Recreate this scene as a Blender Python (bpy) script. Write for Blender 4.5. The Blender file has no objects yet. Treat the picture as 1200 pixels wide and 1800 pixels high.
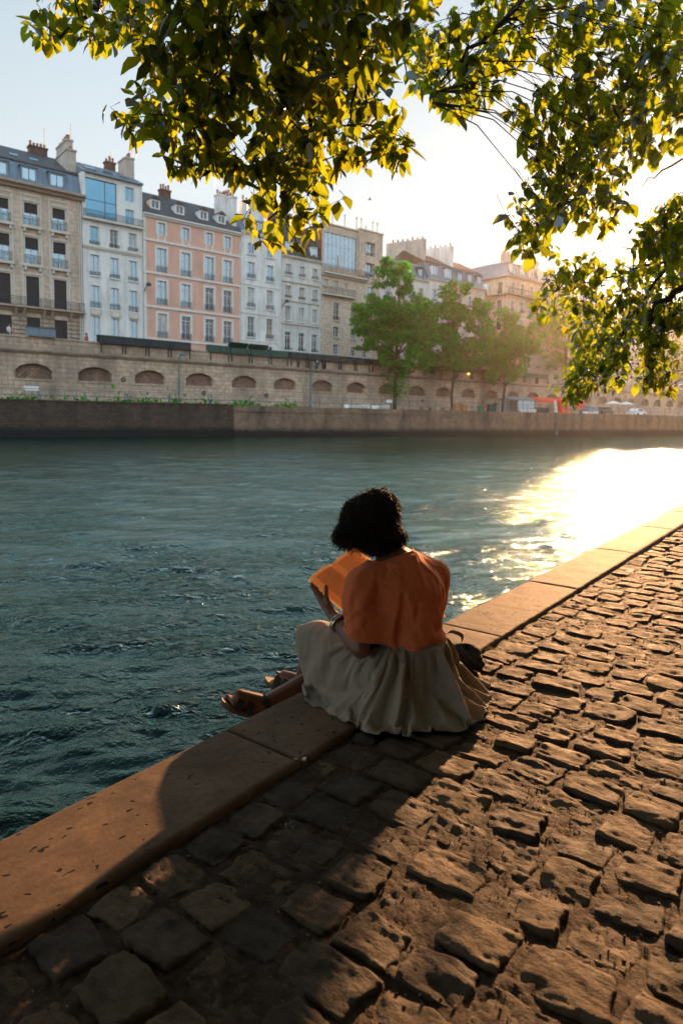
import bpy, bmesh, math, random
import numpy as np
from mathutils import Vector, Matrix

SC = bpy.context.scene
COL = SC.collection
rad = math.radians
rnd = random.Random(7)
RS = np.random.RandomState(11)
HAZE = .00020

# ------------------------------------------------------------------ camera
FPX, CX, CY, HC = 1170.0, 600.0, 836.0, 1.1
_p = math.atan(.09); _r = .015
F = Vector((0, math.cos(_p), -math.sin(_p)))
_R0 = Vector((1, 0, 0)); _U0 = Vector((0, math.sin(_p), math.cos(_p)))
RR = _R0 * math.cos(_r) + _U0 * math.sin(_r)
UU = -_R0 * math.sin(_r) + _U0 * math.cos(_r)
cam_d = bpy.data.cameras.new('camera'); cam = bpy.data.objects.new('camera', cam_d); COL.objects.link(cam)
cam.matrix_world = Matrix(((RR.x, UU.x, -F.x, 0), (RR.y, UU.y, -F.y, 0), (RR.z, UU.z, -F.z, HC), (0, 0, 0, 1)))
cam_d.sensor_width = 36; cam_d.lens = FPX / 1800 * 36
cam_d.shift_x = 0; cam_d.shift_y = (CY - 900) / 1800
cam_d.clip_start = .05; cam_d.clip_end = 2500
cam_d.dof.use_dof = True; cam_d.dof.focus_distance = 2.6; cam_d.dof.aperture_fstop = 4.2
SC.camera = cam

# ------------------------------------------------------------------ sky and sun
SUN_EL, SUN_AZ = rad(13.25), rad(24.4)
SUN = Vector((math.sin(SUN_AZ) * math.cos(SUN_EL), math.cos(SUN_AZ) * math.cos(SUN_EL), math.sin(SUN_EL)))
W = bpy.data.worlds.new('World'); SC.world = W; W.use_nodes = True
nt = W.node_tree; nt.nodes.clear()
out = nt.nodes.new('ShaderNodeOutputWorld'); bg = nt.nodes.new('ShaderNodeBackground')
sky = nt.nodes.new('ShaderNodeTexSky'); sky.sky_type = 'NISHITA'; sky.sun_disc = False
sky.sun_elevation = SUN_EL; sky.sun_rotation = SUN_AZ
sky.air_density = 1.0; sky.dust_density = 1.6; sky.ozone_density = 1.2; sky.altitude = 50
bg.inputs['Strength'].default_value = .009
nt.links.new(sky.outputs[0], bg.inputs['Color'])
# thin bright overcast veil over the blue: pale at the horizon, an added bright patch opposite the sun to fill the far facades
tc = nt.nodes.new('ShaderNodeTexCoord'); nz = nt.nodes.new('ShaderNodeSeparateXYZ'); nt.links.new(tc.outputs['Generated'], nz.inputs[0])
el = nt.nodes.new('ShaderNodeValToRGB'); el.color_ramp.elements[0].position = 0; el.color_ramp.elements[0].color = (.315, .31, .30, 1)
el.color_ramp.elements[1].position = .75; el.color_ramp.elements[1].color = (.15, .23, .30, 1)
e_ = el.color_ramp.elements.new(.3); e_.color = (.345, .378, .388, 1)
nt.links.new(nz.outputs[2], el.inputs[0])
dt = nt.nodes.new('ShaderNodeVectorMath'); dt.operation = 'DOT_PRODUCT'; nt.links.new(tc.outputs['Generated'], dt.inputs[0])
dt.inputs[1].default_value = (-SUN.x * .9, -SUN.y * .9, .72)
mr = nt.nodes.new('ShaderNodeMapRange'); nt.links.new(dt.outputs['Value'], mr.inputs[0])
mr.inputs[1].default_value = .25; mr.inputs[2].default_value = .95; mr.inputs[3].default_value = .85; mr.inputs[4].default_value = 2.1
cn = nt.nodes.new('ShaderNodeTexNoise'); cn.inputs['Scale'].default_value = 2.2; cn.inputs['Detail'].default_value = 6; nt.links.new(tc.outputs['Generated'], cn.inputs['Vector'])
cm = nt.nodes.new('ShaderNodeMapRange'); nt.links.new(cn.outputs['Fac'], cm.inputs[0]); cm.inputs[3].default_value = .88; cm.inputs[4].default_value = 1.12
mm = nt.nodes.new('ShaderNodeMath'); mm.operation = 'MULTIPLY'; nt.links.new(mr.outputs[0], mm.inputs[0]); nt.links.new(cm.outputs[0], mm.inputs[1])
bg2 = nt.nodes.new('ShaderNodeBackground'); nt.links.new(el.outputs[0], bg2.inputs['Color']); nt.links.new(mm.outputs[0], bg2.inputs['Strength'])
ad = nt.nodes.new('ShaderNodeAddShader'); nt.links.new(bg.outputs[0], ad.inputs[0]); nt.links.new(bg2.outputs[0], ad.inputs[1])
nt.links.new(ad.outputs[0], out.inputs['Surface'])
ld = bpy.data.lights.new('sun', 'SUN'); lo = bpy.data.objects.new('sun', ld); COL.objects.link(lo)
ld.energy = 5.0; ld.angle = rad(.6); ld.color = (1, .52, .23)
lo.rotation_euler = (-SUN).to_track_quat('-Z', 'Y').to_euler()
lo.location = (20, 40, 30)
SC.view_settings.view_transform = 'Standard'; SC.view_settings.look = 'None'
SC.view_settings.gamma = 1; SC.view_settings.exposure = 1.3
SC.render.engine = 'CYCLES'
SC.cycles.use_denoising = True
SC.cycles.max_bounces = 6; SC.cycles.diffuse_bounces = 3; SC.cycles.glossy_bounces = 3
SC.cycles.transmission_bounces = 4; SC.cycles.transparent_max_bounces = 8
SC.cycles.sample_clamp_indirect = 6; SC.cycles.caustics_reflective = False

# ------------------------------------------------------------------ helpers
def ray(x, y):
    d = F * FPX + RR * (x - CX) - UU * (y - CY); d.normalize(); return d
def ground(x, y, z=0.):
    d = ray(x, y); t = (z - HC) / d.z; return Vector((0, 0, HC)) + d * t
def at(x, y, Y):
    d = ray(x, y); return Vector((0, 0, HC)) + d * (Y / d.y)
# frames: near quay (along, over the water +, up); far bank (along, behind the wall +, up)
A1 = rad(37); D1 = Vector((math.sin(A1), math.cos(A1), 0)); N1 = Vector((-D1.y, D1.x, 0))
def Q(l, w, z=0.): return D1 * l + N1 * (w + 1.648) + Vector((0, 0, z))
A2 = rad(50); D2 = Vector((math.sin(A2), math.cos(A2), 0)); N2 = Vector((-D2.y, D2.x, 0)); P2 = Vector((-30, 58, 0))
ROT2 = rad(40)
def B(s, d, z=0.): return P2 + D2 * s + N2 * d + Vector((0, 0, z))
def fp(x, y, d=9.):      # picture point -> (s, z) on the vertical plane d behind the far wall
    r_ = ray(x, y); o = B(0, d)
    t = (N2.dot(o)) / N2.dot(r_)
    q = Vector((0, 0, HC)) + r_ * t
    return (q - P2).dot(D2), q.z

def tag(o, label=None, cat=None, group=None, kind=None):
    if label: o['label'] = label
    if cat: o['category'] = cat
    if group: o['group'] = group
    if kind: o['kind'] = kind
    return o
def empty(name, loc=(0, 0, 0), rz=0., label=None, cat=None, group=None):
    o = bpy.data.objects.new(name, None); COL.objects.link(o)
    o.location = loc; o.rotation_euler = (0, 0, rz); o.empty_display_size = .2
    return tag(o, label, cat, group)
def mesh(name, verts, faces, mat=None, parent=None, smooth=False, loc=None, rz=0.):
    me = bpy.data.meshes.new(name)
    me.from_pydata([tuple(v) for v in verts] if not isinstance(verts, np.ndarray) else verts.tolist(), [], faces if isinstance(faces, list) else faces.tolist())
    me.update()
    o = bpy.data.objects.new(name, me); COL.objects.link(o)
    if mat:
        for m in (mat if isinstance(mat, (list, tuple)) else [mat]): me.materials.append(m)
    if smooth: me.polygons.foreach_set('use_smooth', [True] * len(me.polygons))
    if parent: o.parent = parent
    if loc is not None: o.location = loc
    if rz: o.rotation_euler = (0, 0, rz)
    return o
def copy_tree(o, parent=None):
    c = o.copy(); COL.objects.link(c)
    c.parent = parent
    for ch in list(o.children): copy_tree(ch, c)
    return c

class MB:
    """collects shapes of ONE mesh"""
    def __init__(s): s.v = []; s.f = []; s.m = []
    def add(s, v, f, m=0):
        n = len(s.v); s.v += [tuple(x) for x in v]; s.f += [tuple(i + n for i in q) for q in f]; s.m += [m] * len(f)
    def box(s, x0, x1, y0, y1, z0, z1, m=0):
        s.add([(x0, y0, z0), (x1, y0, z0), (x1, y1, z0), (x0, y1, z0), (x0, y0, z1), (x1, y0, z1), (x1, y1, z1), (x0, y1, z1)],
              [(0, 3, 2, 1), (4, 5, 6, 7), (0, 1, 5, 4), (1, 2, 6, 5), (2, 3, 7, 6), (3, 0, 4, 7)], m)
    def hexa(s, p, m=0):
        s.add(p, [(0, 3, 2, 1), (4, 5, 6, 7), (0, 1, 5, 4), (1, 2, 6, 5), (2, 3, 7, 6), (3, 0, 4, 7)], m)
    def prism(s, prof, x0, x1, m=0):     # prof in (y,z), along x
        n = len(prof); v = [(x0, y, z) for y, z in prof] + [(x1, y, z) for y, z in prof]
        f = [tuple(range(n))[::-1], tuple(range(n, 2 * n))] + [(i, (i + 1) % n, n + (i + 1) % n, n + i) for i in range(n)]
        s.add(v, f, m)
    def prismz(s, prof, z0, z1, m=0):    # prof in (x,y), up
        n = len(prof); v = [(x, y, z0) for x, y in prof] + [(x, y, z1) for x, y in prof]
        f = [tuple(range(n))[::-1], tuple(range(n, 2 * n))] + [(i, (i + 1) % n, n + (i + 1) % n, n + i) for i in range(n)]
        s.add(v, f, m)
    def quad(s, a, b, c, d, m=0): s.add([a, b, c, d], [(0, 1, 2, 3)], m)
    def tube(s, pts, r, n=6, m=0, cap=True):
        pts = [Vector(p) for p in pts]; k = len(pts)
        rr = r if isinstance(r, (list, tuple)) else [r] * k
        ref = None; rings = []
        for i in range(k):
            t = (pts[min(i + 1, k - 1)] - pts[max(i - 1, 0)])
            if t.length < 1e-9: t = Vector((0, 0, 1))
            t.normalize()
            if ref is None: ref = Vector((0, 0, 1)) if abs(t.z) < .9 else Vector((1, 0, 0))
            a = t.cross(ref); a.normalize(); b = a.cross(t); ref = b
            rings.append([pts[i] + (a * math.cos(2 * math.pi * j / n) + b * math.sin(2 * math.pi * j / n)) * rr[i] for j in range(n)])
        v = [q for g in rings for q in g]
        f = [(i * n + j, i * n + (j + 1) % n, (i + 1) * n + (j + 1) % n, (i + 1) * n + j) for i in range(k - 1) for j in range(n)]
        if cap: f += [tuple(range(n))[::-1], tuple((k - 1) * n + j for j in range(n))]
        s.add(v, f, m)
    def lathe(s, c, prof, n=12, m=0):    # prof (r,z)
        v = [(c[0] + r * math.cos(2 * math.pi * j / n), c[1] + r * math.sin(2 * math.pi * j / n), c[2] + z) for r, z in prof for j in range(n)]
        k = len(prof)
        f = [(i * n + j, i * n + (j + 1) % n, (i + 1) * n + (j + 1) % n, (i + 1) * n + j) for i in range(k - 1) for j in range(n)]
        f += [tuple(range(n))[::-1], tuple((k - 1) * n + j for j in range(n))]
        s.add(v, f, m)
    def sphere(s, c, r, nu=10, nv=7, m=0):
        if not isinstance(r, (tuple, list)): r = (r, r, r)
        v = []; f = []
        for i in range(nv + 1):
            th = math.pi * i / nv
            for j in range(nu):
                ph = 2 * math.pi * j / nu
                v.append((c[0] + r[0] * math.sin(th) * math.cos(ph), c[1] + r[1] * math.sin(th) * math.sin(ph), c[2] + r[2] * math.cos(th)))
        for i in range(nv):
            for j in range(nu): f.append((i * nu + j, (i + 1) * nu + j, (i + 1) * nu + (j + 1) % nu, i * nu + (j + 1) % nu))
        s.add(v, f, m)
    def build(s, name, mat, parent=None, smooth=False, loc=None, rz=0.):
        o = mesh(name, s.v, s.f, mat, parent, smooth, loc, rz)
        if any(s.m): o.data.polygons.foreach_set('material_index', s.m)
        return o

# ------------------------------------------------------------------ materials
def _new(name):
    m = bpy.data.materials.new(name); m.use_nodes = True
    nt = m.node_tree; b = nt.nodes['Principled BSDF']; return m, nt, b
def N(nt, t, **k):
    n = nt.nodes.new(t)
    for a, v in k.items():
        if a in n.bl_rna.properties: setattr(n, a, v)
        else: n.inputs[a.replace('_', ' ')].default_value = v
    return n
def L(nt, a, b): nt.links.new(a, b)
def ramp(nt, stops, fac=None, interp='LINEAR'):
    r = nt.nodes.new('ShaderNodeValToRGB'); r.color_ramp.interpolation = interp
    e = r.color_ramp.elements
    while len(e) < len(stops): e.new(.5)
    for q, (p, c) in zip(e, stops):
        q.position = p; q.color = (*c, 1) if len(c) == 3 else c
    if fac is not None: L(nt, fac, r.inputs[0])
    return r
def coords(nt, kind='Object', scale=(1, 1, 1), rot=(0, 0, 0)):
    tc = N(nt, 'ShaderNodeTexCoord'); mp = N(nt, 'ShaderNodeMapping')
    mp.inputs['Scale'].default_value = scale; mp.inputs['Rotation'].default_value = rot
    L(nt, tc.outputs[kind], mp.inputs[0]); return mp.outputs[0]
def noise(nt, vec, scale, detail=5, rough=.55, dist=0.):
    n = N(nt, 'ShaderNodeTexNoise'); n.inputs['Scale'].default_value = scale; n.inputs['Detail'].default_value = detail
    n.inputs['Roughness'].default_value = rough; n.inputs['Distortion'].default_value = dist
    L(nt, vec, n.inputs['Vector']); return n.outputs['Fac']
def mix(nt, a, b, fac, mode='MIX'):
    m = N(nt, 'ShaderNodeMix', data_type='RGBA', blend_type=mode)
    for s, v in ((6, a), (7, b)):
        if isinstance(v, (tuple, list)): m.inputs[s].default_value = (*v[:3], 1)
        else: L(nt, v, m.inputs[s])
    if isinstance(fac, (int, float)): m.inputs[0].default_value = fac
    else: L(nt, fac, m.inputs[0])
    return m.outputs[2]
def bump(nt, b, h, strength=.3, dist=.02, prev=None):
    n = N(nt, 'ShaderNodeBump'); n.inputs['Strength'].default_value = strength; n.inputs['Distance'].default_value = dist
    L(nt, h, n.inputs['Height'])
    if prev is not None: L(nt, prev, n.inputs['Normal'])
    if b is not None: L(nt, n.outputs[0], b.inputs['Normal'])
    return n.outputs[0]
def c_(c, k): return tuple(max(0, min(1, x * k)) for x in c)
def plain(name, col, rough=.6, var=.25, scale=3., metal=0., bstr=.15, bdist=.01, bscale=None, spec=.5, grime=None):
    m, nt, b = _new(name)
    v = coords(nt)
    n1 = noise(nt, v, scale, 6, .6)
    r = ramp(nt, [(.3, c_(col, 1 - var)), (.7, c_(col, 1 + var))], n1)
    c = r.outputs[0]
    if grime:
        v2 = coords(nt, scale=(1, 1, .25)); n2 = noise(nt, v2, .8, 7, .7)
        g = ramp(nt, [(.45, (0, 0, 0)), (.7, (1, 1, 1))], n2)
        gm = N(nt, 'ShaderNodeMath', operation='MULTIPLY'); L(nt, g.outputs[0], gm.inputs[0]); gm.inputs[1].default_value = grime[1]
        c = mix(nt, c, grime[0], gm.outputs[0])
    L(nt, c, b.inputs['Base Color'])
    b.inputs['Roughness'].default_value = rough; b.inputs['Metallic'].default_value = metal
    b.inputs['Specular IOR Level'].default_value = spec
    if bstr: bump(nt, b, noise(nt, v, bscale or scale * 6, 6, .6), bstr, bdist)
    return m
def bricky(name, c1, c2, mortar, bw, bh, rough=.9, msize=.02, bstr=.5, bdist=.03, grime=((.03, .028, .025), .6), vertical=True, stain=None, offs=.5, gsc=.35):
    """coursed masonry laid on a wall whose local x runs along it and z up"""
    m, nt, b = _new(name)
    tc = N(nt, 'ShaderNodeTexCoord'); sp = N(nt, 'ShaderNodeSeparateXYZ'); cb = N(nt, 'ShaderNodeCombineXYZ')
    L(nt, tc.outputs['Object'], sp.inputs[0])
    ad = N(nt, 'ShaderNodeMath', operation='ADD'); L(nt, sp.outputs[0], ad.inputs[0]); L(nt, sp.outputs[1], ad.inputs[1])
    L(nt, ad.outputs[0], cb.inputs[0]); L(nt, sp.outputs[2], cb.inputs[1])
    br = N(nt, 'ShaderNodeTexBrick'); br.offset = offs
    br.inputs['Color1'].default_value = (*c1, 1); br.inputs['Color2'].default_value = (*c2, 1); br.inputs['Mortar'].default_value = (*mortar, 1)
    br.inputs['Scale'].default_value = 1; br.inputs['Mortar Size'].default_value = msize
    br.inputs['Brick Width'].default_value = bw; br.inputs['Row Height'].default_value = bh; br.inputs['Mortar Smooth'].default_value = .3
    L(nt, cb.outputs[0], br.inputs['Vector'])
    v = coords(nt)
    n1 = noise(nt, v, 2.2, 7, .7)
    r1 = ramp(nt, [(.3, (.6, .6, .6)), (.7, (1.25, 1.2, 1.15))], n1)
    c = mix(nt, br.outputs['Color'], r1.outputs[0], 1., 'MULTIPLY')
    if grime:
        v2 = coords(nt, scale=(1, 1, .3)); n2 = noise(nt, v2, gsc, 8, .7)
        g = ramp(nt, [(.42, (0, 0, 0)), (.68, (1, 1, 1))], n2)
        gm = N(nt, 'ShaderNodeMath', operation='MULTIPLY'); L(nt, g.outputs[0], gm.inputs[0]); gm.inputs[1].default_value = grime[1]
        c = mix(nt, c, grime[0], gm.outputs[0])
    if stain:    # (z where the wet band ends, colour)
        mr = N(nt, 'ShaderNodeMapRange'); mr.inputs[1].default_value = stain[0] - .25; mr.inputs[2].default_value = stain[0] + .25
        mr.inputs[3].default_value = 1; mr.inputs[4].default_value = 0
        n3 = noise(nt, v, 1.5, 6, .7); a3 = N(nt, 'ShaderNodeMath', operation='MULTIPLY_ADD'); L(nt, n3, a3.inputs[0]); a3.inputs[1].default_value = -.7; L(nt, sp.outputs[2], a3.inputs[2])
        a4 = N(nt, 'ShaderNodeMath', operation='ADD'); L(nt, a3.outputs[0], a4.inputs[0]); a4.inputs[1].default_value = .35
        L(nt, a4.outputs[0], mr.inputs[0]); c = mix(nt, c, stain[1], mr.outputs[0])
    L(nt, c, b.inputs['Base Color']); b.inputs['Roughness'].default_value = rough
    inv = N(nt, 'ShaderNodeMath', operation='SUBTRACT'); inv.inputs[0].default_value = 1; L(nt, br.outputs['Fac'], inv.inputs[1])
    p = bump(nt, None, inv.outputs[0], bstr, bdist)
    bump(nt, b, noise(nt, v, 9, 6, .65), .35, .03, p)
    return m
def glassy(name, tint, refl=.5, rough=.06, curtain=(.3, .33, .35)):
    m, nt, b = _new(name)
    v = coords(nt)
    n1 = noise(nt, v, .9, 2, .5)
    r = ramp(nt, [(.4, c_(curtain, .45)), (.62, curtain)], n1)
    L(nt, r.outputs[0], b.inputs['Base Color']); b.inputs['Roughness'].default_value = .5
    g = N(nt, 'ShaderNodeBsdfGlossy'); g.inputs['Color'].default_value = (*tint, 1); g.inputs['Roughness'].default_value = rough
    mx = N(nt, 'ShaderNodeMixShader'); mx.inputs[0].default_value = refl
    L(nt, b.outputs[0], mx.inputs[1]); L(nt, g.outputs[0], mx.inputs[2])
    bp = N(nt, 'ShaderNodeBump'); bp.inputs['Strength'].default_value = .04; bp.inputs['Distance'].default_value = .3
    L(nt, noise(nt, v, .7, 2), bp.inputs['Height']); L(nt, bp.outputs[0], g.inputs['Normal'])
    L(nt, mx.outputs[0], nt.nodes['Material Output'].inputs['Surface'])
    return m
def leafmat(name, dif, tra, spec=.12, attr=True, tmix=.5):
    m, nt, b = _new(name); nt.nodes.remove(b)
    d = N(nt, 'ShaderNodeBsdfDiffuse'); t = N(nt, 'ShaderNodeBsdfTranslucent'); g = N(nt, 'ShaderNodeBsdfGlossy')
    at_ = N(nt, 'ShaderNodeAttribute', attribute_name='tone')
    r1 = ramp(nt, [(0, c_(dif, .6)), (.6, dif), (1, (dif[0] * 1.9, dif[1] * 1.35, dif[2]))], at_.outputs['Fac'])
    r2 = ramp(nt, [(0, c_(tra, .5)), (.6, tra), (1, (min(1, tra[0] * 1.45), tra[1] * 1.05, tra[2]))], at_.outputs['Fac'])
    L(nt, r1.outputs[0], d.inputs[0]); L(nt, r2.outputs[0], t.inputs[0])
    g.inputs['Roughness'].default_value = .38; g.inputs['Color'].default_value = (.22, .24, .25, 1)
    m1 = N(nt, 'ShaderNodeMixShader'); m1.inputs[0].default_value = tmix; L(nt, d.outputs[0], m1.inputs[1]); L(nt, t.outputs[0], m1.inputs[2])
    m2 = N(nt, 'ShaderNodeMixShader'); fr = N(nt, 'ShaderNodeFresnel'); fr.inputs[0].default_value = 1.22
    L(nt, fr.outputs[0], m2.inputs[0])
    L(nt, m1.outputs[0], m2.inputs[1]); L(nt, g.outputs[0], m2.inputs[2])
    L(nt, m2.outputs[0], nt.nodes['Material Output'].inputs['Surface'])
    return m

M = {}
M['limestone'] = bricky('limestone', (.70, .57, .46), (.63, .52, .42), (.4, .33, .27), 1.1, .42, msize=.012, bstr=.25, grime=((.16, .12, .09), .45))
M['rustic'] = bricky('rusticated_stone', (.52, .43, .34), (.46, .38, .3), (.14, .08, .06), 1.4, .42, msize=.04, bstr=.8, bdist=.05, grime=((.14, .11, .08), .4))
M['white_render'] = plain('white_render', (.78, .78, .76), .85, .08, .8, bstr=.1, grime=((.36, .34, .31), .75))
M['pink_render'] = plain('pink_render', (.72, .42, .32), .85, .07, .9, bstr=.1, grime=((.46, .28, .22), .6))
M['grey_render'] = plain('grey_render', (.64, .64, .61), .85, .07, .8, bstr=.1, grime=((.27, .26, .24), .7))
M['cream'] = bricky('cream_stone', (.72, .60, .49), (.66, .56, .46), (.4, .2, .15), 1.2, .4, msize=.015, bstr=.3, grime=((.22, .17, .13), .4))
M['trim'] = plain('trim_stone', (.62, .56, .48), .8, .12, 1.5, bstr=.1)
M['trim_white'] = plain('trim_white', (.70, .69, .65), .8, .08, 1.5, bstr=.1)
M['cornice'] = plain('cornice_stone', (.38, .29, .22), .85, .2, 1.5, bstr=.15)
M['zinc'] = plain('zinc_roof', (.17, .22, .27), .45, .18, 1.2, metal=.35, bstr=.08)
M['zinc_dark'] = plain('dark_zinc', (.07, .085, .10), .5, .2, 1.2, metal=.2, bstr=.1)
M['slate'] = plain('slate_roof', (.045, .042, .045), .55, .25, 2.5, bstr=.3, bdist=.02)
M['tile'] = plain('brown_tile', (.13, .075, .055), .85, .25, 3, bstr=.4, bdist=.03)
M['brick'] = bricky('red_brick', (.22, .10, .075), (.17, .08, .06), (.2, .15, .12), .25, .08, msize=.008)
M['terracotta'] = plain('terracotta', (.30, .12, .07), .8, .25, 6)
M['chimney'] = plain('chimney_render', (.48, .42, .36), .9, .15, 1.2, grime=((.2, .17, .15), .6))
M['frame'] = plain('window_frame_paint', (.55, .57, .57), .5, .08, 4, bstr=0)
M['frame_dark'] = plain('dark_window_frame', (.10, .10, .10), .5, .1, 4, bstr=0)
M['shutter'] = plain('brown_roller_shutter', (.030, .020, .018), .6, .2, 3, bstr=.05)
M['iron'] = plain('wrought_iron', (.035, .045, .055), .5, .2, 5, metal=.3, bstr=0)
M['iron_blue'] = plain('blue_grey_railing', (.09, .13, .17), .5, .2, 5, metal=.2, bstr=0)
M['glass_sky'] = glassy('glass_sky', (.55, .78, .95), .60, .05, (.22, .27, .3))
M['glass_blue'] = glassy('glass_blue', (.22, .5, .72), .75, .04, (.05, .10, .14))
M['glass_dark'] = glassy('glass_dark', (.5, .6, .7), .22, .06, (.03, .03, .03))
M['glass_curtain'] = glassy('glass_curtain', (.7, .8, .9), .25, .08, (.5, .5, .46))
M['glass_warm'] = glassy('glass_warm', (.6, .6, .6), .15, .1, (.5, .33, .18))
M['copper'] = plain('green_pipe', (.10, .20, .19), .5, .2, 5)
M['boxgreen'] = plain('bookstall_green', (.012, .06, .045), .45, .25, 3, bstr=.05)
M['boxdark'] = plain('bookstall_dark', (.012, .022, .028), .5, .25, 3, bstr=.05)
M['bark'] = plain('bark', (.06, .043, .032), .9, .35, 9, bstr=.8, bdist=.02)
M['concrete'] = plain('concrete', (.25, .22, .19), .9, .2, 1.4, bstr=.3, grime=((.06, .055, .05), .6))
M['bluebox'] = plain('blue_grey_metal', (.16, .22, .26), .5, .15, 3)
M['red'] = plain('red_paint', (.75, .04, .015), .5, .1, 3, bstr=0)
M['white'] = plain('white_paint', (.75, .76, .76), .45, .06, 3, bstr=0)
M['skin_far'] = plain('far_skin', (.3, .17, .11), .6, .1, 8, bstr=0)
M['far_leaf'] = leafmat('far_leaf', (.045, .20, .020), (.12, .78, .04), tmix=.6)
M['near_leaf'] = leafmat('near_leaf', (.035, .075, .014), (.58, .72, .03), tmix=.5)
M['teal'] = plain('teal_paint', (.03, .14, .15), .4, .15, 5, bstr=0)

# ================================================================== SETTING
ZW = -1.0      # river level
# ---- water
def fbm(x, y, oct=4, seed=0, lac=2.03, gain=.5):
    """value noise, numpy"""
    r = np.zeros_like(x); a = 1.; tot = 0.
    for o in range(oct):
        xi = np.floor(x).astype(np.int64); yi = np.floor(y).astype(np.int64); xf = x - xi; yf = y - yi
        u = xf * xf * xf * (xf * (xf * 6 - 15) + 10); v = yf * yf * yf * (yf * (yf * 6 - 15) + 10)
        def h(i, j):
            n = (i * 374761393 + j * 668265263 + (seed + o) * 1442695041) & 0x7fffffff
            n = (n ^ (n >> 13)) * 1274126177 & 0x7fffffff
            return ((n ^ (n >> 16)) & 0xffff) / 65535. - .5
        r += a * ((h(xi, yi) * (1 - u) + h(xi + 1, yi) * u) * (1 - v) + (h(xi, yi + 1) * (1 - u) + h(xi + 1, yi + 1) * u) * v)
        tot += a; x = x * lac + 17.3; y = y * lac - 9.1; a *= gain
    return r / tot
def npmesh(name, v, f, mat, smooth=True, parent=None, tone=None, loc=None, rz=0.):
    me = bpy.data.meshes.new(name); nf, k = f.shape
    me.vertices.add(len(v)); me.vertices.foreach_set('co', np.ascontiguousarray(v, dtype=np.float32).ravel())
    me.loops.add(nf * k); me.loops.foreach_set('vertex_index', f.astype(np.int32).ravel())
    me.polygons.add(nf); me.polygons.foreach_set('loop_start', np.arange(0, nf * k, k, dtype=np.int32)); me.polygons.foreach_set('loop_total', np.full(nf, k, dtype=np.int32))
    me.update(calc_edges=True)
    me.polygons.foreach_set('use_smooth', np.full(nf, smooth))
    if tone is not None:
        a = me.attributes.new('tone', 'FLOAT', 'POINT'); a.data.foreach_set('value', tone.astype(np.float32))
    me.materials.append(mat); o = bpy.data.objects.new(name, me); COL.objects.link(o)
    if parent: o.parent = parent
    if loc is not None: o.location = loc
    if rz: o.rotation_euler = (0, 0, rz)
    return o
def water_mat():
    m, nt, b = _new('river_water')
    b.inputs['Base Color'].default_value = (.004, .020, .017, 1); b.inputs['Roughness'].default_value = .05
    b.inputs['IOR'].default_value = 1.38; b.inputs['Specular IOR Level'].default_value = .6
    v1 = coords(nt, scale=(1, 1.2, 1), rot=(0, 0, rad(-35))); v3 = coords(nt, scale=(.8, 1.1, 1), rot=(0, 0, rad(25)))
    c = noise(nt, v3, 7.5, 3, .55, .9); d = noise(nt, v1, 24, 2, .6, .4); big = noise(nt, coords(nt, scale=(.5, 1.6, 1), rot=(0, 0, rad(8))), .55, 3, .55, .6)
    cm = N(nt, 'ShaderNodeMapRange'); L(nt, big, cm.inputs[0]); cm.inputs[1].default_value = .38; cm.inputs[2].default_value = .62; cm.inputs[3].default_value = .12; cm.inputs[4].default_value = 1.0
    n2 = N(nt, 'ShaderNodeBump'); n2.inputs['Distance'].default_value = .085; L(nt, c, n2.inputs['Height']); 
    tp = N(nt, 'ShaderNodeTexCoord'); ln = N(nt, 'ShaderNodeVectorMath', operation='LENGTH'); L(nt, tp.outputs['Object'], ln.inputs[0])
    fa = N(nt, 'ShaderNodeMapRange'); L(nt, ln.outputs['Value'], fa.inputs[0]); fa.inputs[1].default_value = 8; fa.inputs[2].default_value = 42; fa.inputs[3].default_value = 1; fa.inputs[4].default_value = .17     # the far reach lies calmer, in the lee of the high wall
    sm = N(nt, 'ShaderNodeMath', operation='MULTIPLY'); L(nt, cm.outputs[0], sm.inputs[0]); L(nt, fa.outputs[0], sm.inputs[1]); L(nt, sm.outputs[0], n2.inputs['Strength'])
    n3 = N(nt, 'ShaderNodeBump'); n3.inputs['Distance'].default_value = .012; n3.inputs['Strength'].default_value = .8; L(nt, d, n3.inputs['Height']); L(nt, n2.outputs[0], n3.inputs['Normal'])
    L(nt, n3.outputs[0], b.inputs['Normal'])
    b.inputs['Specular IOR Level'].default_value = 0; b.inputs['Roughness'].default_value = 1; b.inputs['Base Color'].default_value = (.003, .018, .014, 1)
    g = N(nt, 'ShaderNodeBsdfGlossy'); g.inputs['Roughness'].default_value = .06; g.inputs['Color'].default_value = (.75, .95, .91, 1); L(nt, n3.outputs[0], g.inputs['Normal'])
    fr = N(nt, 'ShaderNodeFresnel'); fr.inputs['IOR'].default_value = 1.36; L(nt, n3.outputs[0], fr.inputs['Normal'])
    rp = ramp(nt, [(.03, (.012,) * 3), (.065, (.06,) * 3), (.13, (.28,) * 3), (.24, (.56,) * 3), (.40, (.56,) * 3), (.75, (.52,) * 3), (1, (.85,) * 3)], fr.outputs[0])
    mx = N(nt, 'ShaderNodeMixShader'); L(nt, rp.outputs[0], mx.inputs[0]); L(nt, b.outputs[0], mx.inputs[1]); L(nt, g.outputs[0], mx.inputs[2]); L(nt, mx.outputs[0], nt.nodes['Material Output'].inputs['Surface'])
    return m
M['water'] = water_mat()
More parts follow.
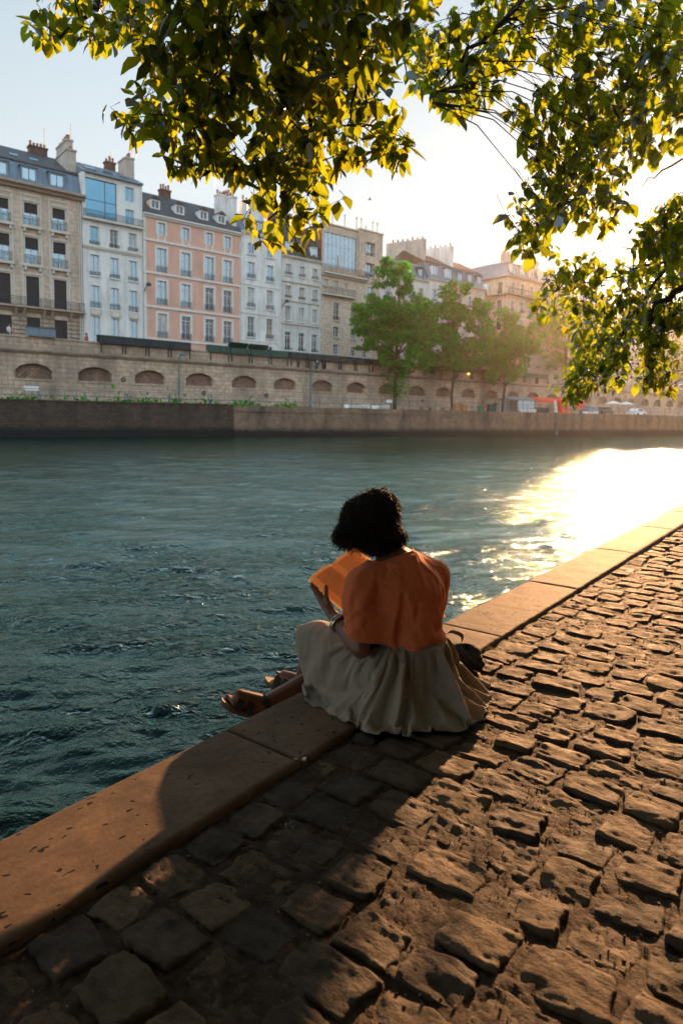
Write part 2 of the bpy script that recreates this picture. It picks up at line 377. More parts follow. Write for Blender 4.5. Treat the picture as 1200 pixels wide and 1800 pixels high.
# one rippled sheet, finer towards the near quay, reaching far up and down the river
def river():
    na, nr = 560, 1150
    th = np.linspace(rad(-75), rad(75), na); th = np.sign(th) * np.abs(th / rad(75)) ** 1.15 * rad(75)
    r = 1.0 * np.exp(np.linspace(0, math.log(260), nr))
    R_, T_ = np.meshgrid(r, th, indexing='ij'); x = R_ * np.sin(T_); y = R_ * np.cos(T_)
    def rot(a): c, s_ = math.cos(rad(a)), math.sin(rad(a)); return x * c + y * s_, -x * s_ + y * c
    a1, b1 = rot(-18); a2, b2 = rot(22); a3, b3 = rot(5)
    w1 = fbm(a2 * .35, b2 * .6, 3, 44); w2 = fbm(a1 * .35 + 9, b1 * .6, 3, 45)
    h = fbm(a1 * .40, b1 * 1.3 + w1 * 1.2, 2, 21) * .12
    h += fbm(a2 * 1.0 + w2, b2 * 3.2 + w1 * 2, 2, 22) * .10
    patch = np.clip(.5 + 2.6 * fbm(a3 * .10, b3 * .30, 3, 25), .12, 1.25)
    h += fbm(a3 * 2.6 + w1, b3 * 7.0 + w2 * 2, 2, 23) * .092 * patch * np.clip(1.15 - R_ / 24, .09, 1)
    h *= np.clip(1.12 - R_ / 42, .22, 1) * np.clip(.30 + R_ / 11, .40, 1)
    z = ZW + h
    i = np.arange(nr - 1)[:, None] * na + np.arange(na - 1)[None, :]
    return npmesh('river_water', np.stack([x, y, z], -1).reshape(-1, 3), np.stack([i, i + 1, i + na + 1, i + na], -1).reshape(-1, 4), M['water'])
tag(river(), kind='structure')
tag(mesh('river_water', [(-400, -320, ZW - .3), (600, -320, ZW - .3), (600, 700, ZW - .3), (-400, 700, ZW - .3)], [(0, 1, 2, 3)], M['water']), kind='structure')
M['riverbed'] = plain('riverbed', (.05, .05, .04), .9)
tag(mesh('ground', [(-900, -900, ZW - 3), (1200, -900, ZW - 3), (1200, 1200, ZW - 3), (-900, 1200, ZW - 3)], [(0, 1, 2, 3)], M['riverbed']), kind='structure')

# ---- far bank: lower quay (terrace) and its river wall
QA = math.radians(56); DQ = Vector((math.sin(QA), math.cos(QA), 0)); NQ = Vector((-DQ.y, DQ.x, 0))
PQ = Vector((-26.8, 52.2, 0)); ROTQ = rad(34); ZQ = 1.86
def QF(t, d, z=0.): return PQ + DQ * t + NQ * d + Vector((0, 0, z))
tq, sq = 19.7, 0
t_split = 19.6          # where the rough old wall meets the smooth one (picture x about 408)
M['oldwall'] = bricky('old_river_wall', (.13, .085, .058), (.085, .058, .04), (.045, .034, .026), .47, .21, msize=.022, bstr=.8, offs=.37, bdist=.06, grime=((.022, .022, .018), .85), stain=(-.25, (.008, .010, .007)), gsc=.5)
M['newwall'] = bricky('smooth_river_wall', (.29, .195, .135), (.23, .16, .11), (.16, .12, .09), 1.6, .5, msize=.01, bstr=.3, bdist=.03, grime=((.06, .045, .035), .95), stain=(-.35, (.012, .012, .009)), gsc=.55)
M['quaytop'] = plain('quay_paving', (.19, .165, .13), .9, .25, 1., grime=((.07, .06, .05), .5))
M['street'] = plain('street_asphalt', (.08, .08, .08), .9, .2, 1.)
# terrace polygon (between the face and the upper wall)
tl = [QF(-60, .6), QF(t_split, .6), QF(200, .6)]
tv = [(q.x, q.y, ZQ - .004) for q in tl] + [(q.x, q.y, ZQ - .004) for q in (B(250, .5), B(-70, .5))]
tag(mesh('far_quay_terrace', tv, [(0, 1, 2, 3, 4)], M['quaytop']), kind='structure')
def river_wall(t0, t1, mat, label, cap, seg=4.0):
    o = MB(); L_ = t1 - t0
    o.box(0, L_, 0, 1.2, ZW - 2, ZQ - (.0 if cap == 0 else .42))
    if cap:      # smooth wall: a projecting band under a dark low parapet
        o.box(0, L_, -.07, .0, ZQ - .52, ZQ - .40)
        k = 0
        x = 0
        while x < L_:
            x1 = min(L_, x + 2.2); o.box(x + .01, x1 - .01, .03, .62, ZQ - .42, ZQ + .02 + .03 * rnd.random()); x = x1
    else:
        x = 0
        while x < L_:
            x1 = min(L_, x + 1.7); o.box(x + .012, x1 - .012, -.05, .62, ZQ, ZQ + .16 + .02 * rnd.random()); x = x1
    p = QF(t0, 0)
    r = o.build('river_wall', mat, loc=(p.x, p.y, 0), rz=ROTQ)
    return tag(r, label, 'river wall')
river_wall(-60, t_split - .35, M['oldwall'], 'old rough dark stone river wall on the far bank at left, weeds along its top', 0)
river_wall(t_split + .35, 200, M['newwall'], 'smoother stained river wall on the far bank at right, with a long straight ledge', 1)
mb = MB(); mb.box(-.35, .35, .15, 1.0, ZW - 1, ZQ + .1); p = QF(t_split, 0)
tag(mb.build('drain_recess', M['oldwall'], loc=(p.x, p.y, 0), rz=ROTQ), 'dark vertical recess where the rough and the smooth river walls meet', 'recess')
s_, z_ = None, None
# vertical fender post at picture x 975
def t_at(x, d=0.):
    r_ = ray(x, 760); o = QF(0, d); t = NQ.dot(o) / NQ.dot(r_); q = Vector((0, 0, 0)) + r_ * t; return (q - PQ).dot(DQ)
mb = MB(); mb.box(-.2, .2, -.28, -.08, ZW - 1, ZQ + .05); mb.box(-.3, .3, -.3, -.06, ZQ - .1, ZQ + .12)
p = QF(t_at(975), 0); tag(mb.build('mooring_post', M['frame_dark'], loc=(p.x, p.y, 0), rz=ROTQ), 'black vertical mooring post against the far river wall below the red stall', 'mooring post')

# ---- upper retaining wall with blind arched niches
M['upper'] = bricky('retaining_wall_stone', (.62, .47, .36), (.50, .38, .29), (.26, .20, .15), 1.0, .42, msize=.022, bstr=.35, grime=((.16, .13, .105), .75), gsc=.34)
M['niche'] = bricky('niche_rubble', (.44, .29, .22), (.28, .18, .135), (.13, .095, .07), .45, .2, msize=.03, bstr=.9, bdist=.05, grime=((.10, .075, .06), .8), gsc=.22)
M['ledge'] = plain('ledge_stone', (.28, .22, .17), .9, .25, 1.5, grime=((.07, .06, .05), .7))
SN0, SNP = fp(60, 640, 0)[0], 5.46
NZ0, NSP, NRI, NHW = 3.98, 4.72, .62, 1.58        # niche sill, spring, rise, half width
ZL = 6.36
wroot = empty('retaining_wall', B(0, 0), ROT2, 'tall pale stone embankment wall of the far bank with a row of blind arched niches', 'embankment wall')
S0, S1 = -60., 215.
mb = MB(); nb = MB()
k0 = int(math.ceil((S0 - SN0) / SNP)); s = S0; k = k0
cent = []
while SN0 + k * SNP + SNP / 2 < S1: cent.append(SN0 + k * SNP); k += 1
def arc(c, n=8):
    P = []
    for i in range(n + 1):
        u = -1 + 2 * i / n; P.append((c + u * NHW, NSP + NRI * (1 - u * u) ** .7))
    return P
DN = .42
for c in cent:
    a, b_ = c - SNP / 2, c + SNP / 2; z0 = ZQ - .5
    mb.quad((a, 0, z0), (b_, 0, z0), (b_, 0, NZ0), (a, 0, NZ0))
    mb.quad((a, 0, NZ0), (c - NHW, 0, NZ0), (c - NHW, 0, NSP), (a, 0, NSP)); mb.quad((c + NHW, 0, NZ0), (b_, 0, NZ0), (b_, 0, NSP), (c + NHW, 0, NSP))
    P = arc(c)
    mb.quad((a, 0, NSP), (c - NHW, 0, NSP), (c - NHW, 0, ZL), (a, 0, ZL)); mb.quad((c + NHW, 0, NSP), (b_, 0, NSP), (b_, 0, ZL), (c + NHW, 0, ZL))
    for (x0, y0), (x1, y1) in zip(P[:-1], P[1:]):
        mb.quad((x0, 0, y0), (x1, 0, y1), (x1, 0, ZL), (x0, 0, ZL))
        mb.quad((x0, 0, y0), (x0, DN, y0), (x1, DN, y1), (x1, 0, y1))
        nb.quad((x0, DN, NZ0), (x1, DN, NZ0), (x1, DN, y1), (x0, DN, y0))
        # voussoir ring slightly proud
        def outp(x, y, e): u = (x - c) / NHW; return (c + u * (NHW + e), -.035, y + e * (1 - abs(u) * .5))
        mb.quad((x0, -.035, y0), (x1, -.035, y1), outp(x1, y1, .32), outp(x0, y0, .32))
    mb.quad((c - NHW, 0, NZ0), (c - NHW, DN, NZ0), (c - NHW, DN, NSP), (c - NHW, 0, NSP)); mb.quad((c + NHW, 0, NSP), (c + NHW, DN, NSP), (c + NHW, DN, NZ0), (c + NHW, 0, NZ0))
    mb.quad((c - NHW, 0, NZ0), (c + NHW, 0, NZ0), (c + NHW, DN, NZ0), (c - NHW, DN, NZ0))
    mb.box(c - NHW - .1, c + NHW + .1, -.06, .3, NZ0 - .16, NZ0 - .003)
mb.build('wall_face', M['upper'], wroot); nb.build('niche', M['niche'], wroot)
mb = MB(); mb.box(S0, S1, -.28, .5, ZL + .02, ZL + .2); mb.box(S0, S1, -.16, .5, ZL - .12, ZL + .017); mb.build('ledge', M['ledge'], wroot)
mb = MB(); mb.box(S0, S1, .0, .45, ZL + .203, 7.55); mb.box(S0, S1, -.06, .5, 7.553, 7.72); mb.build('parapet', M['upper'], wroot)
tv = [B(S0, .45), B(S1, .45), B(S1, 120), B(S0, 120)]
tag(mesh('far_street', [(q.x, q.y, 6.5) for q in tv], [(0, 1, 2, 3)], M['street']), kind='structure')

# ================================================================== BUILDINGS
def facade(mb, x0, x1, z0, z1, ops, th=.28):
    xs = sorted({x0, x1} | {v for o in ops for v in (o[0], o[1])}); zs = sorted({z0, z1} | {v for o in ops for v in (o[2], o[3])})
    for i in range(len(xs) - 1):
        j = 0
        while j < len(zs) - 1:
            xm = (xs[i] + xs[i + 1]) / 2; inside = lambda jj: any(o[0] < xm < o[1] and o[2] < (zs[jj] + zs[jj + 1]) / 2 < o[3] for o in ops)
            if inside(j): j += 1; continue
            k = j
            while k < len(zs) - 1 and not inside(k): k += 1
            mb.quad((xs[i], 0, zs[j]), (xs[i + 1], 0, zs[j]), (xs[i + 1], 0, zs[k]), (xs[i], 0, zs[k])); j = k
    for a, b, c, d in ops:
        mb.quad((a, 0, c), (a, th, c), (a, th, d), (a, 0, d)); mb.quad((b, 0, d), (b, th, d), (b, th, c), (b, 0, c))
        mb.quad((a, 0, c), (b, 0, c), (b, th, c), (a, th, c)); mb.quad((a, 0, d), (a, th, d), (b, th, d), (b, 0, d))
def railing(root, x0, x1, z0, h, y=-.18, mat='iron', step=.14, ends=True, name='railing', y1=-.02):
    m = MB(); t = .018
    m.box(x0, x1, y - t, y + t, z0 + h - .04, z0 + h); m.box(x0, x1, y - t, y + t, z0 + .06, z0 + .09); m.box(x0, x1, y - t, y + t, z0 + h * .72, z0 + h * .72 + .02)
    n = max(2, int((x1 - x0) / step))
    for i in range(n + 1):
        x = x0 + (x1 - x0) * i / n; w = .011 if i % 6 else .022; m.box(x - w, x + w, y - w, y + w, z0, z0 + h)
    if ends:
        for x in (x0, x1):
            m.box(x - .015, x + .015, y, y1, z0 + h - .04, z0 + h - .002); m.box(x - .015, x + .015, y, y1, z0 + .06, z0 + .088)
    return m.build(name, M[mat], root)
def window(root, xc, z0, z1, w, glass='glass_sky', frame='frame', surround='trim', rail=None, shutter=0., bars=2, sill=True, sw=.14, transom=None, th=.28, railmat='iron_blue', raily=-.12, lintel=False, name='window'):
    a, b = xc - w / 2, xc + w / 2; m = MB()
    y0, y1 = th - .10, th - .04; f = .065
    m.box(a, b, y0, y1, z1 - f, z1 - .002); m.box(a, b, y0, y1, z0 + .002, z0 + f); m.box(a + .002, a + f, y0, y1, z0 + f, z1 - f); m.box(b - f, b - .002, y0, y1, z0 + f, z1 - f)
    m.box(xc - .05, xc + .05, y0 - .015, y1, z0 + f, z1 - f)
    for i in range(bars):
        zz = z0 + (z1 - z0) * (i + 1) / (bars + 1); m.box(a + f, b - f, y0 + .012, y1, zz - .018, zz + .018)
    if transom: m.box(a + f, b - f, y0 - .01, y1, z1 - transom - .05, z1 - transom + .05)
    fr = m.build(name, M[frame], root)
    g = MB(); g.quad((a, y1 - .015, z0), (b, y1 - .015, z0), (b, y1 - .015, z1), (a, y1 - .015, z1)); g.build('pane', M[glass], fr)
    if surround:
        s = MB(); s.box(a - sw, a - .002, -.04, .06, z0, z1); s.box(b + .002, b + sw, -.04, .06, z0, z1); s.box(a - sw, b + sw, -.045, .06, z1 + .002, z1 + sw)
        if lintel: s.box(a - sw - .05, b + sw + .05, -.14, .03, z1 + sw + .002, z1 + sw + .14)
        if sill: s.box(a - sw - .06, b + sw + .06, -.16, .02, z0 - .14, z0 - .003)
        s.build('surround', M[surround], fr)
    if shutter:
        s = MB(); z = z1 - (z1 - z0) * shutter; n = max(3, int((z1 - z) / .09))
        for i in range(n):
            u = z + (z1 - .004 - z) * i / n; v = z + (z1 - .004 - z) * (i + 1) / n
            s.hexa([(a + .003, .07, u), (b - .003, .07, u), (b - .003, .12, u), (a + .003, .12, u), (a + .003, .09, v - .004), (b - .003, .09, v - .004), (b - .003, .12, v - .004), (a + .003, .12, v - .004)])
        s.build('shutter', M['shutter'], fr)
    if rail: railing(fr, a - .1, b + .1, z0, rail, raily, railmat, .13)
    return fr
def chimney(parent, x, y, zb, zt, w, d, mat='chimney', pots=4, along='x'):
    m = MB(); m.box(x, x + w, y, y + d, zb, zt); m.box(x - .08, x + w + .08, y - .08, y + d + .08, zt + .002, zt + .18)
    o = m
    for i in range(pots):
        if along == 'x': px, py = x + w * (i + .5) / pots, y + d / 2
        else: px, py = x + w / 2, y + d * (i + .5) / pots
        h = .35 + .35 * rnd.random(); o.lathe((px, py, zt + .18), [(.13, 0), (.11, h * .8), (.15, h * .82), (.13, h)], 8, 1)
    if rnd.random() < .7:
        px = x + w * rnd.random(); o.tube([(px, y + .1, zt), (px, y + .1, zt + 1.3 + rnd.random())], .025, 4, 2)
    return o.build('chimney', [M[mat], M['terracotta'], M['iron']], parent)
def dormer(root, xc, y, z0, w, h, glass='glass_sky', frame='white', roof='zinc', back=1.6, peak=.0):
    m = MB(); a, b = xc - w / 2, xc + w / 2; e = .16
    m.box(a, a + e, y, y + back, z0, z0 + h); m.box(b - e, b, y, y + back, z0, z0 + h)
    m.box(a + e + .001, b - e - .001, y, y + .12, z0 + h - e, z0 + h - .001); m.box(a + e + .001, b - e - .001, y, y + .12, z0, z0 + .12)
    m.box(xc - .04, xc + .04, y + .06, y + .11, z0 + .12, z0 + h - e)
    o = m.build('dormer', M[frame], root)
    g = MB(); g.quad((a + e, y + .09, z0 + .1), (b - e, y + .09, z0 + .1), (b - e, y + .09, z0 + h - .1), (a + e, y + .09, z0 + h - .1)); g.build('pane', M[glass], o)
    r = MB()
    if peak: r.hexa([(a - .1, y - .12, z0 + h + .003), (b + .1, y - .12, z0 + h + .003), (b + .1, y + back, z0 + h + .003), (a - .1, y + back, z0 + h + .003), (xc - .02, y - .1, z0 + h + peak), (xc + .02, y - .1, z0 + h + peak), (xc + .02, y + back + .8, z0 + h + peak), (xc - .02, y + back + .8, z0 + h + peak)])
    else: r.box(a - .12, b + .12, y - .14, y + back + .2, z0 + h + .003, z0 + h + .12)
    r.build('dormer_roof', M[roof], o)
    return o
def shell(name, label, s0, s1, zt, wall, ops, d=9., depth=12., side=None, z0=6.4, back=True, mats=None):
    root = empty(name, B(s0, d), ROT2, label, 'building', 'riverside houses across the river')
    w = s1 - s0; mb = MB(); facade(mb, 0, w, z0, zt, ops)
    sm = 1 if side else 0
    mb.quad((0, depth, z0), (0, 0, z0), (0, 0, zt), (0, depth, zt), sm); mb.quad((w, 0, z0), (w, depth, z0), (w, depth, zt), (w, 0, zt), sm)
    mb.quad((w, depth, z0), (0, depth, z0), (0, depth, zt), (w, depth, zt)); mb.quad((0, 0, zt), (w, 0, zt), (w, depth, zt), (0, depth, zt))
    p_ = MB(); p_.tube([(w - .14, -.11, z0), (w - .14, -.11, zt - .7)], .055, 6); p_.build('downpipe', M['trim_white'], root)
    mb.build('wall', [M[wall], M[side or wall]], root)
    return root
def cornice(root, w, z, h=.35, pr=.45, mat='trim', x0=0., name='cornice'):
    m = MB(); m.prism([(.02, z), (-pr * .45, z), (-pr * .6, z + h * .4), (-pr, z + h * .6), (-pr, z + h), (.02, z + h)], x0, w); return m.build(name, M[mat], root)
def op(xc, z0, z1, w): return (xc - w / 2, xc + w / 2, z0, z1)
def seams(m, x0, x1, ya, za, yb, zb, step, t=.03, mi=0):
    n = int((x1 - x0) / step); dy, dz = yb - ya, zb - za; l = math.hypot(dy, dz); ny, nz = -dz / l * .05, dy / l * .05
    if nz < 0: ny, nz = -ny, -nz
    if ny > 0 and dz > 0 and dy < dz: ny = -abs(ny)
    for i in range(1, n):
        x = x0 + (x1 - x0) * i / n
        m.hexa([(x - t, ya, za), (x + t, ya, za), (x + t, yb, zb), (x - t, yb, zb), (x - t, ya + ny, za + abs(nz)), (x + t, ya + ny, za + abs(nz)), (x + t, yb + ny, zb + abs(nz)), (x - t, yb + ny, zb + abs(nz))], mi)

# ---- 1 stone building at the left
E = -13.1
def b1():
    s0, s1 = E, 10.72; w = s1 - s0; cols = [8.41 - 2.68 * i for i in range(8)]
    cx = [c - s0 for c in cols]; ops = []
    for x in cx: ops += [op(x, 19.6, 21.75, 1.25), op(x, 15.85, 18.4, 1.25), op(x, 11.62, 14.6, 1.25), op(x, 7.3, 10.56, 1.3)]
    r = shell('stone_apartment_building', 'beige stone apartment building at the far left with dark brown shutters and zinc mansard', s0, s1, 23.3, 'limestone', ops, depth=13)
    for x in cx:
        window(r, x, 19.6, 21.75, 1.25, 'glass_sky', shutter=.42, rail=.8, lintel=True, railmat='iron', raily=-.3)
        window(r, x, 15.85, 18.4, 1.25, 'glass_sky', shutter=.42, rail=.8, lintel=True, railmat='iron', raily=-.3)
        window(r, x, 11.62, 14.6, 1.25, 'glass_dark', shutter=.99, lintel=True, rail=.0)
        window(r, x, 7.3, 10.56, 1.3, 'glass_dark', shutter=.98, surround=None)
    m = MB()       # flat piers and sunk panels between the window columns
    for x in cx:
        for z in (15.5, 19.25):
            m.box(x - .95, x + .95, -.42, -.003, z - .0, z + .2); m.box(x - .8, x - .6, -.34, -.004, z - .35, z - .003); m.box(x + .6, x + .8, -.34, -.004, z - .35, z - .003)
        m.box(x - 1.0, x - .82, -.05, -.003, 11.62, 22.4); m.box(x + .82, x + 1.0, -.05, -.003, 11.62, 22.4); m.box(x - 1.05, x + 1.05, -.08, -.004, 22.42, 22.6)
    m.build('window_surrounds', M['trim'], r)
    m = MB()
    for i in range(12): m.box(0, w, -.07, -.003, 7.1 + i * .37, 7.1 + i * .37 + .3)
    # keep the ground floor bands clear of the openings
    xs = sorted([0, w] + [v for x in cx for v in (x - .7, x + .7)])
    for i in range(0, len(xs), 2):
        m2 = MB()
        for k in range(12): m2.box(xs[i], xs[i + 1], -.07, -.003, 6.9 + k * .38, 6.9 + k * .38 + .31)
        m2.build('rusticated_pier', M['rustic'], r)
    m = MB(); m.box(0, w, -.75, -.003, 11.36, 11.55); m.box(0, w, -.3, -.004, 11.1, 11.357)
    for x in cx:
        for q in (-.95, .95): m.hexa([(x + q - .13, -.1, 10.5), (x + q + .13, -.1, 10.5), (x + q + .13, -.0, 10.5), (x + q - .13, -.0, 10.5), (x + q - .13, -.65, 11.357), (x + q + .13, -.65, 11.357), (x + q + .13, -.004, 11.357), (x + q - .13, -.004, 11.357)])
    m.build('balcony', M['cornice'], r); railing(r, .1, w - .1, 11.55, .85, -.68, 'iron', .16)
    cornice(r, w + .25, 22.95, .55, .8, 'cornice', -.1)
    m = MB(); ym, zm, yr, zr = .75, 25.75, 5.8, 28.6
    m.prism([(0, 23.302), (.0, 23.5), (ym, zm), (yr, zr), (12.9, 25.6), (13, 23.302)], 0, w)
    seams(m, 0, w, .02, 23.5, ym - .02, zm, .6, .035)
    rf = m.build('mansard_roof', M['zinc'], r)
    m = MB(); m.prism([(ym - .12, zm), (yr, zr + .01), (yr, zr + .09), (ym - .12, zm + .1)], -.0, w - .02); m.build('upper_slates', M['slate'], rf)
    for x in cx: dormer(r, x - .05, .1, 23.75, 1.55, 1.55, back=1.2, frame='zinc', glass='glass_sky')
    m = MB()
    for x in (w - 12.1, w - 6.2, w - 4.3):
        m.hexa([(x, 2.2, 26.65), (x + .8, 2.2, 26.65), (x + .8, 2.9, 27.04), (x, 2.9, 27.04), (x, 2.15, 26.78), (x + .8, 2.15, 26.78), (x + .8, 2.85, 27.17), (x, 2.85, 27.17)]); m.build('skylight', M['glass_sky'], rf); m = MB()
    chimney(rf, w - .95, 1.3, 24.4, 28.3, .95, 3.4, pots=6, along='y'); chimney(rf, w - 3.3, 5.9, 26, 29.4, 1.8, .9, 'brick', 5)
    m = MB(); m.tube([(w - .35, -.12, 7), (w - .35, -.12, 22.9)], .06, 6); m.build('downpipe', M['trim'], r)
b1()
# ---- 2 white house with the large studio glazing
def b2():
    s0, s1 = 10.76, 17.36; w = s1 - s0; cx = [12.02 - s0, 14.15 - s0, 16.22 - s0]; ops = []
    for x in cx: ops += [op(x, 18.8, 20.7, .88), op(x, 15.6, 17.75, .88), op(x, 12.22, 14.55, .88), op(x, 8.6, 11.3, .88)]
    big = (.35, 3.75, 21.55, 25.6); w1, w2 = (4.68, 5.68, 24.05, 25.55), (4.68, 5.68, 21.55, 23.2)
    ops += [big, w1, w2]
    r = shell('white_studio_house', 'narrow white house with huge blue studio glazing on its top floors', s0, s1, 26.05, 'white_render', ops)
    for i, x in enumerate(cx):
        window(r, x, 18.8, 20.7, .88, ('glass_blue', 'glass_dark', 'glass_curtain')[i], surround='trim_white', sw=.09, rail=.35, railmat='iron')
        window(r, x, 15.6, 17.75, .88, 'glass_sky', surround='trim_white', sw=.09, rail=.4, railmat='iron')
        window(r, x, 12.22, 14.55, .88, 'glass_sky', surround='trim_white', sw=.09, rail=.6, railmat='iron')
        window(r, x, 8.6, 11.3, .88, 'glass_sky', surround='trim_white', sw=.09)
    m = MB()
    for x in cx: m.box(x - .42, x + .42, -.18, -.003, 11.45, 12.05); m.box(x - .55, x - .44, -.22, -.003, 11.5, 12.05); m.box(x + .44, x + .55, -.22, -.003, 11.5, 12.05); m.build('window_console', M['trim'], r); m = MB()
    m = MB(); a, b_, c, d = big; y = .16
    for x in (a, (a * .37 + b_ * .63), b_ - .06): m.box(x, x + .06, y, y + .08, c, d)
    for z in (c, 23.42, d - .06): m.box(a + .06, b_ - .06, y + .01, y + .07, z, z + .06)
    f = m.build('studio_window', M['iron_blue'], r)
    g = MB(); g.quad((a, .21, c), (b_, .21, c), (b_, .21, d), (a, .21, d)); g.build('pane', M['glass_blue'], f)
    for q in (w1, w2): window(r, (q[0] + q[1]) / 2, q[2], q[3], 1.0, 'glass_blue', 'frame', None, bars=0)
    m = MB(); m.box(0, w, -.5, -.003, 21.28, 21.5); m.box(0, w, -.18, -.004, 18.45, 18.68); m.box(0, w, -.1, -.005, 18.3, 18.447); m.build('string_course', M['trim'], r)
    railing(r, .05, w - .05, 21.5, .75, -.45, 'iron')
    m = MB(); m.box(-.02, .3, -.28, -.003, 21.5, 26.0); m.box(w - .3, w, -.06, -.003, 21.5, 26); m.build('pier', M['trim_white'], r)
    m = MB(); m.prism([(-.35, 26.052), (-.35, 26.2), (4.2, 28.35), (12, 26.2), (12, 26.052)], -.05, w + .05); seams(m, 0, w, -.3, 26.22, 4.1, 28.3, .55, .03)
    rf = m.build('zinc_roof', M['zinc'], r)
    m = MB()
    for x in (.6, 2.4, 4.1): m.hexa([(x, .35, 26.55), (x + 1.1, .35, 26.55), (x + 1.1, 1.3, 27.0), (x, 1.3, 27.0), (x, .3, 26.66), (x + 1.1, .3, 26.66), (x + 1.1, 1.25, 27.11), (x, 1.25, 27.11)]); m.build('skylight', M['glass_sky'], rf); m = MB()
    chimney(rf, w - 1.0, 1.9, 26.4, 29.3, .95, 2.2, pots=5, along='y'); chimney(rf, w - 2.3, 4.4, 27, 29.2, 1.1, .7, 'brick', 3)
    chimney(rf, -.7, 2.2, 26, 29.6, .65, 3.4, pots=6, along='y')
b2()
# ---- 3 pink house
def b3():
    s0, s1 = 17.4, 29.98; w = s1 - s0; cx = [c - s0 for c in (19.62, 22.6, 25.68, 28.15)]; ops = []
    for x in cx: ops += [op(x, 21.08, 22.5, .9), op(x, 17.08, 19.68, 1.1), op(x, 13.48, 16.08, 1.1), op(x, 9.75, 12.4, 1.1)]
    r = shell('pink_house', 'salmon pink house with pale stone window surrounds and dark slate roof', s0, s1, 23.0, 'pink_render', ops)
    G = ['glass_curtain', 'glass_dark', 'glass_dark', 'glass_dark']
    for i, x in enumerate(cx):
        window(r, x, 21.08, 22.5, .9, 'glass_sky', surround='trim_white', sw=.2, sill=False)
        window(r, x, 17.08, 19.68, 1.1, 'glass_sky', surround='trim_white', sw=.26, rail=.62, sill=False)
        window(r, x, 13.48, 16.08, 1.1, 'glass_sky' if i < 2 else 'glass_dark', surround='trim_white', sw=.26, rail=.62, sill=False, transom=.6)
        window(r, x, 9.75, 12.4, 1.1, G[i], surround='trim_white', sw=.26, rail=.62, sill=False, transom=.5)
    m = MB()
    for z in (20.3, 16.72, 12.98, 9.35): m.box(0, w, -.12, -.003, z, z + .24)
    for x in cx:
        for q in (-.42, .42) if True else (): m.box(x + q * 1.0 - .09, x + q + .09, -.03, -.003, 20.54, 21.07)
    m.box(-.0, .35, -.05, -.004, 8, 23); m.build('string_course', M['trim_white'], r)
    cornice(r, w, 22.85, .38, .4, 'trim_white')
    m = MB(); m.prism([(-.35, 23.25), (-.35, 23.34), (5, 27.1), (12, 23.34), (12, 23.25)], 0, w); rf = m.build('slate_roof', M['slate'], r)
    for c in (19.25, 22.25, 25.35, 27.75): dormer(r, c - s0, .75, 24.12, 1.15, 1.05, 'glass_dark', 'white', 'slate', 1.1, .45)
    chimney(rf, w - 1.9, 2.2, 24, 27.9, 1.75, .9, 'white_render', 5); chimney(rf, w - .7, .9, 23.3, 27.6, .68, 4.4, 'white_render', 7, 'y'); chimney(rf, 4.6, 5.2, 26, 27.9, 1.3, .7, 'brick', 4)
b3()
# ---- 4 white house
def b4():
    s0, s1 = 30.02, 36.1; w = s1 - s0; cx = [31.5 - s0, 34.32 - s0]; ops = []
    for x in cx: ops += [op(x, 21.0, 22.3, .95), op(x, 18.06, 20.0, .98), op(x, 14.5, 16.9, .98), op(x, 10.82, 13.32, .98), op(x, 7.6, 9.8, .95)]
    r = shell('white_house', 'plain white rendered house two windows wide right beside the pink house', s0, s1, 23.5, 'white_render', ops)
    for i, x in enumerate(cx):
        window(r, x, 21.0, 22.3, .95, 'glass_blue', surround='trim_white', sw=.16)
        window(r, x, 18.06, 20.0, .98, 'glass_sky', surround='trim_white', sw=.16, rail=.5)
        window(r, x, 14.5, 16.9, .98, 'glass_curtain', surround='trim_white', sw=.16, rail=.5)
        window(r, x, 10.82, 13.32, .98, ('glass_dark', 'glass_warm')[i], surround='trim_white', sw=.16, rail=.5)
        window(r, x, 7.6, 9.8, .95, 'glass_dark', 'frame', None)
    m = MB()
    for z in (17.2, 13.7, 10.3): m = MB(); m.box(0, w, -.07, -.003, z, z + .12); m.build('string_course', M['trim_white'], r)
    m = MB(); cornice(r, w, 23.3, .3, .35, 'trim_white')
    m = MB(); m.prism([(0, 23.602), (0, 23.7), (1.2, 25.4), (5.5, 27.4), (12, 24), (12, 23.602)], 0, w); seams(m, 0, w, .05, 23.75, 1.15, 25.4, .7); rf = m.build('mansard_roof', M['zinc'], r)
    for c in (31.3, 33.1, 35.0): dormer(r, c - s0, .3, 23.85, 1.0, 1.3, 'glass_sky', 'white', 'zinc', 1.0)
    chimney(rf, 2.2, 3.2, 25, 28.3, 3.2, .8, 'white_render', 6); chimney(rf, .2, 3.6, 25, 28.8, .7, 3, 'white_render', 5, 'y')
b4()
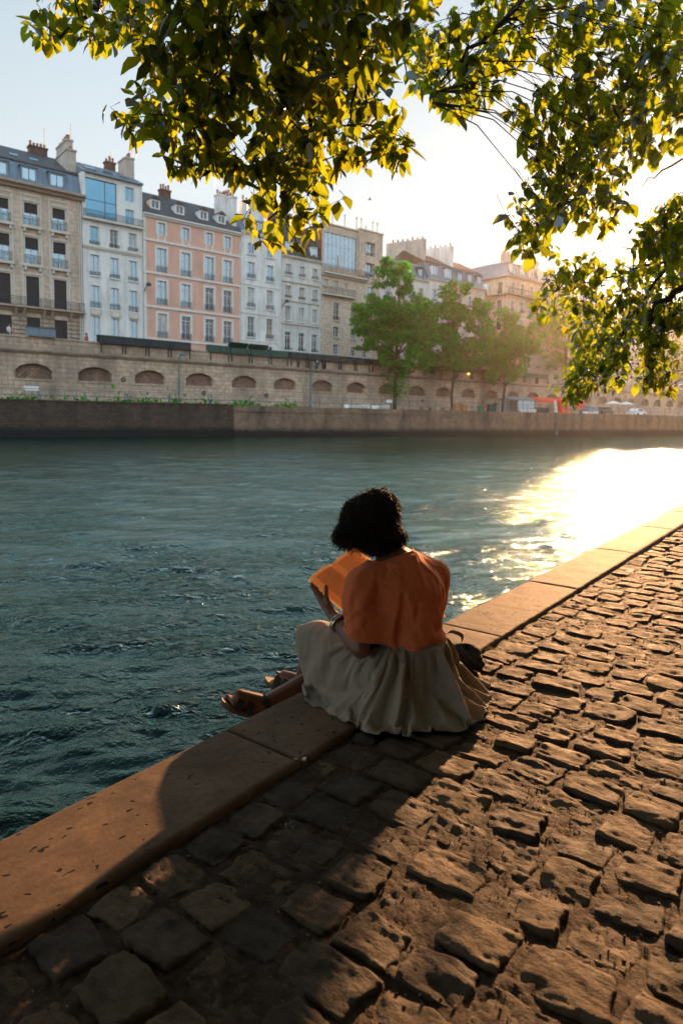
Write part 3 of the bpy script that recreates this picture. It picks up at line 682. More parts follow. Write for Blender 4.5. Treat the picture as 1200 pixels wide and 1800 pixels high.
# ---- 5 grey-white house
def b5():
    s0, s1 = 36.14, 42.6; w = s1 - s0; cx = [c - s0 for c in (37.17, 39.38, 41.56)]; ops = []
    for x in cx: ops += [op(x, 19.3, 20.68, .86), op(x, 16.33, 17.92, .9), op(x, 13.46, 15.31, .9), op(x, 9.6, 12.0, .95)]
    r = shell('grey_house', 'pale grey house three windows wide with steep dark slate mansard', s0, s1, 21.7, 'grey_render', ops)
    for i, x in enumerate(cx):
        window(r, x, 19.3, 20.68, .86, 'glass_curtain', surround='trim_white', sw=.1, rail=.35, railmat='iron')
        window(r, x, 16.33, 17.92, .9, 'glass_curtain', surround='trim_white', sw=.1, rail=.35, railmat='iron')
        window(r, x, 13.46, 15.31, .9, 'glass_curtain', surround='trim_white', sw=.1)
        window(r, x, 9.6, 12.0, .95, 'glass_dark', surround='trim_white', sw=.1, rail=.3, railmat='iron', transom=.5)
    m = MB()
    for z in (18.4, 15.95, 13.0): m = MB(); m.box(0, w, -.16, -.003, z, z + .16); m.build('string_course', M['trim'], r)
    m = MB(); cornice(r, w, 21.45, .3, .35, 'trim')
    m = MB(); m.prism([(0, 21.76), (0, 21.85), (1.5, 25.0), (5.0, 26.3), (12, 22.5), (12, 21.76)], 0, w); rf = m.build('slate_mansard', M['slate'], r)
    for c in (37.4, 39.5, 41.55): dormer(r, c - s0, .25, 22.1, 1.05, 1.5, 'glass_sky', 'white', 'zinc_dark', 1.1)
    chimney(rf, 1.0, 4.2, 25, 28.2, 1.8, .8, 'terracotta', 5); m = MB(); m.box(.2, 3.9, 2.6, 2.7, 26.0, 26.9); m.build('roof_planter', M['boxgreen'], rf)
b5()
# ---- 6 cream building with the studio glazing
def b6():
    s0, s1 = 42.65, 53.6; w = s1 - s0; o = lambda v: v - s0; ops = []
    big = (o(43.06), o(49.04), 21.43, 25.9)
    W_ = [(o(x), 18.75, 19.62, .85, 'glass_curtain') for x in (43.4, 45.2, 46.92)] + [(o(45.35), 14.3, 16.68, 1.0, 'glass_dark'), (o(45.35), 12.02, 13.4, 1.0, 'glass_dark'), (o(45.35), 9.6, 10.98, 1.0, 'glass_sky')]
    W_ += [(o(48.5), 12.05, 13.25, 1.0, 'glass_dark'), (o(48.5), 9.6, 10.93, .85, 'glass_dark'), (o(50.6), 9.55, 10.85, .9, 'glass_dark'), (o(51.25), 23.95, 25.7, 1.75, 'glass_sky'), (o(51.25), 21.0, 22.85, 1.75, 'glass_sky'), (o(48.5), 14.3, 16.68, 1.0, 'glass_dark'), (o(51.2), 14.3, 16.68, 1.0, 'glass_dark'), (o(51.6), 17.8, 19.6, 1.2, 'glass_sky'), (o(52.4), 12.05, 13.25, 1.0, 'glass_dark')]
    r = shell('cream_studio_building', 'cream stone building with a wide gridded studio window and green roof pipes', s0, s1, 26.95, 'cream', [big] + [op(*q[:4]) for q in W_], side='brick', depth=14)
    for x, a, b_, ww, g in W_: window(r, x, a, b_, ww, g, surround='trim', sw=.1, rail=.45 if b_ - a > 1.5 else None, railmat='iron', sill=True)
    m = MB(); a, b_, c, d = big; y = .12
    for i in range(9): x = a + (b_ - a - .06) * i / 8; m.box(x, x + .06, y, y + .08, c, d)
    for z in (c, 22.6, 24.3, d - .06): m.box(a + .06, b_ - .06, y + .01, y + .06, z, z + .05)
    m.box(a + 2.55, a + 3.3, y - .05, y - .002, c, c + 1.7); f = m.build('studio_window', M['frame'], r)
    g = MB(); g.quad((a, .17, c), (b_, .17, c), (b_, .17, d), (a, .17, d)); g.build('pane', M['glass_sky'], f)
    m = MB(); m.box(0, 8.2, -.75, -.003, 20.35, 20.55); m.box(0, 5.8, -.7, -.003, 17.5, 17.68); m.box(0, 8.2, -.3, -.004, 20.1, 20.347); m.build('balcony', M['trim'], r)
    railing(r, .1, 8.1, 20.55, .95, -.68, 'iron', .17); railing(r, .1, 5.7, 17.68, .95, -.63, 'iron_blue', .17, name='railing')
    m = MB(); m.box(6.45, w, -.35, -.003, 20.9, 27.3); m.box(6.4, w + .05, -.5, .6, 27.303, 27.5); m.box(-.05, 6.4, -.15, .5, 26.952, 27.1)
    m2 = m
    # tower front with its two openings left free: built from bands round them
    m2 = MB(); ox = o(51.25)
    for (x0, x1, z0, z1) in ((6.45, ox - .9, 20.9, 27.2), (ox + .9, w, 20.9, 27.2), (ox - .9, ox + .9, 25.75, 27.2), (ox - .9, ox + .9, 22.9, 23.9)): m2.box(x0 + .002, x1 - .002, -.3, -.003, z0, z1)
    m2.build('tower_front', M['cream'], r)
    m = MB(); m.box(6.35, w + .06, -.45, 3.2, 27.203, 27.4); m.box(-.06, 6.34, -.2, .4, 26.953, 27.1); rf = m.build('flat_roof', M['trim'], r)
    m = MB(); m.box(6.5, w - .05, -.2, 3.0, 26.952, 27.2); m.build('tower_top', M['cream'], r)
    for x, h in ((2.2, 1.5), (4.4, 1.5), (6.6, 1.6), (7.5, 1.6), (8.4, .7), (9.7, 1.6), (10.6, 1.6), (.1, 1.2)):
        p = MB(); p.tube([(x, .5, 27.1), (x, .5, 27.3 + h)], .07, 6); p.lathe((x, .5, 27.3 + h), [(.13, 0), (.13, .1), (.05, .16)], 8); p.build('roof_pipe', M['copper'], rf)
    chimney(rf, -2.6, 5.6, 24, 28.6, 2.0, .8, 'brick', 6)
b6()
# ---- 7 low house and two houses with tall party walls
def b7():
    s0, s1 = 53.65, 63.55; w = s1 - s0; cx = [1.6 + 2.3 * i for i in range(4)]; ops = [op(x, z, z + 1.9, 1.0) for x in cx for z in (9.4, 12.6, 15.8, 19.0)]
    r = shell('low_grey_house', 'lower whitish house behind the first plane tree with grey dormered roof', s0, s1, 22.0, 'grey_render', ops)
    for x in cx:
        for z in (9.4, 12.6, 15.8, 19.0): window(r, x, z, z + 1.9, 1.0, rnd.choice(['glass_sky', 'glass_curtain', 'glass_dark']), surround='trim_white', sw=.12, rail=.4)
    cornice(r, w, 21.8, .3, .35, 'trim')
    m = MB(); m.prism([(0, 22.15), (0, 22.2), (1.2, 24.6), (6, 26), (12, 23), (12, 22.15)], 0, w); rf = m.build('mansard_roof', M['zinc'], r)
    for x in cx: dormer(r, x, .2, 22.4, 1.2, 1.5, 'glass_sky', 'zinc_dark', 'zinc_dark', 1.0)
    chimney(rf, 1.0, 4.5, 24, 27.2, 1.2, .9, 'bluebox', 3)
    m = MB(); m.lathe((1.9, 4.9, 27.3), [(.5, 0), (.5, .8), (.65, .85), (.2, 1.4), (.05, 1.6)], 8); m.build('roof_lantern', M['zinc'], rf)
def b8(s0, s1, name, label, wall, roofm, pw, top=22.6, seed=1):
    w = s1 - s0; n = max(2, int(w / 2.3)); cx = [w * (i + .5) / n for i in range(n)]; ops = [op(x, z, z + 1.95, 1.0) for x in cx for z in (9.4, 12.6, 15.8, 19.2)]
    r = shell(name, label, s0, s1, top, wall, ops)
    for x in cx:
        for z in (9.4, 12.6, 15.8, 19.2): window(r, x, z, z + 1.95, 1.0, rnd.choice(['glass_sky', 'glass_curtain', 'glass_dark']), surround='trim_white', sw=.12, rail=.4)
    cornice(r, w, top - .2, .3, .35, 'trim')
    m = MB(); m.prism([(0, top + .11), (0, top + .2), (.9, top + 2.7), (.9, top + 2.705), (12, top + .2), (12, top + .11)], 0, w); rf = m.build('mansard_roof', M['zinc'], r)
    m = MB(); m.prism([(.75, top + 2.72), (5.5, top + 5.2), (12, top + 2.0), (12, top + 1.5)], 0, w); m.build('tiled_roof', M[roofm], rf)
    for x in cx: dormer(r, x, .15, top + .35, 1.3, 1.75, 'glass_sky', 'white' if seed else 'zinc', 'zinc_dark', .9)
    m = MB(); m.prism([(1.1, top), (1.1, top + 6.2), (9.5, top + 6.9), (9.5, top)], -.0, .6); m.build('party_wall', M[pw], rf)
    for i in range(7): 
        q = MB(); h = .3 + .3 * rnd.random(); q.lathe((.3, 1.6 + i * 1.1, top + 6.25 + i * .09), [(.13, 0), (.12, h)], 7); q.build('chimney_pot', M['terracotta'], rf)
    return r
b7()
b8(63.6, 70.1, 'tiled_roof_house', 'house with brown tiled roof behind a tall blank beige party wall', 'grey_render', 'tile', 'chimney')
b8(70.15, 77.6, 'zinc_roof_house', 'house with zinc mansard right of a tall white chimney wall', 'cream', 'tile', 'white_render', seed=0)
# ---- 8 corner building and the ones beyond, along the quay
def haussmann(s0, s1, name, label, top, wall, mansard=2.6, left_face=None, rows=5, step=2.6, chim=2, depth=13):
    w = s1 - s0; n = max(2, int(w / step)); cx = [w * (i + .5) / n for i in range(n)]
    zs = [top - 2.9 - 3.15 * k for k in range(rows)]; ops = [op(x, z, z + 2.05, 1.05) for x in cx for z in zs]
    r = shell(name, label, s0, s1, top, wall, ops, depth=depth)
    for x in cx:
        for k, z in enumerate(zs): window(r, x, z, z + 2.05, 1.05, rnd.choice(['glass_sky', 'glass_curtain', 'glass_dark', 'glass_curtain']), surround='trim', sw=.14, rail=.55 if k else None, railmat='iron')
    m = MB(); m.box(-.7, w, -.75, -.003, zs[0] - .28, zs[0] - .1); m.box(-.12, w, -.12, -.004, zs[2] - .5, zs[2] - .35)
    if left_face:
        m.box(-.7, -.003, -.75, left_face, zs[0] - .278, zs[0] - .102)
        k = int(left_face / 2.6)
    m.build('balcony', M['cornice'], r); railing(r, -.65 if left_face else .05, w - .1, zs[0] - .1, 1.0, -.7, 'iron', .2)
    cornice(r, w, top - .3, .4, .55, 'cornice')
    if left_face:
        n2 = int(left_face / 2.7)
        lf = MB()
        for i in range(n2):
            y = left_face * (i + .5) / n2
            for z in zs:
                q = MB(); q.box(-.06, -.004, y - .65, y + .65, z - .1, z + 2.2); o = q.build('window', M['trim'], r)
                g = MB(); g.box(-.085, -.062, y - .5, y + .5, z, z + 2.05); g.build('pane', M[rnd.choice(['glass_sky', 'glass_curtain', 'glass_dark'])], o)
                h = MB(); h.box(-.2, -.18, y - .6, y + .6, z + .5, z + .54); [h.box(-.2, -.18, y - .6 + .15 * j, y - .58 + .15 * j, z, z + .5) for j in range(9)]; h.build('railing', M['iron'], o)
        q = MB(); q.box(-.45, -.003, -.55, left_face, top - .1, top + .1); q.build('side_cornice', M['cornice'], r)
    m = MB(); a = .0; e = .9 if left_face else 0
    m.hexa([(0, 0, top + .11), (w, 0, top + .11), (w, depth, top + .11), (0, depth, top + .11), (e, .9, top + mansard), (w, .9, top + mansard), (w, depth - .9, top + mansard), (e, depth - .9, top + mansard)])
    m.hexa([(e - .1, .8, top + mansard + .003), (w, .8, top + mansard + .003), (w, depth - .8, top + mansard + .003), (e - .1, depth - .8, top + mansard + .003), (e + 2.5, 5, top + mansard + .9), (w, 5, top + mansard + .9), (w, depth - 5, top + mansard + .9), (e + 2.5, depth - 5, top + mansard + .9)])
    rf = m.build('mansard_roof', M['zinc'], r)
    for x in cx[::1]: dormer(r, x, .15, top + .3, 1.25, 1.9, rnd.choice(['glass_sky', 'glass_curtain']), 'trim', 'zinc', .9)
    for i in range(chim): chimney(rf, w * (i + .35) / chim, 3.2, top + mansard, top + mansard + 2.1, 2.3, .9, 'chimney', 7)
    return r
haussmann(84.0, 101, 'corner_apartment_building', 'cream corner apartment building with long balcony under a zinc mansard, rising behind the trees', 25.9, 'cream', left_face=13, chim=2)
haussmann(101.1, 120, 'apartment_building', 'pale apartment building half hidden behind the bright hanging leaves at right', 24.0, 'cream', chim=3)
haussmann(120.1, 139, 'apartment_building', 'stone apartment building second from the right end of the far bank row', 22.5, 'limestone', chim=2)
haussmann(139.1, 165, 'apartment_building', 'farthest stone apartment building at the right edge of the view', 24.5, 'cream', chim=3)
haussmann(165.1, 205, 'apartment_building', 'end building of the far bank row seen beyond the right edge leaves', 22.0, 'limestone', chim=3)

# ================================================================== NEAR QUAY
RQ = rad(90 - 37)                       # local x runs along the quay
o0 = Q(0, 0)
def QL(): return dict(loc=(o0.x, o0.y, 0), rz=RQ)   # local frame: x along, y over the water, z up
def stone_mat(name, cols, bs=1., grit=60):
    m, nt, b = _new(name); v = coords(nt)
    at_ = N(nt, 'ShaderNodeAttribute', attribute_name='tone')
    r = ramp(nt, cols, at_.outputs['Fac'])
    n1 = noise(nt, v, 14, 7, .7); r1 = ramp(nt, [(.3, (.55, .54, .53)), (.68, (1.35, 1.33, 1.3))], n1)
    c = mix(nt, r.outputs[0], r1.outputs[0], 1., 'MULTIPLY')
    n2 = noise(nt, v, 130, 3, .6); r2 = ramp(nt, [(.66, (0, 0, 0)), (.78, (1, 1, 1))], n2)
    k = N(nt, 'ShaderNodeMath', operation='MULTIPLY'); L(nt, r2.outputs[0], k.inputs[0]); k.inputs[1].default_value = .35
    c = mix(nt, c, (.20, .17, .14), k.outputs[0])
    L(nt, c, b.inputs['Base Color']); b.inputs['Specular IOR Level'].default_value = .22
    rr = ramp(nt, [(.3, (.85,) * 3), (.7, (.62,) * 3)], n1); L(nt, rr.outputs[0], b.inputs['Roughness'])
    p = bump(nt, None, noise(nt, coords(nt, scale=(1, .55, 1)), grit * .55, 7, .72), 1.0 * bs, .014); p = bump(nt, None, noise(nt, v, grit * 1.6, 5, .68), .7 * bs, .004, p)
    bump(nt, b, noise(nt, v, 240, 3, .6), .45 * bs, .0016, p)
    return m
M['cobble'] = stone_mat('cobble_granite', [(0, (.040, .031, .024)), (.3, (.072, .054, .040)), (.6, (.100, .068, .042)), (.93, (.135, .100, .068)), (.97, (.5, .47, .42))])
M['sand'] = stone_mat('joint_sand', [(0, (.044, .028, .018)), (1, (.080, .050, .031))], 1.4, 90)
# courses run across the quay, stones long across it
EDGE = -.345
V = []; Fc = []; T = []
def stone(l0, l1, w0, w1, res, big, tone):
    """one hewn sett: l along the quay, w across it"""
    nl, nw = res; base = sum(len(a) for a in V)
    u = np.linspace(-1, 1, nl); v = np.linspace(-1, 1, nw)
    # ease points to the rim so that the edge rolls over
    u = np.sign(u) * np.abs(u) ** .8; v = np.sign(v) * np.abs(v) ** .8
    U_, V_ = np.meshgrid(u, v, indexing='ij')
    cl, cw, hl, hw = (l0 + l1) / 2, (w0 + w1) / 2, (l1 - l0) / 2, (w1 - w0) / 2
    sd = RS.randint(1 << 20)
    # outline: rounded rectangle with a wobble
    k = RS.uniform(.03, .13); rad_ = np.maximum(np.abs(U_), np.abs(V_))
    sq = 1 - k * (np.abs(U_ * V_)) ** 1.6
    sh = RS.uniform(-.11, .11); 
    xl = cl + hl * (U_ * sq + sh * V_) + fbm(V_ * 1.4 + 3, U_ * .7, 3, sd) * .030 * (rad_ ** 2)
    xw = cw + hw * (V_ * sq - sh * U_) + fbm(U_ * 1.4 + 7, V_ * .7, 3, sd + 5) * .030 * (rad_ ** 2)
    dome = RS.uniform(.000, .005); drop = np.clip((rad_ - .88) / .12, 0, 1)
    z = big + dome * (1 - (U_ ** 2 + V_ ** 2) / 2) - .022 * drop ** 2.
    tl, tw = RS.normal(0, .045, 2); z = z + tl * (xl - cl) + tw * (xw - cw)
    g = fbm(xl * 26 + sd % 97, xw * 10, 5, sd + 9, gain=.62) * .020
    # ridges and chips
    rg = fbm(xl * 5 + 5, xw * 6 + sd % 31, 3, sd + 2) * .012
    z = z + (g + rg) * (1 - .3 * drop)
    z[0, :] -= .03; z[-1, :] -= .03; z[:, 0] -= .03; z[:, -1] -= .03
    V.append(np.stack([xl, xw, z], -1).reshape(-1, 3)); T.append(np.full(nl * nw, tone))
    i = np.arange(nl - 1)[:, None] * nw + np.arange(nw - 1)[None, :] + base
    Fc.append(np.stack([i, i + nw, i + nw + 1, i + 1], -1).reshape(-1, 4))
l = -2.4
NSTONE = 0
while l < 62:
    far = l > 12
    pitch = (.145 + RS.uniform(-.014, .016)) * (1 if l < 25 else 1)
    wlim = -2.6 - max(0, l + 1.2) * 1.3; wlim = max(wlim, -9 if l < 30 else -14)
    if l > 25: wlim = -11
    w = EDGE - .012
    first = True
    while w > wlim:
        ln = RS.uniform(.135, .215)
        if first: ln = RS.uniform(.09, .19); first = False
        # visible?
        c = Q(l + pitch / 2, w - ln / 2)
        vis = c.y > .3 and abs(c.x) / c.y < .72; wide = l < 16 and w > -6.5
        dist = math.hypot(c.x, c.y)
        if vis or wide or dist < 2.2:
            res = (9, 11) if not vis and dist < 4 else (6, 7) if not vis else (22, 26) if dist < 2.6 else (15, 18) if dist < 4.2 else (9, 11) if dist < 8 else (6, 6) if dist < 18 else (5, 5)
            tone = RS.uniform(0, .9)
            j = .0042
            stone(l + j * RS.uniform(.4, 1.3), l + pitch - j * RS.uniform(.4, 1.3), w - ln + j * RS.uniform(.4, 1.2), w - j * RS.uniform(.4, 1.2), res, RS.uniform(-.005, .005), tone)
            NSTONE += 1
        w -= ln
    l += pitch
# the one pale stone beside the coping, picture (967, 980)
pv = np.concatenate(V); pf = np.concatenate(Fc); pt = np.concatenate(T)
pv[:, 2] -= .006
q = ground(967, 980); ql = ((q.x - o0.x) * D1.x + (q.y - o0.y) * D1.y, (q.x - o0.x) * N1.x + (q.y - o0.y) * N1.y)
dd = np.hypot(pv[:, 0] - ql[0], pv[:, 1] - ql[1]); i0 = int(dd.argmin()); pt[pt == pt[i0]] = 1.0
tag(npmesh('cobbled_paving', pv, pf, M['cobble'], True, None, pt, **QL()), kind='structure')
print('stones', NSTONE, len(pv))
# sand between the setts: a lumpy sheet, fine close by, coarse beyond
def sheet(l0, l1, w0, w1, nl, nw, zc, amp, sc, seed, name):
    u = np.linspace(l0, l1, nl); v = np.linspace(w0, w1, nw); U_, V_ = np.meshgrid(u, v, indexing='ij')
    z = zc + fbm(U_ * sc, V_ * sc, 5, seed, gain=.6) * amp
    i = np.arange(nl - 1)[:, None] * nw + np.arange(nw - 1)[None, :]
    return npmesh(name, np.stack([U_, V_, z], -1).reshape(-1, 3), np.stack([i, i + nw, i + nw + 1, i + 1], -1).reshape(-1, 4), M['sand'], True, None, fbm(U_ * 3, V_ * 3, 3, seed + 3).ravel() + .5, **QL())
tag(sheet(-2.5, 5.5, -4.5, EDGE, 900, 460, -.0102, .017, 34, 5, 'joint_sand'), kind='structure')
tag(sheet(5.5, 80, -16, EDGE, 300, 80, -.020, .006, 3, 6, 'joint_sand'), kind='structure')
# grit: small pebbles lying in the joints
def grit(n):
    t = (1 + 5 ** .5) / 2
    ic = np.array([(-1, t, 0), (1, t, 0), (-1, -t, 0), (1, -t, 0), (0, -1, t), (0, 1, t), (0, -1, -t), (0, 1, -t), (t, 0, -1), (t, 0, 1), (-t, 0, -1), (-t, 0, 1)]) / 1.9
    fc = np.array([(0, 11, 5), (0, 5, 1), (0, 1, 7), (0, 7, 10), (0, 10, 11), (1, 5, 9), (5, 11, 4), (11, 10, 2), (10, 7, 6), (7, 1, 8), (3, 9, 4), (3, 4, 2), (3, 2, 6), (3, 6, 8), (3, 8, 9), (4, 9, 5), (2, 4, 11), (6, 2, 10), (8, 6, 7), (9, 8, 1)])
    l = RS.uniform(-1.5, 1, n) ** 1; l = -1.2 + (RS.rand(n) ** 1.4) * 6.5; w = EDGE - .02 - RS.rand(n) * (1.2 + np.clip(l + 1.2, 0, 4))
    s = RS.gamma(2., .0006, n) + .0007
    sc = RS.uniform(.6, 1.3, (n, 3)) * s[:, None]
    v = ic[None] * sc[:, None, :] * RS.uniform(.8, 1.2, (n, 12, 1)); v[:, :, 0] += l[:, None]; v[:, :, 1] += w[:, None]; v[:, :, 2] += -.008 + s[:, None] * .3
    f = (fc[None] + (np.arange(n) * 12)[:, None, None]).reshape(-1, 3)
    return npmesh('grit', v.reshape(-1, 3), f, M['grit'], False, None, np.repeat(RS.rand(n), 12), **QL())
M['grit'] = stone_mat('grit_stone', [(0, (.05, .035, .022)), (.8, (.13, .09, .06)), (1, (.30, .23, .17))], .5)
tag(grit(30000), kind='stuff', label='fine gravel grit scattered in the joints of the cobbles', cat='gravel')

# ---- coping: long flat stones with pits, standing a little apart
def coping_mat():
    m, nt, b = _new('coping_stone'); v = coords(nt)
    n1 = noise(nt, v, 3.5, 8, .7); r1 = ramp(nt, [(.3, (.090, .055, .034)), (.7, (.195, .135, .092))], n1)
    n2 = noise(nt, v, 55, 6, .7); r2 = ramp(nt, [(.3, (.72, .7, .68)), (.7, (1.2, 1.2, 1.2))], n2)
    c = mix(nt, r1.outputs[0], r2.outputs[0], 1., 'MULTIPLY')
    # natural pits of the shelly stone
    vo = N(nt, 'ShaderNodeTexVoronoi'); mp = coords(nt, scale=(1, 1.7, 1)); nd = N(nt, 'ShaderNodeTexNoise'); nd.inputs['Scale'].default_value = 9; L(nt, mp, nd.inputs['Vector'])
    mx = N(nt, 'ShaderNodeMix', data_type='VECTOR'); mx.inputs[0].default_value = .12; L(nt, mp, mx.inputs[4]); L(nt, nd.outputs['Color'], mx.inputs[5])
    L(nt, mx.outputs[1], vo.inputs['Vector']); vo.inputs['Scale'].default_value = 21; vo.inputs['Randomness'].default_value = 1
    rv = ramp(nt, [(.13, (1, 1, 1)), (.18, (0, 0, 0))], vo.outputs['Distance'])
    n4 = noise(nt, v, 1.7, 3, .6); r4 = ramp(nt, [(.42, (0, 0, 0)), (.58, (1, 1, 1))], n4)
    pit = N(nt, 'ShaderNodeMath', operation='MULTIPLY'); L(nt, rv.outputs[0], pit.inputs[0]); L(nt, r4.outputs[0], pit.inputs[1])
    c = mix(nt, c, (.012, .009, .007), pit.outputs[0])
    L(nt, c, b.inputs['Base Color']); b.inputs['Roughness'].default_value = .75; b.inputs['Specular IOR Level'].default_value = .22
    p = bump(nt, None, noise(nt, v, 70, 6, .7), .35, .003)
    inv = N(nt, 'ShaderNodeMath', operation='SUBTRACT'); inv.inputs[0].default_value = 1; L(nt, pit.outputs[0], inv.inputs[1])
    bump(nt, b, inv.outputs[0], 1., .012, p)
    return m
M['coping'] = coping_mat()
cv = []; cf = []; nb_ = 0
JO = [-4.5, -3.0, -1.45, .02, 1.54, 3.08, 4.28, 5.75, 7.3, 8.8]
while JO[-1] < 110: JO.append(JO[-1] + 1.4 + RS.uniform(-.1, .15))
for a, b_ in zip(JO[:-1], JO[1:]):
    n = 120 if a < 5 else 24; mW = 34 if a < 5 else 12
    ez = lambda q: .5 + .5 * np.sin((q - .5) * np.pi * .985) / math.sin(.5 * np.pi * .985); u = a + .003 + (b_ - a - .006) * ez(np.linspace(0, 1, n)); prof = np.concatenate([[0], ez(np.linspace(0, 1, mW)), [1]])
    dz = RS.uniform(-.003, .003); off = RS.uniform(-.005, .005)
    U_, W_ = np.meshgrid(u, prof, indexing='ij')
    x = U_; y = EDGE + .003 + W_ * (-EDGE - .003 + off)
    e = np.minimum(np.minimum(U_ - u[0], u[-1] - U_), np.minimum(y - y.min(), y.max() - y))
    z = .012 + dz - .012 * np.exp(-e / .0045) + fbm(x * 7, y * 7, 4, int(a * 7) + 50) * .006 + fbm(x * 40, y * 40, 3, 9) * .0016
    y = y + fbm(x * 11, W_ * 3, 3, 71) * .007 * np.exp(-np.minimum(W_, 1 - W_) / .05)
    z[:, 0] = -.6; z[:, -1] = -.34
    z[0, :] -= .05; z[-1, :] -= .05
    i = np.arange(n - 1)[:, None] * (mW + 2) + np.arange(mW + 1)[None, :] + nb_
    cv.append(np.stack([x, y, z], -1).reshape(-1, 3)); cf.append(np.stack([i, i + mW + 2, i + mW + 3, i + 1], -1).reshape(-1, 4)); nb_ += n * (mW + 2)
tag(npmesh('coping', np.concatenate(cv), np.concatenate(cf), M['coping'], True, None, None, **QL()), kind='structure')
M['quaywall'] = bricky('near_quay_wall', (.2, .16, .12), (.17, .13, .1), (.08, .06, .05), .9, .4, stain=(-.5, (.02, .025, .018)))
mb = MB(); mb.box(-40, 110, -.5, -.03, ZW - 2.5, -.06); mb.box(-40, 110, -30, -.5, ZW - 2.5, -.06)
tag(mb.build('near_quay', M['quaywall'], **QL()), kind='structure')
# the high street wall behind the quay, outside the view to the right
mb = MB(); mb.box(-30, 110, -15.8, -15.2, -.1, 6.2); mb.box(-30, 110, -15.9, -15.1, 6.203, 6.45)
tag(mb.build('street_wall', M['upper'], **QL()), 'tall stone street wall behind the near quay', 'wall')
# moss in the joint by the bag, weeds at the edge
def tuft(name, loc, n, h, r_, cols, label, cat='weed', wide=.004):
    v = []; f = []; tn = []
    for i in range(n):
        a = RS.uniform(0, 6.28); rr = r_ * RS.rand() ** .5; b0 = np.array([loc[0] + rr * math.cos(a), loc[1] + rr * math.sin(a), loc[2]])
        a2 = RS.uniform(0, 6.28); d = np.array([math.cos(a2), math.sin(a2), 0]); sd = np.array([-d[1], d[0], 0]) * wide * RS.uniform(.6, 1.5); hh = h * RS.uniform(.4, 1)
        p1 = b0 + d * hh * .25 + np.array([0, 0, hh * .6]); p2 = b0 + d * hh * .8 + np.array([0, 0, hh])
        k = len(v); v += [b0 - sd * .5, b0 + sd * .5, p1 - sd, p1 + sd, p2]; f += [(k, k + 1, k + 3, k + 2), (k + 2, k + 3, k + 4, k + 4)]; tn += [RS.rand()] * 5
    me = mesh(name, [tuple(x) for x in v], [tuple(dict.fromkeys(q)) for q in f], cols)
    a = me.data.attributes.new('tone', 'FLOAT', 'POINT'); a.data.foreach_set('value', np.array(tn, dtype=np.float32))
    return tag(me, label, cat)
M['moss'] = leafmat('moss', (.12, .14, .02), (.3, .3, .02)); M['moss_dry'] = leafmat('dry_moss', (.25, .14, .03), (.4, .2, .02))
g = ground(848, 1138); tuft('moss_tuft', (g.x, g.y, -.012), 420, .02, .038, M['moss'], 'green moss tuft in the joint beside the dark bag', 'moss', .0022)
g = ground(862, 1141); tuft('moss_tuft', (g.x, g.y, -.012), 260, .014, .03, M['moss_dry'], 'dried orange moss in the joint right of the green tuft by the bag', 'moss', .0022)
g = ground(346, 1337); tuft('moss_tuft', (g.x, g.y, .008), 120, .006, .014, M['moss_dry'], 'small pale moss spot on the coping at the edge of the shadow', 'moss', .002)
g = ground(505, 1447); tuft('moss_tuft', (g.x, g.y, -.012), 90, .012, .016, M['moss'], 'tiny weed in the shaded joint among the dark cobbles', 'weed', .002)
g = ground(92, 1451); tuft('edge_weed', (g.x - .01, g.y + .012, -.045), 7, .035, .012, M['near_leaf'], 'small bright green weed sticking up over the quay edge at lower left', 'weed', .005)
g = ground(527, 1337)
mb = MB(); mb.hexa([(g.x - .022, g.y - .006, .004), (g.x + .018, g.y - .01, .004), (g.x + .021, g.y + .004, .004), (g.x - .015, g.y + .005, .004), (g.x - .021, g.y - .005, .008), (g.x + .017, g.y - .009, .009), (g.x + .02, g.y + .003, .011), (g.x - .014, g.y + .004, .007)])
tag(mb.build('stone_chip', M['white']), 'thin pale stone chip lying in the coping joint below the skirt', 'stone chip')

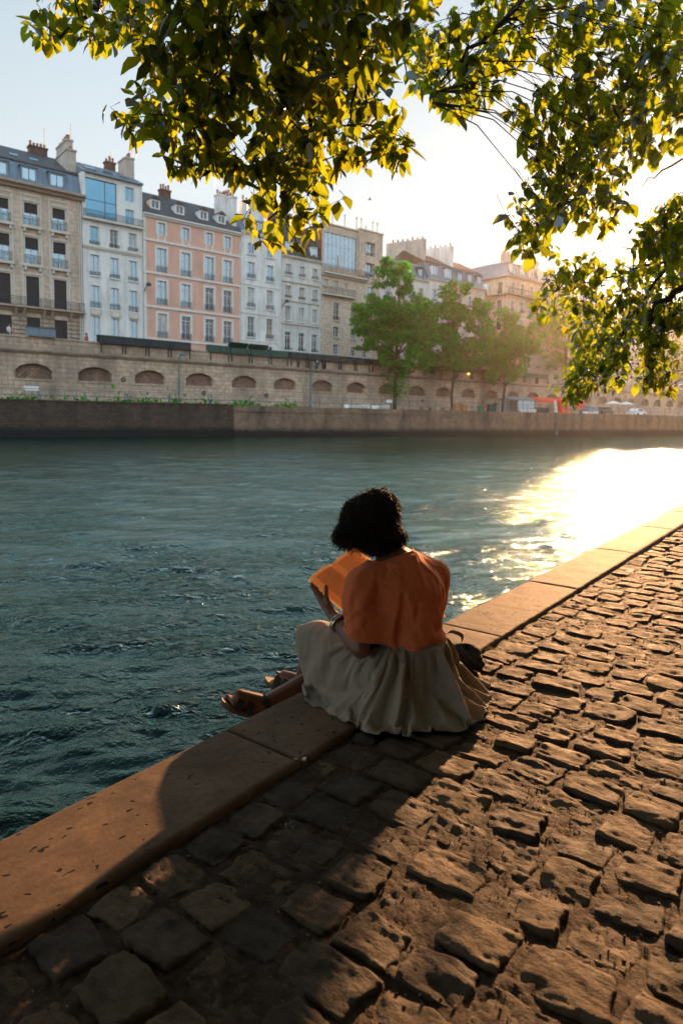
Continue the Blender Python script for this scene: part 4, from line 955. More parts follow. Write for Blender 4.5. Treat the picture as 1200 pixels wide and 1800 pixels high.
# ================================================================== TREES
def leaves(n_pts, size, blade='near', seed=0, droop=.6, szvar=.35, P=None, bias=None):
    """n leaves at P (n,3); returns verts, faces, tone"""
    rs = np.random.RandomState(seed); n = len(P)
    az = rs.uniform(0, 2 * np.pi, n)
    pit = -np.abs(rs.normal(droop, .45, n))                 # hanging
    d = np.stack([np.cos(az) * np.cos(pit), np.sin(az) * np.cos(pit), np.sin(pit)], -1)
    up = np.array([0, 0, 1.]) + rs.normal(0, .35, (n, 3)); s = np.cross(d, up); s /= np.linalg.norm(s, axis=1)[:, None] + 1e-9; nn = np.cross(s, d)
    L_ = size * np.clip(rs.normal(1, szvar, n), .45, 1.7); Wd = L_ * rs.uniform(.26, .36, n)
    if blade == 'near':
        st = np.array([(0, 0), (.12, .55), (.38, 1.0), (.66, .82), (.88, .35), (1.0, 0)])
        fold = rs.uniform(.05, .5, n); curl = rs.uniform(-.1, .35, n)
        vs = []
        for t, w in st:
            c = P + d * (L_ * t)[:, None] - nn * (curl * L_ * t * t)[:, None]
            if w == 0: vs.append(c)
            else:
                wob = rs.uniform(.85, 1.15, (n, 2))
                for k, sg in enumerate((-1, 0, 1)):
                    q = c if sg == 0 else c + s * (Wd * w * sg * wob[:, 0 if sg < 0 else 1])[:, None] + nn * (Wd * w * fold)[:, None]
                    vs.append(q)
        v = np.stack(vs, 1)      # 1+12+1=14
        fq = []
        fq += [(0, 1, 2, 2), (0, 2, 3, 3)]
        for i in range(3):
            a = 1 + 3 * i; fq += [(a, a + 3, a + 4, a + 1), (a + 1, a + 4, a + 5, a + 2)]
        fq += [(10, 13, 11, 11), (11, 13, 12, 12)]
        tri = np.array([q[:3] for q in fq if q[2] == q[3]] + [t for q in fq if q[2] != q[3] for t in ((q[0], q[1], q[2]), (q[0], q[2], q[3]))])
        k = 14
    else:
        cur = rs.uniform(0, .3, n)
        v = np.stack([P, P + d * (L_ * .45)[:, None] + s * Wd[:, None] * 1.25 + nn * (Wd * .3)[:, None], P + d * L_[:, None] - nn * (cur * L_)[:, None], P + d * (L_ * .45)[:, None] - s * Wd[:, None] * 1.25 + nn * (Wd * .3)[:, None]], 1)
        tri = np.array([(0, 1, 2), (0, 2, 3)]); k = 4
    f = (tri[None] + (np.arange(n) * k)[:, None, None]).reshape(-1, 3)
    return v.reshape(-1, 3), f, np.repeat(np.clip(rs.normal(.5, .25, n), 0, 1), k)

# ---- plane trees on the far quay
def far_tree(px, py_base, dback, crown, label, nleaf=11000, lean=0., low=None, kind='plane_tree', trunk_r=.26):
    """crown: list of (px, py, rx, ry) picture ellipses read at the trunk's distance"""
    r_ = ray(px, py_base); t = (ZQ - HC) / r_.z if abs(r_.z) > 1e-4 else 80
    s, z = fp(px, 700, -dback); base = B(s, -dback, ZQ); Y = base.y
    root = empty(kind, base, 0, label, 'tree', 'trees on the far quay')
    mpp = base.y / F.dot(Vector((0, 1, 0))) / FPX
    rs = np.random.RandomState(int(px)); P = []
    Cs = [(at(cx, cy, Y) - base, rx * mpp, ry * mpp) for cx, cy, rx, ry in crown]
    tot = sum(a * b_ for _, a, b_ in Cs)
    cl = []
    for c, a, b_ in Cs:
        nn_ = max(6, int(130 * a * b_ / tot))
        for i in range(nn_):
            v = rs.normal(size=3); v /= np.linalg.norm(v); v *= rs.rand() ** .36
            cl.append((np.array([c.x + v[0] * a, c.y + v[1] * a * .8, c.z + v[2] * b_]), rs.uniform(.5, 1.15) * min(1.2, a * .36)))
    w = np.array([q[1] ** 2 for q in cl]); w /= w.sum(); idx = rs.choice(len(cl), nleaf, p=w)
    off = rs.normal(size=(nleaf, 3)); off /= np.linalg.norm(off, axis=1)[:, None]; off *= (rs.rand(nleaf) ** .5)[:, None] * np.array([q[1] for q in cl])[idx][:, None] * np.array([1, 1, .75])
    P = np.array([q[0] for q in cl])[idx] + off
    v, f, tn = leaves(0, .33, 'far', int(px), P=P)
    npmesh('crown', v, f, M['far_leaf'], False, root, tn)
    m = MB(); top = max(c.z + r2 * .7 for c, _, r2 in Cs); H = top
    pts = [Vector((lean * (k / 8) ** 1.5 + .12 * math.sin(k * 1.7 + px), .1 * math.sin(k * 2.1), H * k / 8)) for k in range(9)]
    m.tube(pts, [trunk_r * (1 - .85 * k / 8) for k in range(9)], 8)
    tk = m.build('trunk', M['bark'], root, smooth=True)
    m = MB()
    for q, rr in cl[::3]:
        k = min(7, max(2, int((q[2] * .72) / H * 8))); a = pts[k]; e = Vector(q); mid = a.lerp(e, .5) + Vector((0, 0, -.15 * (e - a).length))
        m.tube([a, mid, e], [trunk_r * .28, trunk_r * .16, .015], 4, cap=False)
    m.build('branch', M['bark'], root)
    return root
far_tree(695, 715, 2.6, [(690, 490, 36, 42), (655, 560, 46, 42), (705, 560, 52, 50), (660, 620, 34, 22), (715, 612, 50, 40), (745, 560, 20, 40)], 'tallest of the far bank plane trees, leftmost, twin tufts of leaves low on its trunk', 24000)
far_tree(795, 718, 3.0, [(800, 520, 32, 34), (770, 570, 42, 42), (830, 560, 34, 42), (790, 615, 52, 34), (845, 600, 22, 40), (755, 640, 22, 16)], 'second plane tree from the left on the far quay, thin leaning trunk', 21000, -.4, trunk_r=.2)
far_tree(884, 716, 3.4, [(892, 560, 28, 26), (890, 610, 46, 42), (925, 600, 26, 44), (885, 650, 34, 26), (860, 590, 18, 26)], 'third plane tree from the left on the far quay, low rounded crown', 17000, .3, trunk_r=.2)
far_tree(992, 700, -3.5, [(985, 540, 36, 50), (1010, 590, 44, 60), (965, 580, 26, 60), (1040, 610, 30, 44), (985, 640, 30, 22)], 'hazy dark tree behind the retaining wall, left of the hanging bright leaves', 13000)
far_tree(1060, 700, -4, [(1055, 590, 28, 40), (1075, 620, 26, 34), (1040, 640, 22, 20)], 'tree behind the hanging bright leaves on the far street', 5000)
far_tree(1175, 700, -4, [(1165, 625, 38, 36), (1200, 620, 34, 46), (1140, 645, 20, 22), (1185, 650, 36, 18)], 'rounded tree at the right edge standing on the far street', 7000)
m = leaves  # leaf tufts low on the first trunk belong to it
for o_ in list(COL.objects):
    if o_.name == 'plane_tree':
        P = RS.normal(size=(500, 3)) * np.array([.75, .5, .8]) + np.array([.15, 0, 2.9]); v, f, tn = leaves(0, .26, 'far', 3, P=P); npmesh('low_shoots', v, f, M['far_leaf'], False, o_, tn)

# ---- the tree overhead: limbs come from behind the camera, twigs droop into the view
troot = empty('overhanging_tree', (3.6, -1.2, 0), 0, 'broad leaved tree with drooping sunlit branches hanging over the near quay and the river', 'tree')
TL = Vector((3.6, -1.2, 0))
def T_(p): return Vector(p) - TL
m = MB(); tp = [(3.6, -1.2, -.1), (3.55, -1.15, 1.2), (3.5, -1.2, 2.6), (3.3, -1.0, 4.2), (3.0, -.8, 5.8), (2.8, -.5, 7.5)]
m.tube([T_(p) for p in tp], [.34, .27, .24, .2, .15, .08], 12); m.build('trunk', M['bark'], troot, smooth=True)
rsT = np.random.RandomState(5)
limbs = {   # (picture x, y, distance) way points after leaving the trunk
 'A': [(3.3, -1.0, 4.0), (2.2, 1.0, 5.0), (330, -160, 4.6), (300, -20, 4.4)],
 'A2': [(3.3, -1.0, 4.2), (2.6, 1.2, 5.0), (560, -200, 4.6), (520, 30, 4.2), (545, 250, 4.0), (490, 370, 3.9)],
 'A3': [(3.3, -1.0, 4.2), (2.6, 1.2, 5.2), (640, -150, 4.4), (640, 60, 4.2), (610, 220, 4.0)],
 'A4': [(3.3, -1.0, 4.2), (2.3, 1.2, 5.2), (420, -120, 4.2), (400, 60, 4.0), (340, 220, 3.9)],
 'A0': [(3.3, -1.0, 4.0), (1.6, 1.2, 4.8), (240, -100, 4.6), (160, 20, 4.5), (90, 70, 4.5)],
 'B': [(3.3, -1.0, 4.4), (2.8, 1.5, 5.4), (1000, -120, 5.6), (900, 20, 5.4), (800, 110, 5.2), (760, 180, 5.2)],
 'C': [(3.3, -1.0, 4.2), (3.4, 2.2, 5.0), (1260, 0, 6.0), (1130, 160, 6.0), (1010, 290, 6.0), (950, 400, 6.0)],
 'C2': [(3.3, -1.0, 4.2), (3.8, 2.2, 4.8), (1330, 60, 6.5), (1220, 250, 6.5), (1120, 330, 6.6)],
 'D': [(3.5, -1.1, 3.4), (3.6, 1.0, 3.8), (1400, 200, 5.4), (1290, 360, 5.8), (1180, 460, 6.2), (1110, 560, 6.3), (1030, 690, 6.3)],
 'D2': [(3.5, -1.1, 3.4), (3.8, 1.4, 3.8), (1440, 260, 5.8), (1300, 420, 6.0), (1130, 470, 6.2), (980, 510, 6.4)],
 'E': [(3.5, -1.1, 3.4), (3.6, 1.0, 3.8), (1450, 300, 4.2), (1260, 470, 4.3), (1150, 540, 4.3), (1138, 640, 4.3), (1150, 680, 4.3)],
}
def P3(q): return Vector(q) if abs(q[0]) < 20 else at(q[0], q[1], q[2])
skel = {}
for nm, pts in limbs.items():
    P = [P3(q) for q in pts]
    # catmull-rom
    S = []
    for i in range(len(P) - 1):
        p0, p1, p2, p3 = P[max(i - 1, 0)], P[i], P[i + 1], P[min(i + 2, len(P) - 1)]
        for k in range(8):
            t = k / 8; S.append(.5 * ((2 * p1) + (-p0 + p2) * t + (2 * p0 - 5 * p1 + 4 * p2 - p3) * t * t + (-p0 + 3 * p1 - 3 * p2 + p3) * t ** 3) + Vector(rsT.normal(0, .012, 3)))
    S.append(P[-1]); n = len(S)
    m = MB(); m.tube([p - TL for p in S], [.06 * (1 - k / n) ** 1.3 + .0035 for k in range(n)], 7)
    m.build('limb', M['bark'], troot, smooth=True); skel[nm] = S
# leaf masses: picture polygons, distance range, number of shoots, limbs they hang from
masses = [
 ([(45, 60), (70, 0), (110, -40), (230, -40), (235, 60), (190, 90), (150, 95), (90, 95)], (4.2, 4.9), 62, ['A0', 'A'], .085),
 ([(200, -60), (225, 90), (262, 150), (250, 230), (300, 262), (330, 300), (420, 300), (480, 330), (600, 320), (640, 290), (640, 200), (700, 150), (740, 60), (770, -60)], (3.5, 5.0), 620, ['A', 'A2', 'A3', 'A4'], .085),
 ([(300, 40), (320, 230), (480, 290), (560, 250), (620, 150), (660, -40), (330, -40)], (3.4, 4.8), 230, ['A', 'A2', 'A3', 'A4'], .09),
 ([(425, 300), (440, 420), (470, 440), (545, 440), (560, 380), (580, 340), (560, 290)], (3.7, 4.0), 48, ['A2'], .085),
 ([(640, 180), (650, 290), (700, 300), (712, 270), (690, 200)], (3.7, 4.1), 22, ['A3'], .08),
 ([(222, 210), (228, 250), (275, 250), (290, 215)], (3.9, 4.3), 9, ['A4'], .085),
 ([(300, 260), (305, 295), (350, 300), (420, 320), (430, 290)], (3.8, 4.2), 22, ['A4', 'A2'], .085),
 ([(715, 60), (705, 160), (760, 195), (800, 220), (860, 170), (930, 130), (1010, 120), (1210, 60), (1210, -60), (900, -60), (860, 10), (790, 50)], (4.8, 6.2), 360, ['B', 'C'], .095),
 ([(905, 190), (925, 300), (905, 400), (915, 455), (960, 455), (975, 400), (1040, 370), (1080, 330), (1150, 290), (1210, 260), (1210, 40), (1060, 90), (1000, 150), (940, 160)], (4.4, 6.2), 520, ['C', 'C2', 'B'], .082),
 ([(1000, 360), (1020, 430), (1060, 420), (1100, 350)], (5., 5.6), 26, ['C2'], .085),
 ([(1125, 400), (1120, 450), (1210, 470), (1210, 350)], (4.4, 5.6), 90, ['D', 'D2'], .07),
 ([(950, 500), (1000, 455), (1060, 470), (1110, 470), (1210, 420), (1210, 560), (1150, 560), (1110, 590), (1070, 620), (1000, 600), (960, 570), (945, 540)], (5.2, 7.2), 300, ['D', 'D2'], .072),
 ([(1010, 600), (1110, 580), (1105, 660), (1075, 695), (1045, 690), (1010, 725), (985, 712), (1000, 660)], (5.9, 6.9), 190, ['D'], .068),
 ([(1115, 580), (1200, 540), (1210, 590), (1150, 620)], (4.1, 4.5), 40, ['E'], .065),
 ([(1138, 600), (1130, 690), (1175, 700), (1170, 650), (1150, 600)], (4.2, 4.45), 46, ['E'], .055),
]
def inpoly(x, y, pg):
    c = False; j = len(pg) - 1
    for i in range(len(pg)):
        if (pg[i][1] > y) != (pg[j][1] > y) and x < (pg[j][0] - pg[i][0]) * (y - pg[i][1]) / (pg[j][1] - pg[i][1]) + pg[i][0]: c = not c
        j = i
    return c
LP = []; LS = []
tw = MB()
for pg, (d0, d1), ns, lb, sz in masses:
    xs = [p[0] for p in pg]; ys = [p[1] for p in pg]; S = [p for b_ in lb for p in skel[b_][12:]]
    k = 0
    while k < ns:
        x, y = rsT.uniform(min(xs), max(xs)), rsT.uniform(min(ys), max(ys))
        if not inpoly(x, y, pg): continue
        k += 1
        d = rsT.uniform(d0, d1); c = at(x, y, d)
        # shoot: 3-6 leaves round a twig end, hanging
        nl = rsT.randint(3, 7)
        sd = Vector((rsT.normal(0, .5), rsT.normal(0, .5), -abs(rsT.normal(.7, .3)))); sd.normalize(); sl = rsT.uniform(.06, .16)
        for i in range(nl):
            LP.append(c - sd * sl * (1 - i / nl) + Vector(rsT.normal(0, .012, 3))); LS.append(sz)
        near = min(S, key=lambda p: (p - c).length_squared + (0 if p.z > c.z - .1 else 1.5))
        st = c - sd * sl
        tw.tube([T_(c), T_(st), T_(st) + Vector((0, 0, .04)) + (near - st) * .12], [.0012, .002, .0025], 3, cap=False)
        if rsT.rand() < .16 and (near - st).length < 1.3:
            mid = st.lerp(near, .5) + Vector((0, 0, .10 * (near - st).length)); tw.tube([T_(near), T_(mid), T_(st)], [.007, .004, .0022], 4, cap=False)
tw.build('twigs', M['bark'], troot)
LP = np.array([tuple(p - TL) for p in LP]); LS = np.array(LS)
v, f, tn = leaves(0, 1.0, 'near', 4, droop=.75, P=LP)
# scale every leaf about its base to its mass's leaf size
v = v.reshape(-1, 14, 3); v = LP[:, None, :] + (v - LP[:, None, :]) * LS[:, None, None]
npmesh('foliage', v.reshape(-1, 3), f, M['near_leaf'], True, troot, tn)
# the rest of the crown, above and behind the view, thickened to darken the foreground
nC = 17000; rsC = np.random.RandomState(9); Pc = []
while len(Pc) < nC:
    q = rsC.normal(size=3); q /= np.linalg.norm(q); q *= rsC.rand() ** .4
    p = np.array([.8 + q[0] * 6.2, .6 + q[1] * 5.6, 5.5 + q[2] * 1.9])
    e = p - np.array([0, 0, HC]); dep = e[1]
    if dep > .3 and (e[2] / dep) < .90 : continue
    Pc.append(p)
while len(Pc) < nC + 9000:       # unseen boughs added left of the view to cut sky light over the river
    q = rsC.normal(size=3); q /= np.linalg.norm(q); q *= rsC.rand() ** .4
    p = np.array([-4.2 + q[0] * 3.4, .6 + q[1] * 4.4, 4.0 + q[2] * 2.4]); e = p - np.array([0, 0, HC])
    if e[1] > .2 and abs(e[0]) / e[1] < .72 and e[2] / e[1] < .95: continue
    Pc.append(p)
Pc = np.array(Pc) - np.array(TL)
v, f, tn = leaves(0, .24, 'far', 8, P=Pc); npmesh('crown', v, f, M['near_leaf'], False, troot, tn)
# unseen trees added behind and beside the view to darken the foreground
def behind_tree(x, y, label):
    r = empty('blocker_tree', (x, y, 0), 0, label, 'tree', 'unseen trees added to shade the quay')
    m = MB(); m.tube([(0, 0, -.1), (.05, 0, 2), (-.1, .1, 4), (0, 0, 8)], [.3, .24, .2, .06], 10); m.build('trunk', M['bark'], r, smooth=True)
    rs = np.random.RandomState(int(abs(x) * 10)); q = rs.normal(size=(7000, 3)); q /= np.linalg.norm(q, axis=1)[:, None]; q *= (rs.rand(7000) ** .35)[:, None]
    v, f, tn = leaves(0, .34, 'far', 3, P=q * np.array([4.2, 4.2, 4.0]) + np.array([0, 0, 6.2])); npmesh('crown', v, f, M['near_leaf'], False, r, tn); return r
bt = behind_tree(-3.5, -7.5, 'unseen large tree added for shade behind the viewpoint, nearest the water')
for k, (l_, w_, lb) in enumerate([(-9, -10, 'unseen large tree added for shade behind the viewpoint beside the street wall'), (-15, -5, 'unseen large tree added for shade far behind the viewpoint, in mid quay'), (-16, -13, 'unseen large tree added for shade far behind the viewpoint beside the street wall'), (-3, -9.5, 'unseen large tree added for shade right of the viewpoint beside the street wall'), (-22, -3, 'farthest unseen tree added for shade behind the viewpoint'), (6, -9.5, 'unseen large tree added for shade right of the cobbled quay, nearer one'), (15, -10, 'unseen large tree added for shade right of the cobbled quay, farther one')]):
    q = Q(l_, w_); c = copy_tree(bt); c.location = (q.x, q.y, 0); c.rotation_euler = (0, 0, k * 1.3); c['label'] = lb

def near_house(l0, l1, z, label):  # unseen houses added behind the quay to keep sky light off the foreground
    root = empty('blocker_house', Q(l1, -30), RQ + math.pi, label, 'building', 'unseen houses added to block sky light')
    w = l1 - l0; n = int(w / 3); cx = [w * (i + .5) / n for i in range(n)]; zs = [3.5 + 3.4 * k for k in range(int((z - 4) / 3.4))]
    mb = MB(); facade(mb, 0, w, -.1, z, [op(x, q, q + 2, 1.1) for x in cx for q in zs])
    mb.quad((0, 10, 0), (0, 0, 0), (0, 0, z), (0, 10, z)); mb.quad((w, 0, 0), (w, 10, 0), (w, 10, z), (w, 0, z)); mb.quad((w, 10, 0), (0, 10, 0), (0, 10, z), (w, 10, z)); mb.build('wall', M['limestone'], root)
    g = MB(); first = None
    for x in cx:
        for q in zs:
            if first is None: first = window(root, x, q, q + 2, 1.1, 'glass_dark', surround='trim', sill=False); fx, fq = x, q
            else: c = copy_tree(first, root); c.location = (x - fx, 0, q - fq)
    m = MB(); m.prism([(-.3, z), (1.2, z + 3), (5, z + 4.5), (10, z)], 0, w); m.build('roof', M['zinc'], root)
near_house(-30, -12, 17, 'unseen stone house added to block sky light, far behind the viewpoint'); near_house(-12, 6, 18.5, 'tallest unseen stone house added to block sky light'); near_house(6, 24, 16.5, 'unseen stone house added to block sky light, farthest upriver')

# ================================================================== THE READER
def capsmesh(caps, n=14):
    """tapered capsules (a, ra, b, rb) as closed meshes in one list"""
    m = MB()
    for a, ra, b_, rb in caps:
        a, b_ = Vector(a), Vector(b_); t = b_ - a; L0 = t.length
        if L0 < 1e-6: m.sphere(a, ra, n, n // 2 + 1); continue
        t.normalize(); u = t.orthogonal().normalized(); w = t.cross(u); rings = []
        K = 5
        for i in range(1, K + 1):
            th = math.pi / 2 * i / K; rings.append((a - t * ra * math.cos(th), ra * math.sin(th)))
        for i in range(0, K):
            th = math.pi / 2 * i / K; rings.append((b_ + t * rb * math.sin(th), rb * math.cos(th)))
        v = [a - t * ra]; f = []
        for c, r in rings: v += [c + (u * math.cos(2 * math.pi * j / n) + w * math.sin(2 * math.pi * j / n)) * r for j in range(n)]
        v.append(b_ + t * rb); q = len(rings)
        for j in range(n): f.append((0, 1 + (j + 1) % n, 1 + j))
        for i in range(q - 1):
            for j in range(n): f.append((1 + i * n + j, 1 + i * n + (j + 1) % n, 1 + (i + 1) * n + (j + 1) % n, 1 + (i + 1) * n + j))
        for j in range(n): f.append((1 + (q - 1) * n + j, 1 + (q - 1) * n + (j + 1) % n, len(v) - 1))
        m.add(v, f)
    return m
def remeshed(name, m, voxel, mat, smooth_it=4, parent=None, factor=.5, keep=None, sub=0):
    o = m.build(name, mat); md = o.modifiers.new('r', 'REMESH'); md.mode = 'VOXEL'; md.voxel_size = voxel
    if smooth_it: s = o.modifiers.new('s', 'SMOOTH'); s.factor = factor; s.iterations = smooth_it
    dg = bpy.context.evaluated_depsgraph_get(); me = bpy.data.meshes.new_from_object(o.evaluated_get(dg)); o.modifiers.clear()
    old = o.data; o.data = me; bpy.data.meshes.remove(old); me.name = name
    if not me.materials: me.materials.append(mat)
    me.polygons.foreach_set('use_smooth', [True] * len(me.polygons))
    if parent: o.parent = parent; o.matrix_parent_inverse = parent.matrix_world.inverted()
    return o
def ell(m, c, r, ax, n=16):
    """ellipsoid with axes ax (3 unit vectors) and radii r"""
    b0 = len(m.v); m.sphere((0, 0, 0), 1.0, n, n // 2 + 2); ax = [Vector(a) for a in ax]; c = Vector(c)
    for i in range(b0, len(m.v)): p = m.v[i]; m.v[i] = tuple(c + ax[0] * (r[0] * p[0]) + ax[1] * (r[1] * p[1]) + ax[2] * (r[2] * p[2]))
FW = Vector((-.60, .80, 0)); RT = Vector((.80, .60, 0)); UZ = Vector((0, 0, 1))
J = dict(pel=Vector((.235, 2.48, .115)), waist=at(722, 1128, 2.50), chest=at(712, 1045, 2.54), neck=at(690, 978, 2.57), head=at(646, 920, 2.60),
         shL=at(633, 1022, 2.46), shR=at(765, 1003, 2.66), elL=at(634, 1140, 2.37), wrL=at(588, 1086, 2.54), elR=at(740, 1100, 2.90), wrR=at(655, 1060, 2.86))
J['hipL'] = J['pel'] - RT * .085; J['hipR'] = J['pel'] + RT * .085
J['knR'] = Vector((.10, 2.88, .06)); J['anR'] = Vector((-.300, 2.665, -.095)); J['toR'] = Vector((-.44, 2.63, -.035))
J['knL'] = Vector((-.085, 2.70, .185)); J['anL'] = Vector((-.165, 2.93, -.11)); J['toL'] = Vector((-.275, 2.97, -.09))
BOOK_A = at(583, 992, 2.76); BOOK_B = at(645, 1044, 2.62)
def body_caps(hand=True):
    c = []
    j = J
    c += [(j['pel'] - RT * .06, .118, j['pel'] + RT * .06, .118), (j['pel'] + UZ * .02, .12, j['waist'], .105), (j['waist'] - RT * .03, .10, j['waist'] + RT * .03, .10)]
    c += [(j['waist'], .105, j['chest'], .118), (j['chest'] - RT * .05, .11, j['chest'] + RT * .05, .11)]
    up = j['chest'].lerp(j['neck'], .62)
    c += [(j['shL'] - UZ * .015, .052, up, .08), (j['shR'] - UZ * .015, .052, up, .08), (up, .10, j['chest'], .11)]
    c += [(up, .062, j['neck'] + (j['head'] - j['neck']) * .35, .050)]
    c += [(j['shL'] - UZ * .02, .050, j['elL'], .036), (j['elL'], .037, j['elL'].lerp(j['wrL'], .35), .038), (j['elL'].lerp(j['wrL'], .35), .038, j['wrL'], .024)]
    c += [(j['shR'] - UZ * .02, .050, j['elR'], .036), (j['elR'], .037, j['wrR'], .024)]
    for s in 'LR':
        c += [(j['hip' + s], .095, j['kn' + s], .058)]
        cf = j['kn' + s].lerp(j['an' + s], .32) - Vector((0, 0, .012)); c += [(j['kn' + s], .056, cf, .054), (cf, .054, j['an' + s], .034)]
        t = j['to' + s] - j['an' + s]; t.normalize(); heel = j['an' + s] - t * .035 - UZ * .035
        c += [(j['an' + s], .034, heel, .030), (heel, .030, j['an' + s].lerp(j['to' + s], .6) - UZ * .02, .034), (j['an' + s], .035, j['an' + s].lerp(j['to' + s], .75), .027)]
        sd = t.cross(UZ).normalized()
        for i in range(5):
            b0 = j['an' + s].lerp(j['to' + s], .68) - UZ * .032 + sd * (.026 - .013 * i); c += [(b0, .012, b0 + t * (.062 - .006 * i), .009 if i else .012)]
    if hand:
        # left hand: fingers under the cover, thumb over the page
        w = j['wrL']; k = at(564, 1050, 2.63)       # knuckles
        pd = (k - w).normalized(); across = pd.cross(RT).normalized()
        if across.z < 0: across = -across
        acx = (BOOK_B - BOOK_A).normalized()
        for i in range(4):
            o = acx * (-.030 + .020 * i); kk = k + o; c += [(w + o * .45, .021, kk, .0125)]
            p1 = kk + (BOOK_A - BOOK_B).normalized() * .004 + FW * .030 + UZ * .020; p2 = p1 + FW * .020 + RT * .012 + UZ * .008; p3 = p2 + FW * .008 + RT * .016
            ln = (.95, 1.05, 1.0, .8)[i]; c += [(kk, .0095, kk + (p1 - kk) * ln, .0085), (kk + (p1 - kk) * ln, .0085, kk + (p2 - kk) * ln, .0075), (kk + (p2 - kk) * ln, .0075, kk + (p3 - kk) * ln, .0065)]
        th0 = w.lerp(k, .45) + acx * .022; th1 = at(573, 1050, 2.595); th2 = at(573, 1031, 2.63)
        c += [(w + acx * .01, .019, th0, .0145), (th0, .014, th1, .0105), (th1, .0105, th2, .0085)]
        # right hand behind the far cover
        w = j['wrR']; k = at(640, 1040, 2.82)
        for i in range(4):
            o = acx * (-.03 + .02 * i); kk = k + o; p1 = kk - RT * .03 + UZ * .015; p2 = p1 - RT * .02 - FW * .012
            c += [(w + o * .4, .02, kk, .0125), (kk, .0095, p1, .0085), (p1, .0085, p2, .007)]
        c += [(w, .018, k - FW * .03 + UZ * .02, .012), (k - FW * .03 + UZ * .02, .011, k - FW * .05 + UZ * .04, .009)]
    return c
HD = (at(618, 962, 2.70) - J['head']); HD.normalize()       # where the face points: down to the book
HX = HD.cross(Vector((0, 0, 1))).normalized(); HU = HX.cross(HD).normalized()
def head_parts(m):
    c = J['head']
    ell(m, c - HD * .012 + HU * .022, (.072, .088, .085), (HX, HD, HU))          # skull
    ell(m, c + HD * .030 - HU * .040, (.052, .055, .060), (HX, HD, HU))          # face, jaw
    ell(m, c + HD * .045 - HU * .088, (.026, .026, .018), (HX, HD, HU), 10)      # chin
    ell(m, c + HD * .088 - HU * .020, (.010, .017, .022), (HX, HD, HU), 8); ell(m, c + HD * .094 - HU * .034, (.014, .013, .010), (HX, HD, HU), 8)   # nose
    ell(m, c + HD * .074 + HU * .014, (.042, .012, .009), (HX, HD, HU), 8)       # brow
    for s in (-1, 1): ell(m, c + HX * s * .072 - HU * .012 - HD * .004, (.008, .018, .030), (HX, HD, HU), 8)
    for q in capsmesh([(c - HU * .03, .055, J['neck'] + (c - J['neck']) * .3, .052)]).v: pass

def tee_shape(mat):
    """t-shirt surface round torso and arms, cut open at waist, neck and sleeves"""
    j = J; up = j['chest'].lerp(j['neck'], .62)
    eL = j['shL'].lerp(j['elL'], .84); eR = j['shR'].lerp(j['elR'], .75)
    caps = [(j['waist'] - RT * .035 - UZ * .02, .115, j['chest'] - RT * .045, .135), (j['waist'] + RT * .035 - UZ * .02, .115, j['chest'] + RT * .05, .135), (j['chest'], .13, up, .10),
            (j['shL'] - UZ * .01, .068, up, .088), (j['shR'] - UZ * .01, .068, up, .088), (up, .09, j['neck'] + UZ * .02, .078),
            (j['shL'] - UZ * .01, .070, eL, .082), (j['shR'] - UZ * .01, .070, eR, .085), (j['chest'], .12, eL.lerp(j['waist'], .35), .10)]
    o = remeshed('t_shirt', capsmesh(caps, 18), .0165, mat, 6)
    bm = bmesh.new(); bm.from_mesh(o.data)
    wp = j['waist'] + UZ * .010; npt = j['neck'] + Vector((0, 0, .000)); nn = Vector((-.30, .12, .9)).normalized()
    cuts = [(wp, -UZ, j['waist'] - UZ * .08, .36, None), (npt, nn, j['neck'] + UZ * .05, .13, None), (eL + (j['elL'] - j['shL']).normalized() * .008, (j['elL'] - j['shL']).normalized(), eL + (j['elL'] - j['shL']).normalized() * .05, .125, None),
            (eR, (j['elR'] - j['shR']).normalized(), eR + (j['elR'] - j['shR']).normalized() * .05, .125, None)]
    for p, n, c, r, ex in cuts:
        reg = lambda q: (q - c).length < r 
        fs = [f for f in bm.faces if reg(f.calc_center_median())]
        gm = set(fs) | {e for f in fs for e in f.edges} | {v for f in fs for v in f.verts}
        bmesh.ops.bisect_plane(bm, geom=list(gm), dist=.0005, plane_co=p, plane_no=n)
        dl = [f for f in bm.faces if reg(f.calc_center_median()) and (f.calc_center_median() - p).dot(n) > 0]
        bmesh.ops.delete(bm, geom=dl, context='FACES')
    seen = set(); best = []
    for v in bm.verts:
        if v in seen: continue
        st = [v]; seen.add(v); isl = []
        while st:
            a = st.pop(); isl.append(a)
            for e in a.link_edges:
                b_ = e.other_vert(a)
                if b_ not in seen: seen.add(b_); st.append(b_)
        if len(isl) > len(best): best = isl
    bs = set(best); bmesh.ops.delete(bm, geom=[v for v in bm.verts if v not in bs], context='VERTS')
    bm.verts.index_update(); bm.to_mesh(o.data); bm.free(); o.data.update()
    return o, wp, npt, nn, eL

